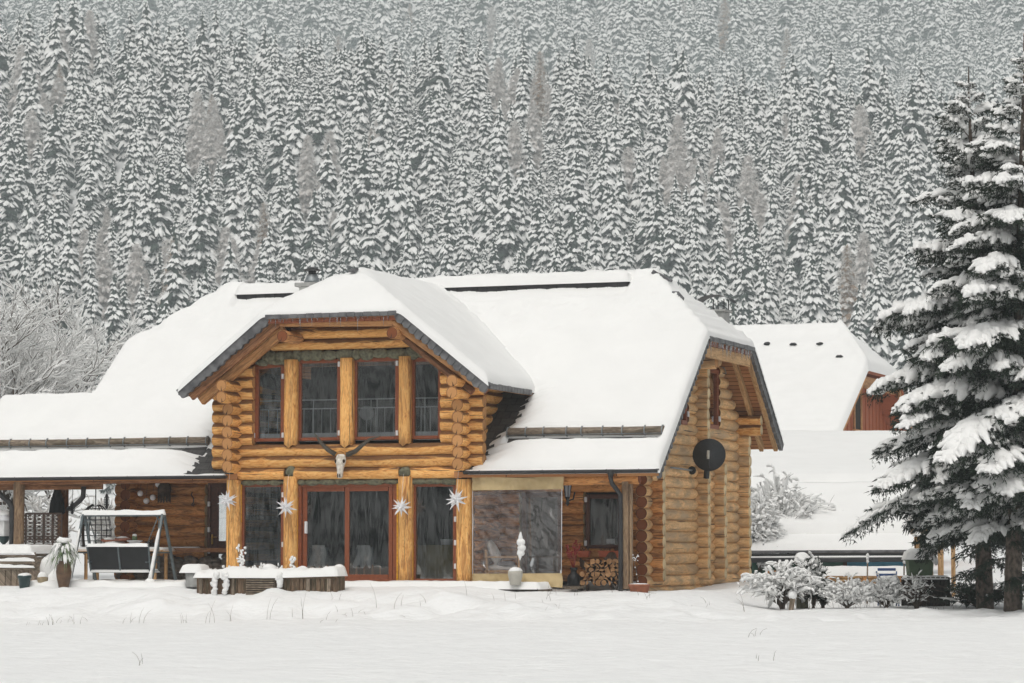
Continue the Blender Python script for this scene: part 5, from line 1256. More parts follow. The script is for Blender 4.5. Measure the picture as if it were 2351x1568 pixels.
# wooden tub at the left edge
y0 = -1.3; x0, x1 = ux(-14, y0), ux(80, y0); za, zb_ = vz(40, 1352, y0), vz(40, 1268, y0); T = Thing('plank_tub', 'weathered grey plank tub with layered snow at the left edge', 'wooden tub', ((x0+x1)/2, y0, za)); mb = MB(); n = 7
for i in range(n): mb.box((x0+(x1-x0)*i/n+.006, y0, za-.1), (x0+(x1-x0)*(i+1)/n-.006, y0+1.2, zb_-.12+random.uniform(-.01, .01)))
for k in range(3): z = zb_-.12+.0+k*.0; mb.box((x0-.03, y0-.03-.0*k, zb_-.42+k*.15), (x1+.03, y0, zb_-.30+k*.15))
T.part('staves', mb, 'plank_grey'); mb = MB(); mb.box((x0, y0, zb_-.1), (x1-.1, y0+1.2, zb_)); T.part('lid', mb, 'plank_grey'); sn = MB(); sn.slab(x0-.04, x1-.08, y0-.04, y0+1.2, zb_, .17, amp=.2)
for k in range(3): sn.slab(x0-.03, x1+.02, y0-.05, y0, zb_-.33+k*.15, .05, over=.005, res=.04, amp=.8)
T.part('snow_layers', sn, 'snow_small')
# pots, urn with palm
def pot(name, label, u0, u1, vt, vb, y, prof, mat, cap=.1, cat='plant pot', grp=None):
    x0, x1 = ux(u0, y), ux(u1, y); um = (u0+u1)/2; zb = vz(um, vb, y); zt = vz(um, vt, y); R = (x1-x0)/2; h = zt-zb; c = ((x0+x1)/2, y, zb); T = Thing(name, label, cat, c, group=grp); mb = MB(); mb.lathe(c, [(r*R, z*h) for r, z in prof], 24); T.part('pot', mb, mat)
    if cap: sn = MB(); r1 = prof[-1][0]*R; sn.blob((c[0], c[1], zt-.01), (r1*1.06, r1*1.06, cap), 16, 8, 0, .08, True); T.part('snow_cap', sn, 'snow_small')
    return T, c, zt
P1 = [(.62, 0), (.66, .02), (.9, .78), (1, .8), (1, .98), (.92, 1)]
pot('flower_pot', 'dark green flower pot capped with snow beside the plank tub', 43, 71, 1321, 1354, -1.85, P1, 'pot_green', .07)
pot('flower_pot', 'small beige pot heaped with snow left of the brown urn', 87, 110, 1324, 1340, -1.6, [(.75, 0), (.95, .5), (1, .9), (.9, 1)], 'pot_beige', .12)
T, c, zt = pot('urn', 'tall brown glazed urn holding a snow laden palm', 131, 163, 1288, 1353, -1.85, [(.5, 0), (.62, .05), (.9, .4), (1, .62), (.86, .85), (.6, .95), (.66, 1.)], 'urn_brown', 0)
r = np.random.RandomState(4); mb = MB(); sn = MB(); B = Vector((c[0], c[1], zt-.03))
for k in range(170):
    a = r.rand()*6.28; l = r.uniform(.3, .52); el = r.uniform(.5, 1.45); hh = r.uniform(.05, .34); pts = []; 
    for i in range(6):
        t = i/5; pts.append(B+Vector((math.cos(a)*l*math.cos(el)*t*1.3, math.sin(a)*l*math.cos(el)*t*1.3, hh+l*(math.sin(el)*t*1.9-1.7*t*t))))
    sd = Vector((-math.sin(a), math.cos(a), 0))*.014; vs = []
    for i, p in enumerate(pts): f = (1, 1.2, 1.2, 1, .7, .1)[i]; vs += [tuple(p-sd*f), tuple(p+sd*f)]
    mb.add(vs, [(2*i, 2*i+1, 2*i+3, 2*i+2) for i in range(5)])
    if k % 2 == 0: sn.tube([p+Vector((0, 0, .015)) for p in pts[1:5]], [.012, .030, .034, .012], 7, rnd=0)
mb.tube([B, B+Vector((0, 0, .35))], .05, 8)
for k in range(6): a = k*1.05; sn.blob(B+Vector((.09*math.cos(a), .09*math.sin(a), .50)), (.10, .10, .06), 9, 6, 0, .2)
P_ = Thing('palm_plant', 'shaggy palm bowed down by snow in the brown urn', 'plant', tuple(B)); P_.part('leaves', mb, 'palm'); P_.part('snow_load', sn, 'snow_small')
c = L3(106, 1320, -.6); sn = MB(); sn.blob((c[0], c[1], c[2]-.0), (.42, .4, .5), 16, 10, 0, .2); sn.blob((c[0]+.3, c[1]-.2, c[2]-.15), (.25, .25, .3), 12, 8, 0, .2); mb = MB(); mb.blob((c[0]+.02, c[1]+.05, c[2]-.05), (.4, .38, .5), 10, 7, 0, .2); T = Thing('snowy_boulder', 'snow covered stone heap between the tub and the urn', 'stone heap', (c[0], c[1], c[2]-.4)); T.part('stones', mb, 'stone'); T.part('snow_load', sn, 'snow')
# wall ornaments under the left porch
for i, (u, v, lb) in enumerate(((322, 1133, 'leftmost white paper ball on the dark log wall'), (336, 1150, 'lowest white paper ball on the dark log wall'), (351, 1142, 'white paper ball touching the wicker ornament'), (363, 1112, 'white paper ball half behind the wicker ornament'))):
    c = L3(u, v, 1.6); T = Thing('ball_lantern', lb, 'paper lantern', tuple(c), group='white balls on the log wall'); mb = MB(); mb.blob(c, (.072, .072, .072), 18, 12, 0, 0); T.part('paper_ball', mb, 'white_paper'); mb = MB(); mb.tube([(c[0], c[1], c[2]+.07), (c[0], c[1]+.05, vz(u, 1106, 1.6))], .004, 4); T.part('cord', mb, 'dark_metal')
c = L3(377, 1128, 1.65); T = Thing('wicker_ornament', 'shaggy dark wicker basket hanging upside down on the log wall', 'wall ornament', tuple(c)); mb = MB(); mb.blob((c[0], c[1], c[2]+.06), (.18, .15, .17), 14, 8, 0, .1); T.part('basket', mb, 'wicker'); mb = MB()
for k in range(60): a = random.random()*6.28; rr = .17*random.uniform(.6, 1.05); z0 = c[2]+.05; mb.tube([(c[0]+rr*.9*math.cos(a), c[1]+rr*.8*math.sin(a), z0+.05), (c[0]+rr*math.cos(a), c[1]+rr*.8*math.sin(a), z0-.12), (c[0]+rr*1.04*math.cos(a), c[1]+rr*.8*math.sin(a), z0-.24-random.random()*.1)], .008, 3)
T.part('fringe', mb, 'wicker')
c = L3(443, 1144, 1.8); mb = MB(); mb.tube([(c[0]-.02, c[1], c[2]+.15), (c[0]-.05, c[1], c[2]+.08), (c[0]+.02, c[1], c[2]), (c[0]+.01, c[1], c[2]-.1), (c[0]-.02, c[1]-.03, c[2]-.17), (c[0]+.04, c[1]-.04, c[2]-.19), (c[0]+.05, c[1]-.03, c[2]-.13)], .014, 6); single('iron_hook', mb, 'dark_metal', 'curly black iron hook on the log wall left of the door', 'hook', tuple(c))
c = L3(343, 1262, 1.1); bush('potted_plant', 'dark leafless pot plant behind the swing', (c[0], c[1], c[2]-.1), .3, .35, 22, 22, .03, .4, 'wicker', .2, 'L', 'wicker', 'plant')
# ---- star lanterns
def star(u, v, y, R, seed, label):
    c = L3(u, v, y); T = Thing('star_lantern', label, 'star lantern', (c[0], c[1], c[2]), group='white paper stars on the posts'); mb = MB(); rr = np.random.RandomState(seed)
    G = (1+5**.5)/2; D = []
    for i in range(20):
        z = 1-2*(i+.5)/20; a = 2*PI*i/G+seed; s_ = math.sqrt(1-z*z); D.append(Vector((s_*math.cos(a), s_*math.sin(a), z)))
    Rm = Matrix.Rotation(rr.rand()*3, 3, 'X') @ Matrix.Rotation(rr.rand()*3, 3, 'Z')
    for d in D:
        d = Rm @ d; e1 = d.cross(Vector((.3, .5, .8))).normalized(); e2 = d.cross(e1); l = R*rr.uniform(.88, 1.08); w = R*.15
        vs = [tuple(c+d*R*.16+(e1*math.cos(k*PI/2)+e2*math.sin(k*PI/2))*w) for k in range(4)]+[tuple(c+d*l)]
        mb.add(vs, [(k, (k+1) % 4, 4) for k in range(4)])
    mb.blob(c, (R*.22, R*.22, R*.22), 10, 7, 0, 0); T.part('spikes', mb, 'white_paper'); mb = MB(); mb.tube([c+Vector((0, 0, R*.25)), c+Vector((.01, .12, .75))], .004, 4); T.part('cord', mb, 'white_plastic')
star(522, 1149, -.4, .27, 1, 'white spiky star on the leftmost post of the lower bay'); star(656, 1165, -.4, .27, 2, 'white spiky star on the post left of the sliding door'); star(921, 1164, -.4, .26, 3, 'white spiky star on the post right of the sliding door'); star(1048, 1147, -.4, .28, 4, 'white spiky star on the post beside the clear curtain')
# ---- bull skull
y0 = -.22; c = L3(783, 1046, y0); T = Thing('bull_skull', 'bleached bull skull with long dark horns on the log front', 'skull', tuple(c)); mb = MB(); n = 14; vs = []; prof = [(.03, .075, .05), (.0, .11, .07), (-.05, .12, .09), (-.11, .135, .10), (-.17, .125, .10), (-.24, .095, .09), (-.33, .075, .085), (-.42, .07, .08), (-.48, .072, .07), (-.515, .05, .045), (-.52, .01, .01)]
for z, rx, ry in prof:
    for k in range(n): a = 2*PI*k/n; vs.append((c[0]+.02+rx*math.cos(a), y0-.05+ry*math.sin(a)*.9+z*.12, c[2]+z))
mb.add(vs, [(i*n+k, i*n+(k+1) % n, (i+1)*n+(k+1) % n, (i+1)*n+k) for i in range(len(prof)-1) for k in range(n)], 0, None, True); T.part('skull', mb, 'bone')
mb = MB()
for s in (-1, 1): mb.blob((c[0]+.02+s*.1, y0-.12, c[2]-.13), (.03, .035, .04), 9, 6); mb.blob((c[0]+.02+s*.025, y0-.17, c[2]-.46), (.014, .02, .045), 8, 5)
T.part('eye_socket', mb, 'crack')
for P in (((770, 1043), (752, 1032), (738, 1018), (728, 1003), (722, 995)), ((797, 1044), (816, 1036), (834, 1020), (850, 1008), (864, 1004), (874, 1001))):
    pts = [L3(u, v, y0-.03-.05*i) for i, (u, v) in enumerate(P)]; mb = MB(); mb.tube(pts, [.06, .055, .045, .032, .016, .008][:len(pts)] if len(pts) == 6 else [.06, .052, .04, .024, .007], 10); T.part('horn', mb, 'horn')
# ---- clear weather curtain
y0 = -.12; T = Thing('weather_curtain', 'clear plastic porch curtain with tan canvas bands at top and bottom', 'curtain', L3(1188, 1345, y0)[:])
def sheet(UV, nu, nv, fold, seed):
    P = np.zeros((nu+1, nv+1, 3)); (a, b, c, d) = UV     # tl, tr, br, bl in pixels
    for i in range(nu+1):
        for j in range(nv+1):
            s_, t_ = i/nu, j/nv; u = (a[0]*(1-s_)+b[0]*s_)*(1-t_)+(d[0]*(1-s_)+c[0]*s_)*t_; v = (a[1]*(1-s_)+b[1]*s_)*(1-t_)+(d[1]*(1-s_)+c[1]*s_)*t_
            p = LY(u, v, y0); P[i, j] = (p[0], y0, p[2])
    X_, Z_ = P[..., 0], P[..., 2]; P[..., 1] += fold*(fbm(X_*2+Z_*1.5, Z_*1.2-X_*.6, seed)*1.0+.4*fbm(X_*7, Z_*3, seed+3))
    return P
m1, m2, m3, m4 = (1085, 1126), (1290, 1123), (1289, 1316), (1085, 1317)
mb = MB(); mb.grid(sheet((m1, m2, m3, m4), 60, 60, .08, 5)); T.part('clear_sheet', mb, 'clear_sheet')
mb = MB(); g_ = sheet(((1082, 1091), (1295, 1090), m2, m1), 60, 14, .15, 8); sag = np.linspace(0, 1, 61)[:, None]*np.ones((1, 15)); g_[..., 2] -= .06*np.sin(sag*PI)*np.linspace(1, 0, 15)[None]; mb.grid(g_); T.part('canvas_band', mb, 'canvas')
mb = MB(); mb.grid(sheet((m4, m3, (1291, 1349), (1083, 1338)), 60, 12, .12, 11)); T.part('canvas_band', mb, 'canvas')
mb = MB()
for a, b in ((m1, m4), (m2, m3)): p, q_ = L3(*a, y0-.01), L3(*b, y0-.01); mb.tube([p, p.lerp(q_, .5), q_], .008, 4)
T.part('hem', mb, 'white_plastic')
# armchair behind the curtain
y0 = .7; T = Thing('armchair', 'wooden framed armchair with pale cushions behind the clear curtain', 'armchair', L3(1155, 1338, y0)[:]); zf = .9
def LL(u, v, dy=0): return L3(u, v, y0+dy)
mb = MB()
for dy in (0, .62): mb.beam(LL(1119, 1318, dy), LL(1116, 1262, dy), .05, .05); mb.beam(LL(1192, 1318, dy), LL(1190, 1281, dy), .05, .05); mb.beam(LL(1113, 1279, dy), LL(1196, 1279, dy), .06, .035); mb.beam(LL(1114, 1312, dy), LL(1194, 1311, dy), .05, .05); mb.beam(LL(1119, 1340, dy), LL(1119, 1318, dy), .05, .05); mb.beam(LL(1192, 1340, dy), LL(1192, 1318, dy), .05, .05)
T.part('frame', mb, 'plank_board'); mb = MB(); c = LL(1154, 1304, .31); mb.blob(c, (.42, .3, .09), 16, 8, 0, .05); T.part('seat_cushion', mb, 'cloth_white'); mb = MB(); c = LL(1135, 1270, .31); mb.blob(c, (.1, .27, .30), 14, 9, 0, .08, rot=Matrix.Rotation(-.35, 3, 'Y')); T.part('back_cushion', mb, 'cloth_white')
mb = MB(); c = LL(1162, 1294, .2); mb.blob(c, (.2, .2, .06), 12, 7, 0, .2); T.part('throw', mb, 'cloth_grey')
# white pot with a snow clad stake in front of the curtain
T, c, zt = pot('flower_pot', 'pale tapered pot with a snow cap before the clear curtain', 1167, 1199, 1310, 1343, -1.0, [(.66, 0), (.72, .03), (.95, .6), (1, .66), (1, .96), (.9, 1)], 'pot_pale', .09)
mb = MB(); p = L3(1188, 1310, -1.); mb.tube([p, L3(1189, 1232, -1.)], .010, 6); T2 = Thing('plant_stake', 'thin stake with a white snow clump rising from the pale pot', 'plant stake', p[:]); T2.part('stake', mb, 'stalk'); sn = MB()
for u, v, w in ((1195, 1234, .05), (1196, 1245, .085), (1198, 1258, .09), (1196, 1268, .075), (1194, 1276, .04)): sn.blob(L3(u, v, -1.), (w, w*.8, .10), 10, 7, 0, .25)
T2.part('snow_load', sn, 'snow_small')
# ---- satellite dish
c = Vector(LX(1628, 1044, xt+.28)); T = Thing('satellite_dish', 'round dark grey satellite dish with a dusting of snow on the gable', 'satellite dish', c[:]); ax = Vector((.22, -.97, .16)); mb = MB(); mb.lathe(c, [(.385, .0), (.36, -.03), (.25, -.07), (.0, -.09), (.0, -.10), (.26, -.085), (.37, -.045), (.392, -.01)], 40, axis=ax); d_ = T.part('reflector', mb, 'dark_metal' if False else 'dish_grey')
p = Vector(LX(1629, 1096, xt+.2)); p2 = c+ax*.42+Vector((0, 0, -.16)); mb = MB(); mb.beam(c+Vector((0, 0, -.36)), p2, .04, .05); mb.beam((c.x-.05, c.y, c.z-.34), (c.x-.08, c.y+.02, c.z-.56), .10, .09); mb.beam(c-ax*.06, (xt, c.y+.15, c.z-.1), .06, .06); T.part('arm', mb, 'dark_metal'); mb = MB(); mb.tube([p2+Vector((0, 0, -.02)), p2+Vector((0, 0, .06)), p2+Vector((0, .02, .18))], [.03, .035, .03], 10); T.part('receiver', mb, 'pot_pale')
sn = MB(); rr = np.random.RandomState(8)
e1 = Vector((.97, .22, 0)); e2 = ax.cross(e1).normalized(); e2 = e2 if e2.z > 0 else -e2
for k in range(150):
    a, b = rr.uniform(-.02, .3), rr.uniform(-.34, -.12)
    if a*a+b*b < .35**2 and b < -.24+.45*a: q_ = math.hypot(a, b); sn.blob(c+e1*a+e2*b+ax*(-.088+.6*q_*q_), (rr.uniform(.005, .014),)*3, 6, 4, 0, .3)
T.part('snow_dusting', sn, 'snow_small')
p, q_ = Vector(LX(1540, 1073, xWr+.2)), Vector(LX(1589, 1080, xWr+.2)); T = Thing('wall_bracket_pipe', 'pale metal pipe with a round foot along the gable logs', 'pipe', q_[:]); mb = MB(); mb.tube([p, q_], .022, 8); T.part('pipe', mb, 'zinc'); mb = MB(); mb.lathe(q_, [(.02, -.03), (.1, -.02), (.1, .0), (.04, .02)], 12, axis=(0, 1, 0)); T.part('wall_foot', mb, 'dark_metal')
# ---- right porch: firewood, window boxes, milk can, lamp
rr = random.Random(3); yf = .75; xs0, xs1 = ux(1334, yf), ux(1436, yf); zb0 = .83; row = 0; z = zb0; logs = []
base = None; SH = []
for k in range(6):
    mb = MB(); n = rr.choice([3, 4, 4, 5]); R = .085; vs = []; an = [2*PI*i/n+rr.uniform(-.4, .4) for i in range(n)]
    if k < 4: ang = sorted([0, rr.uniform(1.0, 1.6), rr.uniform(2., 2.6)]+([rr.uniform(3.3, 4.2)] if k % 2 else [])); rad = [1., .95, .9, .8]
    else: ang = [i*PI/4 for i in range(8)]; rad = [.85]*8
    m = len(ang); cxx = sum(R*rad[i]*math.cos(ang[i]) for i in range(m))/m; czz = sum(R*rad[i]*math.sin(ang[i]) for i in range(m))/m
    for yy in (0, .45): vs += [(R*rad[i]*math.cos(ang[i])-cxx, yy, R*rad[i]*math.sin(ang[i])-czz) for i in range(m)]
    fs = [tuple(range(m)), tuple(range(2*m-1, m-1, -1))]+[(i, m+i, m+(i+1) % m, (i+1) % m) for i in range(m)]
    mb.add(vs, fs, [0, 0]+[1]*m); SH.append(mb)
meshes = []
for mb in SH: o = mb.build('firewood_log', ['firewood_split', 'firewood_bark']); meshes.append(o.data); bpy.data.objects.remove(o)
z = zb0+.05; row = 0
while z < vz(1390, 1289, yf):
    f = (z-zb0)/(vz(1390, 1274, yf)-zb0); x = xs0+.03+.38*max(0, f-.45)*1.6+(row % 2)*.05
    while x < xs1:
        w = Thing.__new__(Thing); o = bpy.data.objects.new('firewood_log', rr.choice(meshes)); COL.objects.link(o); sc_ = rr.uniform(.75, 1.15)
        o.location = toW(x, yf+rr.uniform(-.05, .04), z); o.rotation_euler = (0, rr.uniform(0, 6.28), -A+rr.uniform(-.05, .05)); o.rotation_mode = 'ZXY'; o.scale = (sc_, 1, sc_)
        tag(o, 'split firewood log in the stack under the porch window', 'firewood', 'firewood stacked under the window'); x += rr.uniform(.105, .14)
    z += .095; row += 1
for i, (u0, u1, lb) in enumerate(((1325, 1352, 'orange window box at the left end of the sill'), (1373, 1401, 'orange window box between the other two'), (1404, 1430, 'orange window box partly behind the downpipe'))):
    y0 = 1.62; x0, x1 = ux(u0, y0), ux(u1, y0); za, zb_ = vz(1375, 1279, y0), vz(1375, 1265, y0); T = Thing('window_box', lb, 'window box', ((x0+x1)/2, y0, za), group='window boxes under the porch window'); mb = MB(); vs = []
    for z, g in ((za, .03), (zb_, 0)): vs += [(x0+g, y0+g*.5, z), (x1-g, y0+g*.5, z), (x1-g, y0+.16-g*.5, z), (x0+g, y0+.16-g*.5, z)]
    mb.add(vs, [(0, 3, 2, 1), (0, 1, 5, 4), (1, 2, 6, 5), (2, 3, 7, 6), (3, 0, 4, 7), (4, 5, 6, 7)]); mb.box((x0-.01, y0-.01, zb_-.02), (x1+.01, y0+.17, zb_+.005)); T.part('trough', mb, 'orange_plastic'); mb = MB()
    for k in range(26): x = random.uniform(x0+.02, x1-.02); mb.tube([(x, y0+.08, zb_), (x+random.uniform(-.06, .06), y0+random.uniform(0, .15), zb_+random.uniform(.04, .11))], .004, 3)
    T.part('dead_plants', mb, 'bush_red')
T, c, zt = pot('milk_can', 'old dark milk can standing left of the firewood', 1303, 1331, 1303, 1346, .7, [(.8, 0), (1, .06), (1, .45), (.85, .6), (.5, .72), (.46, .86), (.62, .92), (.62, 1)], 'dark_metal', 0, 'milk can')
r = np.random.RandomState(9); mb = MB()
for k in range(9):
    b = Vector((c[0], c[1], zt-.05)); tip = L3(1300+r.uniform(0, 40), 1240+r.uniform(0, 25), .7); md = b.lerp(tip, .5)+Vector((r.normal()*.04, 0, .03)); mb.tube([b, md, tip], [.006, .005, .003], 4)
    for q_ in range(12): s_ = md.lerp(tip, r.rand()); mb.blob((s_.x+r.normal()*.02, s_.y+r.normal()*.02, s_.z+r.normal()*.02), (.018,)*3, 6, 4, 0, .1)
single('berry_branches', mb, 'rosehip', 'dark red berry branches standing in the milk can', 'branches', (c[0], c[1], zt-.05))
c = L3(1303, 1125, .5); T = Thing('wall_lantern', 'black carriage lantern on the porch right of the curtain', 'wall lamp', c[:]); mb = MB(); mb.lathe(c, [(.05, -.16), (.09, .12), (.10, .14)], 6, sm=False); T.part('lamp_glass', mb, 'cloth_grey'); mb = MB(); mb.lathe((c[0], c[1], c[2]+.14), [(.13, 0), (.08, .07), (.03, .12)], 6); mb.lathe((c[0], c[1], c[2]-.34), [(.008, -.02), (.05, .04), (.03, .1), (.06, .18)], 8); mb.tube([(c[0], c[1], c[2]-.25), (c[0]+.1, c[1]+.1, c[2]-.2), (c[0]+.12, c[1]+.15, c[2]-.05)], .02, 6)
for k in range(6): a = k*PI/3; mb.tube([(c[0]+.052*math.cos(a), c[1]+.052*math.sin(a), c[2]-.16), (c[0]+.098*math.cos(a), c[1]+.098*math.sin(a), c[2]+.14)], .008, 4)
T.part('lamp_body', mb, 'dark_metal')
T, c, zt = pot('flower_pot', 'terracotta pot with a snowy dead stem at the right log corner', 1443, 1492, 1341, 1361, -.35, [(.78, 0), (.92, .75), (1, .78), (1, 1), (.9, 1)], 'terracotta', .03)
mb = MB(); a, b = L3(1466, 1341, -.35), L3(1453, 1277, -.35); mb.tube([a, a.lerp(b, .5)+Vector((.01, 0, 0)), b], .006, 4); T = Thing('dead_flower', 'thin dead flower stem tipped with snow in the terracotta pot', 'plant', a[:]); T.part('stem', mb, 'stalk'); sn = MB()
for k in range(12): p = b+Vector((random.uniform(-.02, .16)*(.4+k/12), random.uniform(-.05, .05), random.uniform(-.12, .06))); sn.blob(p, (.014,)*3, 6, 4, 0, .2)
for t in (.1, .35, .6): sn.blob(a.lerp(b, t), (.013, .013, .02), 6, 4, 0, .2)
T.part('snow_buds', sn, 'snow_small')
mb = MB(); x0, x1 = ux(1291, .2), ux(1331, .2); z = vz(1310, 1350, .2)
for i in range(13): x = x0+(x1-x0)*i/13; mb.beam((x, .0, z), (x+.05, .45, z+.02), .018, .05)
single('boot_mat', mb, 'plank_grey', 'dark slatted boot mat beside the canvas curtain', 'mat', ((x0+x1)/2, .2, z))
# ---- planter box in front
y0 = -2.35; x0, x1 = ux(452, y0), ux(774, y0); za, zb_ = vz(612, 1366, y0)-.3, vz(612, 1322, y0); D_ = .45; T = Thing('raised_planter', 'long weathered plank planter box topped with thick snow', 'planter', ((x0+x1)/2, y0, za)); mb = MB(); n = 34
for i in range(n):
    a, b = x0+(x1-x0)*i/n, x0+(x1-x0)*(i+1)/n
    mb.box((a+.004, y0+random.uniform(-.006, .006), za), (b-.004, y0+.03, zb_-.01))
for i in range(9): a = y0+D_*i/9; mb.box((x1-.03, a+.004, za), (x1+random.uniform(-.004, .004), a+D_/9-.004, zb_-.01)); mb.box((x0, a+.004, za), (x0+.03, a+D_/9-.004, zb_-.01))
mb.box((x0, y0+D_-.03, za), (x1, y0+D_, zb_)); T.part('planks', mb, 'plank_dark')
for u in (463, 537, 629, 709, 757): mb = MB(); x = ux(u, y0); mb.box((x-.045, y0-.045, za), (x+.045, y0-.008, zb_)); T.part('post', mb, 'plank_grey')
mb = MB(); mb.box((x0-.02, y0-.05, zb_-.06), (x1+.02, y0-.012, zb_)); T.part('rail', mb, 'plank_dark')
mb = MB(); a, b = ux(568, y0), ux(632, y0)
for i in range(9): z = zb_-.08-i*.052; mb.box((a, y0-.085, z-.03), (b, y0-.05, z))
mb.box((a, y0-.05, za), (b, y0-.047, zb_-.06), 1); T.part('slatted_panel', mb, ['plank_grey', 'slat_dark'])
sn = MB(); sn.slab(x0-.02, x1+.02, y0-.06, y0+D_+.02, zb_-.02, .16, res=.05, over=.03, amp=.9, zf=lambda X, Y: .05*np.clip((X-x0)/(x1-x0)-.55, 0, 1)*2); T.part('snow_cap', sn, 'snow')
sn = MB()
for u, v0, v1 in ((496, 1318, 1363), (518, 1318, 1360), (641, 1320, 1345)):
    for k in range(9): t = k/8; sn.blob(L3(u+random.uniform(-3, 3)-t*6*(u < 500), v0+(v1-v0)*t, y0-.09), (.06+.02*random.random(), .05, .055), 8, 6, 0, .3)
T.part('snow_streak', sn, 'snow_small')
mb = MB(); sn = MB(); zs = zb_+.15
for u, vt, n in ((553, 1250, 26), (675, 1279, 12), (600, 1296, 8), (640, 1296, 8), (520, 1300, 6), (580, 1300, 5)):
    b = L3(u, 1312, y0+.35)
    for k in range(n):
        t = random.random(); tip = L3(u+random.uniform(-9, 10), vt+(1312-vt)*t*.8, y0+.35); mb.tube([(b.x+(tip.x-b.x)*.3, b.y, b.z-.05), b.lerp(tip, .6), tip], .004, 4); sn.blob(tip, (random.uniform(.018, .04),)*2+(random.uniform(.02, .045),), 7, 5, 0, .25)
T = Thing('dead_perennials', 'dead garden stems carrying snow balls along the planter box', 'plants', (x0+1., y0+.35, zs)); T.part('stems', mb, 'twig'); T.part('snow_buds', sn, 'snow_small')
T, c, zt = pot('flower_pot', 'small mossy pot with a round snow ball on the planter', 609, 629, 1309, 1322, y0+.2, P1, 'pot_beige', .0); sn = MB(); sn.blob((c[0], c[1], zt+.03), (.17, .16, .12), 12, 8, 0, .1); T.part('snow_cap', sn, 'snow_small')
T, c, zt = pot('concrete_tub', 'pale grey concrete tub under thick snow beside the planter', 428, 470, 1311, 1348, -1.75, [(.9, 0), (.92, .03), (1, 1), (.9, 1)], 'concrete', .0, 'planter'); sn = MB(); sn.slab(c[0]-.26, c[0]+.26, c[1]-.25, c[1]+.25, zt-.01, .17, over=.02, amp=.15); T.part('snow_cap', sn, 'snow_small')
# ---- inside the glazed bay
for u, lb in ((733, 'chair with a pale throw behind the left door pane'), (837, 'chair with a white throw behind the right door pane')):
    y0 = .5; w = .26; c = L3(u, 1330, y0); T = Thing('chair', lb, 'chair', c[:]); mb = MB(); z0 = .9; zt = vz(u, 1254, y0); zs = vz(u, 1296, y0)
    for sx in (-1, 1):
        for sy in (0, .45): mb.beam((c.x+sx*.2, y0+sy, z0), (c.x+sx*.2, y0+sy, zs), .035, .035)
    T.part('legs_frame', mb, 'beam_mid'); mb = MB(); mb.box((c.x-.24, y0, zs-.03), (c.x+.24, y0+.48, zs)); T.part('seat', mb, 'cloth_grey'); mb = MB(); mb.box((c.x-.22, y0-.03, zs), (c.x+.22, y0+.01, zt-.02)); T.part('backrest', mb, 'cloth_grey')
    mb = MB(); g_ = np.zeros((16, 12, 3))
    for i in range(16):
        for j in range(12): s_ = i/15-.5; t_ = j/11; g_[i, j] = (c.x+s_*(.34+.1*t_)+.03*math.sin(t_*5), y0-.06-.03*math.sin(s_*14+t_*2)-.02*t_, zt+.02-(zt-zs+.06+.05*math.sin(i))*t_)
    mb.grid(g_); T.part('throw', mb, 'cloth_white')
y0 = .55; x0, x1 = ux(957, y0), ux(1041, y0); mb = MB(); n = 42
for i in range(n): a = x0+(x1-x0)*i/n; mb.tube([(a+.01, y0, .9), (a+.01, y0, vz(1000, 1251, y0))], (x1-x0)/n*.52, 5)
single('bamboo_screen', mb, 'bamboo', 'pale bamboo mat screen inside the right window', 'screen', ((x0+x1)/2, y0, .9))
c = L3(1028, 1251, y0+.25); mb = MB(); mb.lathe(c, [(.14, -.05), (.17, .12), (.17, .13), (.14, .13)], 18); single('flower_pot', mb, 'white_plastic', 'white pot peeping over the bamboo screen indoors', 'plant pot', c[:])
mb = MB(); p = L3(900, 1290, .5); mb.box((p.x-.015, .5, .9), (p.x+.02, .55, vz(897, 1243, .5))); single('floor_lamp', mb, 'white_plastic', 'slim white upright lamp at the right door edge indoors', 'lamp', (p.x, .5, .9))
# ================================================================== NEIGHBOUR HOUSE, SHED, GARDEN
random.seed(31)
D2 = 112.; c2 = toL(*WP(1990, 845, D2)); x2 = c2[0]; zc2 = WP(1990, 845, D2)[2]
b2 = LX(2062, 858, x2); ym = (c2[1]+b2[1])/2; ap = LY(1937, 762, ym); rk = LX(1918, 1012, x2)
s2 = (zc2-rk[2])/(c2[1]-rk[1]); zr2 = zc2+s2*(ym-c2[1]); xa2 = ap[0]; lx = ap[0]-17.
ye2 = rk[1]-2.2; N2 = Thing('neighbour_house', 'rust red board gabled house with a snowy tiled roof behind the log house', 'house', toL(*WP(1900, 1264, 110))[:2]+(1.5,))
zf2 = lambda x, y: zr2-s2*(ym-y)
zb2 = lambda x, y: zr2-s2*(y-ym)
zh2 = lambda x, y: zr2-(zr2-zc2)/(x2-xa2)*(x-xa2)
yb2 = 2*ym-ye2
mb = MB(); mb.prism([(lx, ye2), (x2, ye2), (x2, c2[1]), (xa2, ym), (lx, ym)], zf2, .2); mb.prism([(lx, ym), (xa2, ym), (x2, b2[1]), (x2, yb2), (lx, yb2)], zb2, .2); mb.prism([(x2, c2[1]), (x2, b2[1]), (xa2, ym)], zh2, .2)
rf = N2.part('roof', mb, ['slate', 'barn_red'])
xs = np.arange(lx, x2+.12, .1); ys = np.arange(ye2, yb2, .1); X, Y = np.meshgrid(xs, ys, indexing='ij'); Z = smin(smin(zf2(X, Y), zb2(X, Y)), zh2(X, Y))
T_ = .22+.03*np.abs(np.sin((Y-ye2)*PI/.42))+.015*np.abs(np.sin(X*PI/.3))+.02*fbm(X, Y, 3); hipl = np.exp(-((zf2(X, Y)-zh2(X, Y))/.25)**2)*(X > xa2-.2)+np.exp(-((Y-ym)/.22)**2)*(X < xa2)
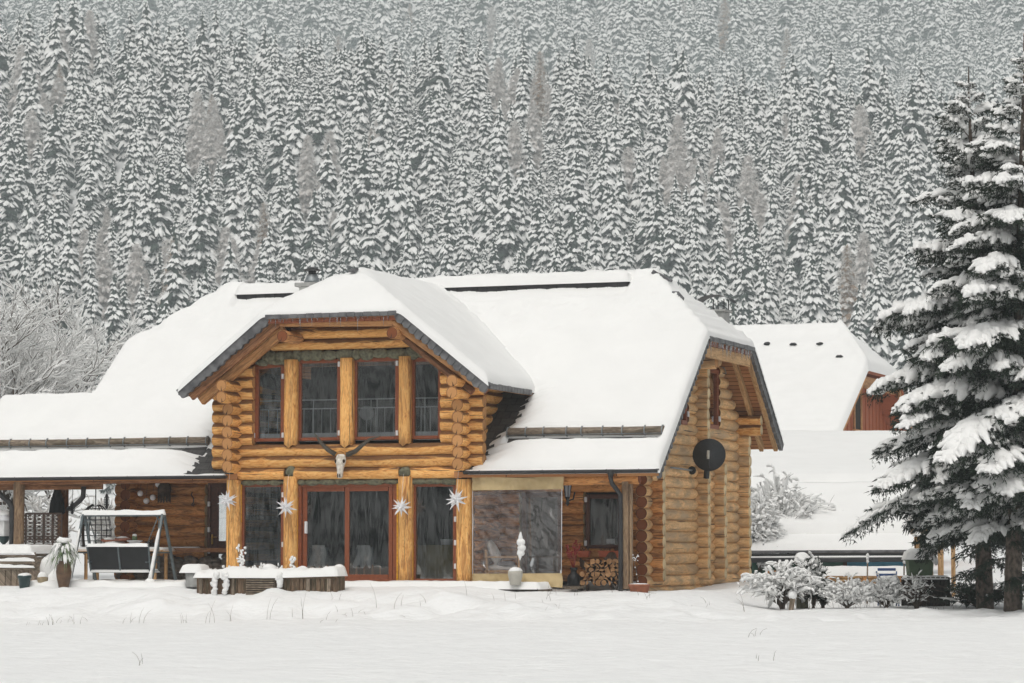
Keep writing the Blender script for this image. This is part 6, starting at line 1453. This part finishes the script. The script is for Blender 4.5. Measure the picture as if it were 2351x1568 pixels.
d = np.minimum(np.minimum(x2+.1-X, Y-ye2), yb2-Y); Z = Z+(T_+.18*hipl)*edge(d, .25); mb = MB(); mb.grid(np.stack([X, Y, Z], -1)); N2.part('roof_snow', mb, 'snow')
mb = MB()
for u, v in ((1762, 786), (1822, 787), (1883, 786), (1928, 815)):
    y = ym-2.
    for k in range(20): p = LY(u, v, y); y += (p[2]-.3-zf2(0, y))/(s2+.05)*.7
    mb.blob((p[0], y-.06, p[2]-.06), (.14, .14, .07), 8, 5, 0, .3)
N2.part('snow_hook', mb, 'dark_metal', rf)
mb = MB(); mb.box((lx+.5, ym-.1, zr2-.02), (xa2-.1, ym+.1, zr2+.1)); N2.part('ridge_tile', mb, 'slate_tile', rf)
xw2 = x2-1.1; mb = MB(); n = 60; ya, yb_ = rk[1]-1.5, 2*ym-rk[1]+1.5
for i in range(n):
    a, b = ya+(yb_-ya)*i/n, ya+(yb_-ya)*(i+1)/n; m_ = (a+b)/2; zt = min(zf2(0, m_), zb2(0, m_), zc2+.1)-.25
    if zt > 2.: mb.box((xw2-.2, a+.012, 1.), (xw2+(.03 if i % 2 else 0), b-.012, zt))
wl_ = N2.part('gable_wall', mb, 'barn_red')
mb = MB(); p = LX(1975, 985, xw2); q_ = LX(1957, 985, xw2)
for y0_, y1_ in ((q_[1], p[1]),): mb.box((xw2+.03, y0_, q_[2]), (xw2+.1, y0_+.16, q_[2]+2.2)); mb.box((xw2+.03, y1_-.16, q_[2]), (xw2+.1, y1_, q_[2]+2.2)); mb.box((xw2+.03, y0_-.1, q_[2]-.12), (xw2+.16, y1_+.1, q_[2])); mb.box((xw2+.035, y0_+.16, q_[2]), (xw2+.05, y1_-.16, q_[2]+2.2), 1)
N2.part('window', mb, ['beam_mid', 'interior'])
mb = MB(); mb.box((x2-.25, c2[1]+.1, zc2-.75), (x2-.12, b2[1]-.1, zc2-.3)); N2.part('fascia_beam', mb, 'beam_mid')
for ya_, yb_, zf_ in ((c2[1], rk[1]-1.5, zf2), (b2[1], 2*ym-rk[1]+1.5, zb2)):
    mb = MB(); mb.beam((x2-.1, ya_, zf_(0, ya_)-.32), (x2-.1, yb_, zf_(0, yb_)-.32), .12, .3); N2.part('barge_board', mb, 'beam_mid')
mb = MB(); pp = LX(2045, 890, x2-.2); mb.beam((xw2, pp[1], pp[2]), (x2-.2, pp[1], pp[2]), .35, .4); N2.part('purlin', mb, 'barn_red')
mb = MB(); mb.box((lx+1, ye2+1.2, 1.), (xw2-.2, ye2+1.4, zf2(0, ye2+1.3)-.3)); N2.part('front_wall', mb, 'white_wall')
# snow covered outbuilding roof below it
def WB(u, v, d): return Vector(WP(u, v, d))
a, b, c_, d_ = WB(1690, 1123, 86), WB(2140, 1121, 86), WB(2160, 1008, 101), WB(1690, 1006, 101)
def roofsnow(T, quad, thick, seed, nm='roof_snow', n=60, m=26, round_=.12, over=.1):
    a, b, c_, d_ = quad; P = np.zeros((n+1, m+1, 3))
    for i in range(n+1):
        for j in range(m+1):
            s_, t_ = i/n, j/m; P[i, j] = tuple(a.lerp(b, s_).lerp(d_.lerp(c_, s_), t_))
    S_i = np.linspace(0, 1, n+1)[:, None]*(b-a).length; T_j = np.linspace(0, 1, m+1)[None]*(d_-a).length; dd = np.minimum(np.minimum(S_i, (b-a).length-S_i)+0*T_j, np.minimum(T_j, (d_-a).length-T_j)+0*S_i)
    P[..., 2] += thick*edge(dd, round_*2)*(1+.15*fbm(P[..., 0]*.7, P[..., 1]*.7, seed)); mb = MB(); mb.grid(P); return T.part(nm, mb, 'snow')
T = Thing('outbuilding', 'low outbuilding under a broad smooth snow roof beside the neighbour house', 'outbuilding', (a.x+3, a.y+5, 1.2), 'W'); mb = MB(); o = Vector((0, 0, .07)); vs = [tuple(q) for q in (a, b, c_, d_)]+[tuple(q-o) for q in (a, b, c_, d_)]; mb.add(vs, [(0, 1, 2, 3), (7, 6, 5, 4), (0, 4, 5, 1), (1, 5, 6, 2), (2, 6, 7, 3), (3, 7, 4, 0)]); T.part('roof', mb, 'slate_tile'); roofsnow(T, (a, b, c_, d_), .35, 5)
mb = MB(); mb.box((a.x+.6, a.y+.6, .8), (b.x-.6, c_.y-.5, a.z-.1)); T.part('wall', mb, 'slat_dark')
# shed with tarpaulin walls
dS = 77.; eL, eR = WB(1716, 1264, dS), WB(2128, 1262, dS); rL, rR = WB(1790, 1134, dS+4.2), WB(2140, 1132, dS+4.2); T = Thing('garden_shed', 'tarpaulin sided shed with a smooth snowy roof and dark gutter', 'shed', (eL.x+3, eL.y+1, .9), 'W')
kL, kR = eL.lerp(rL, .17), eR.lerp(rR, .17)
mb = MB(); vs = [tuple(q) for q in (eL, eR, rR, rL)]+[tuple(q-o) for q in (eL, eR, rR, rL)]; mb.add(vs, [(0, 1, 2, 3), (7, 6, 5, 4), (0, 4, 5, 1), (1, 5, 6, 2), (2, 6, 7, 3), (3, 7, 4, 0)])
bl = WB(1700, 1225, dS+5); mb.add([tuple(eL), tuple(rL), tuple(rL+Vector((-2.2, 3.2, -1.3))), tuple(eL+Vector((-.3, 4.5, -.2)))], [(0, 1, 2, 3)]); T.part('roof', mb, 'slate_tile'); roofsnow(T, (kL, kR, rR, rL), .40, 7, round_=.1); roofsnow(T, (eL, eR, kR+(kR-eR)*.3, kL+(kL-eL)*.3), .16, 9, n=60, m=10); roofsnow(T, (eL+Vector((-.3, 4.5, -.2)), eL, rL, rL+Vector((-2.2, 3.2, -1.3))), .22, 11, n=24, m=24)
mb = MB(); mb.beam(eL+Vector((0, -.02, -.14)), eR+Vector((0, -.02, -.14)), .06, .1); T.part('eave_board', mb, 'dark_metal'); mb = MB(); mb.tube([eL+Vector((-.05, -.1, -.25)), eR+Vector((0, -.1, -.25))], .075, 10); gt = T.part('gutter', mb, 'gutter_metal'); sn = MB(); sn.tube([eL+Vector((-.05, -.12, -.185)), eL.lerp(eR, .5)+Vector((0, -.12, -.18)), eR+Vector((0, -.12, -.185))], .035, 6); T.part('gutter_snow', sn, 'snow_small', gt)
def tarp(u0, u1, v0, v1, d, mat, seed):
    P = np.zeros((41, 13, 3))
    for i in range(41):
        for j in range(13): P[i, j] = WP(u0+(u1-u0)*i/40, v0+(v1-v0)*j/12, d)
    P[..., 1] += .10*fbm(P[..., 0]*2.2, P[..., 2]*1.2+P[..., 0], seed); mb = MB(); mb.grid(P); return T.part('tarpaulin', mb, mat)
tarp(1718, 1945, 1272, 1345, dS+.5, 'tarp_green', 3); tarp(1938, 2125, 1272, 1345, dS+.45, 'tarp_blue', 4)
mb = MB()
for u in (1722, 1940, 2098): p, q_ = WB(u, 1276, dS+.25), WB(u, 1345, dS+.25); mb.beam(p, q_, .1, .1)
T.part('post', mb, 'slat_dark')
# raised timber bed with a straight snow cap
dB = 68.; p0, p1 = WB(1830, 1345, dB), WB(2090, 1340, dB); z0 = min(p0.z, p1.z)-.1; zt = WB(1960, 1319, dB).z; T = Thing('timber_bed', 'long pale timber bed with a thick flat snow cap before the shed', 'raised bed', (p0.x+1.2, dB, z0), 'W'); mb = MB()
for k in range(3): h = (zt-z0-.1)/3; mb.box((p0.x, dB-.03, z0+.1+k*h), (p1.x, dB+.03, z0+.1+(k+1)*h-.01))
mb.box((p0.x, dB+.9, z0), (p1.x, dB+.95, zt))
for x in (p0.x, p1.x-.04): mb.box((x, dB+.03, z0), (x+.04, dB+.9, zt))
T.part('boards', mb, 'plank_board')
for u in (1832, 1905, 1985, 2070): p = WB(u, 1320, dB); mb = MB(); mb.box((p.x-.04, dB-.07, z0), (p.x+.04, dB-.032, zt+.02)); T.part('post', mb, 'beam_mid')
sn = MB(); sn.slab(p0.x, p1.x, dB-.05, dB+.95, zt, .19, over=.05, amp=.15); T.part('snow_cap', sn, 'snow')
p = WB(1790, 1340, 69); mb = MB()
for k in range(9): q_ = WB(1740+k*14+random.uniform(-3, 3), 1335, 69.5); mb.beam((q_.x, q_.y, q_.z-.25), (q_.x+random.uniform(-.05, .05), q_.y+.25, q_.z+random.uniform(.15, .3)), .1, .025)
single('leaning_boards', mb, 'beam_mid', 'brown boards leaning in a row behind the snow bent juniper', 'boards', (p.x, p.y, p.z-.2), 'W')
# blue folding chair
p = WB(2040, 1372, 63.2); g0 = float(ground(p.x, p.y)); T = Thing('garden_chair', 'blue metal folding chair standing in the snowy garden', 'chair', (p.x, p.y, g0), 'W'); w = .2; zs = WB(2040, 1338, 63.2).z; zb_ = WB(2040, 1312, 63.2).z
mb = MB()
for s in (-1, 1): mb.beam((p.x+s*w, p.y-.2, g0), (p.x+s*w*.96, p.y+.2, zs+.02), .025, .025); mb.beam((p.x+s*w, p.y+.25, g0), (p.x+s*w, p.y-.15, zs), .025, .025); mb.beam((p.x+s*w, p.y+.2, zs), (p.x+s*(w+.02), p.y+.3, zb_), .025, .025)
T.part('frame', mb, 'chair_blue'); mb = MB(); mb.box((p.x-w, p.y-.18, zs), (p.x+w, p.y+.2, zs+.025)); st = T.part('seat', mb, 'chair_blue'); mb = MB()
for k in range(2): mb.box((p.x-w, p.y+.24+k*.02, zs+.14+k*.12), (p.x+w, p.y+.26+k*.02, zs+.2+k*.12))
T.part('backrest', mb, 'chair_blue'); sn = MB(); sn.slab(p.x-w, p.x+w, p.y-.18, p.y+.18, zs+.02, .13, res=.04); T.part('snow_cap', sn, 'snow_small', st)
for k, (u, v) in enumerate(((1990, 1280), (2074, 1281))):
    q_ = WB(u, 1345, 64.5); t_ = WB(u+2, v, 64.5); mb = MB(); mb.beam(q_-Vector((0, 0, .5)), t_, .03, .03); T = Thing('garden_stake', ['thin garden stake with a snow knob left of the blue chair', 'thin garden stake with a snow knob right of the blue chair'][k], 'stake', (q_.x, q_.y, q_.z-.5), 'W'); T.part('stick', mb, 'plank_grey'); sn = MB()
    for j in range(3): sn.blob((t_.x, t_.y, t_.z+.05-.07*j), (.035, .035, .045), 8, 6, 0, .2)
    T.part('snow_knob', sn, 'snow_small')
# compost box with the green bin on it
dC = 62.6; a, b = WB(2082, 1396, dC), WB(2182, 1396, dC); g0 = float(ground(a.x, a.y))-.1; zt = WB(2130, 1325, dC).z; T = Thing('compost_box', 'dark wooden compost box below the green bin', 'compost box', ((a.x+b.x)/2, dC, g0), 'W'); mb = MB(); n = 9
for i in range(n): x = a.x+(b.x-a.x)*i/n; mb.box((x+.01, dC, g0), (x+(b.x-a.x)/n-.01, dC+.04, zt)); 
for k in range(7): y = dC+k*.13; mb.box((b.x-.04, y+.005, g0), (b.x, y+.12, zt))
mb.box((a.x, dC+.85, g0), (b.x, dC+.9, zt)); mb.box((a.x, dC+.04, zt-.06), (b.x, dC+.88, zt-.02)); T.part('boards', mb, 'compost'); sn = MB(); sn.slab(a.x, b.x, dC-.01, dC+.9, zt-.02, .05, over=.01, amp=.6); T.part('snow_cap', sn, 'snow_small')
x0, x1 = WB(2084, 1300, dC+.2).x, WB(2142, 1300, dC+.2).x; za, zb_ = zt, WB(2110, 1286, dC).z; T = Thing('plastic_bin', 'moss green plastic bin with a hanging snow lid on the compost box', 'bin', ((x0+x1)/2, dC+.3, za), 'W'); mb = MB(); vs = []
for z, g in ((za, .03), (zb_, 0)): vs += [(x0+g, dC+.05+g, z), (x1-g, dC+.05+g, z), (x1-g, dC+.6-g, z), (x0+g, dC+.6-g, z)]
mb.add(vs, [(0, 3, 2, 1), (0, 1, 5, 4), (1, 2, 6, 5), (2, 3, 7, 6), (3, 0, 4, 7), (4, 5, 6, 7)]); T.part('bin_body', mb, 'bin_green'); mb = MB(); mb.box((x0-.04, dC+.01, zb_-.01), (x1+.04, dC+.64, zb_+.05)); T.part('lid', mb, 'bin_green'); sn = MB(); sn.slab(x0-.05, x1+.06, dC, dC+.65, zb_+.04, .19, over=.03, amp=.3)
for k in range(5): sn.blob((x1-.02+.015*k, dC+.0, zb_+.03-.02*k), (.04, .04, .06), 8, 6, 0, .2)
T.part('snow_cap', sn, 'snow_small')
# mossy post with its snow cap and short stakes
p = WB(1842, 1392, 62.2); g0 = float(ground(p.x, p.y)); t_ = WB(1838, 1285, 62.2); T = Thing('gate_post', 'thick mossy concrete post with a snow cap amid the junipers', 'post', (p.x, p.y, g0), 'W'); mb = MB(); mb.box((p.x-.12, p.y-.12, g0-.2), (p.x+.12, p.y+.14, t_.z)); T.part('post', mb, 'caulk'); sn = MB(); sn.slab(p.x-.13, p.x+.13, p.y-.13, p.y+.15, t_.z, .16, res=.03, amp=.1); T.part('snow_cap', sn, 'snow_small')
for k, (u, v, vb, lb) in enumerate(((1818, 1372, 1405, 'short leaning stake with a snow ball at the field edge'), (1801, 1365, 1392, 'slim dark stake behind the short leaning one'))):
    p = WB(u, vb, 61.2+k*.6); g0 = float(ground(p.x, p.y)); t_ = WB(u+2, v, 61.2+k*.6); mb = MB(); mb.beam((p.x-.03, p.y, g0-.1), t_, .10 if k == 0 else .05, .10 if k == 0 else .05); T = Thing('fence_stake', lb, 'stake', (p.x, p.y, g0), 'W'); T.part('stake', mb, 'plank_grey'); sn = MB(); sn.blob((t_.x, t_.y, t_.z+.05), (.10 if k == 0 else .05, .09, .09), 10, 7, 0, .1); T.part('snow_cap', sn, 'snow_small')
# pale timber uprights under the spruce
for k, (u, v0, v1, w, lb) in enumerate(((2108, 1232, 1345, .13, 'pale timber upright behind the green bin'), (2136, 1205, 1345, .14, 'pale timber upright left of the spruce trunks, tallest one'), (2161, 1215, 1320, .12, 'pale timber upright just right of the compost box'), (2190, 1220, 1360, .09, 'thin pale timber upright nearest the spruce trunk'))):
    p = WB(u, v1, 65.5); t_ = WB(u, v0, 65.5); g0 = float(ground(p.x, p.y)); mb = MB(); mb.box((p.x-w/2, p.y, g0-.1), (p.x+w/2, p.y+w, t_.z)); T = Thing('timber_upright', lb, 'post', (p.x, p.y, g0), 'W', 'timber uprights under the spruce'); T.part('post', mb, 'plank_board'); sn = MB(); sn.blob((p.x, p.y+w/2, t_.z+.02), (w*.8, w*.8, .1), 10, 7, 0, .15, True); T.part('snow_cap', sn, 'snow_small')
p = WB(2117, 1345, 66.5); t_ = WB(2117, 1192, 66.5); mb = MB(); mb.box((p.x-.22, p.y, t_.z-.35), (p.x+.22, p.y+.3, t_.z)); mb.box((p.x-.06, p.y+.1, float(ground(p.x, p.y))-.1), (p.x+.06, p.y+.22, t_.z-.35)); T = Thing('bird_house', 'grey wooden box on a pole capped with snow under the spruce boughs', 'nest box', (p.x, p.y, float(ground(p.x, p.y))), 'W'); T.part('box', mb, 'plank_grey'); sn = MB(); sn.slab(p.x-.24, p.x+.24, p.y-.02, p.y+.32, t_.z, .2, res=.04, amp=.15); T.part('snow_cap', sn, 'snow_small')
# ================================================================== GROUND, SKY, CAMERA
def gspace(lo, hi, f0, f1, fine, grow):
    a = list(np.arange(f0, f1, fine)); s = fine; p = f1
    while p < hi: a.append(p); s *= grow; p += s
    a.append(hi); s = fine; p = f0-fine; pre = []
    while p > lo: pre.append(p); s *= grow; p -= s
    pre.append(lo); return np.array(pre[::-1]+a)
gx = gspace(-650, 520, -15, 17, .11, 1.09); gy = gspace(-400, 1380, 27, 71, .11, 1.06)
X, Y = np.meshgrid(gx, gy, indexing='ij')
mb = MB(); mb.grid(np.stack([X, Y, ground(X, Y)], -1), 0)
g = mb.build('snow_ground', 'snow_field'); tag(g, kind='structure')
w = bpy.data.worlds.new('World'); SC.world = w; w.use_nodes = True; t = w.node_tree
sky = N(t, 'ShaderNodeTexSky', sky_type='NISHITA'); sky.sun_disc = False; sky.sun_elevation = math.radians(62); sky.sun_rotation = math.radians(200)
sky.air_density = 1.; sky.dust_density = 6.; sky.ozone_density = 1.
hs = N(t, 'ShaderNodeHueSaturation'); hs.inputs['Saturation'].default_value = .12
t.links.new(sky.outputs[0], hs.inputs['Color']); wm = N(t, 'ShaderNodeMix', data_type='RGBA', blend_type='MULTIPLY'); wm.inputs[0].default_value = 1; wm.inputs[7].default_value = (1, .985, .955, 1); t.links.new(hs.outputs[0], wm.inputs[6]); bg = t.nodes['Background']; t.links.new(wm.outputs[2], bg.inputs[0]); bg.inputs[1].default_value = .15
ld = bpy.data.lights.new('overcast_sun', 'SUN'); ld.energy = .55; ld.angle = math.radians(40); ld.color = (1, .95, .88)
lo = bpy.data.objects.new('overcast_sun', ld); COL.objects.link(lo)
el, az = math.radians(62), math.radians(200)      # behind the camera, to its left
dv = Vector((math.sin(az)*math.cos(el), math.cos(az)*math.cos(el), math.sin(el))); lo.rotation_euler = dv.to_track_quat('Z', 'Y').to_euler()
cd = bpy.data.cameras.new('camera'); cam = bpy.data.objects.new('camera', cd); COL.objects.link(cam); SC.camera = cam
cam.location = (0, 0, ZC); cam.rotation_euler = (PI/2+PT, 0, 0); cd.sensor_width = 36; cd.lens = 36*F/2351.; cd.clip_end = 5000; cd.clip_start = .5
cd.dof.use_dof = True; cd.dof.focus_distance = 66; cd.dof.aperture_fstop = 5.6
vs_ = SC.view_settings; vs_.view_transform = 'Standard'; vs_.look = 'None'; vs_.exposure = -.31; vs_.gamma = 1
SC.cycles.max_bounces = 6; SC.cycles.diffuse_bounces = 3; SC.cycles.glossy_bounces = 3; SC.cycles.transparent_max_bounces = 10; SC.cycles.volume_bounces = 1
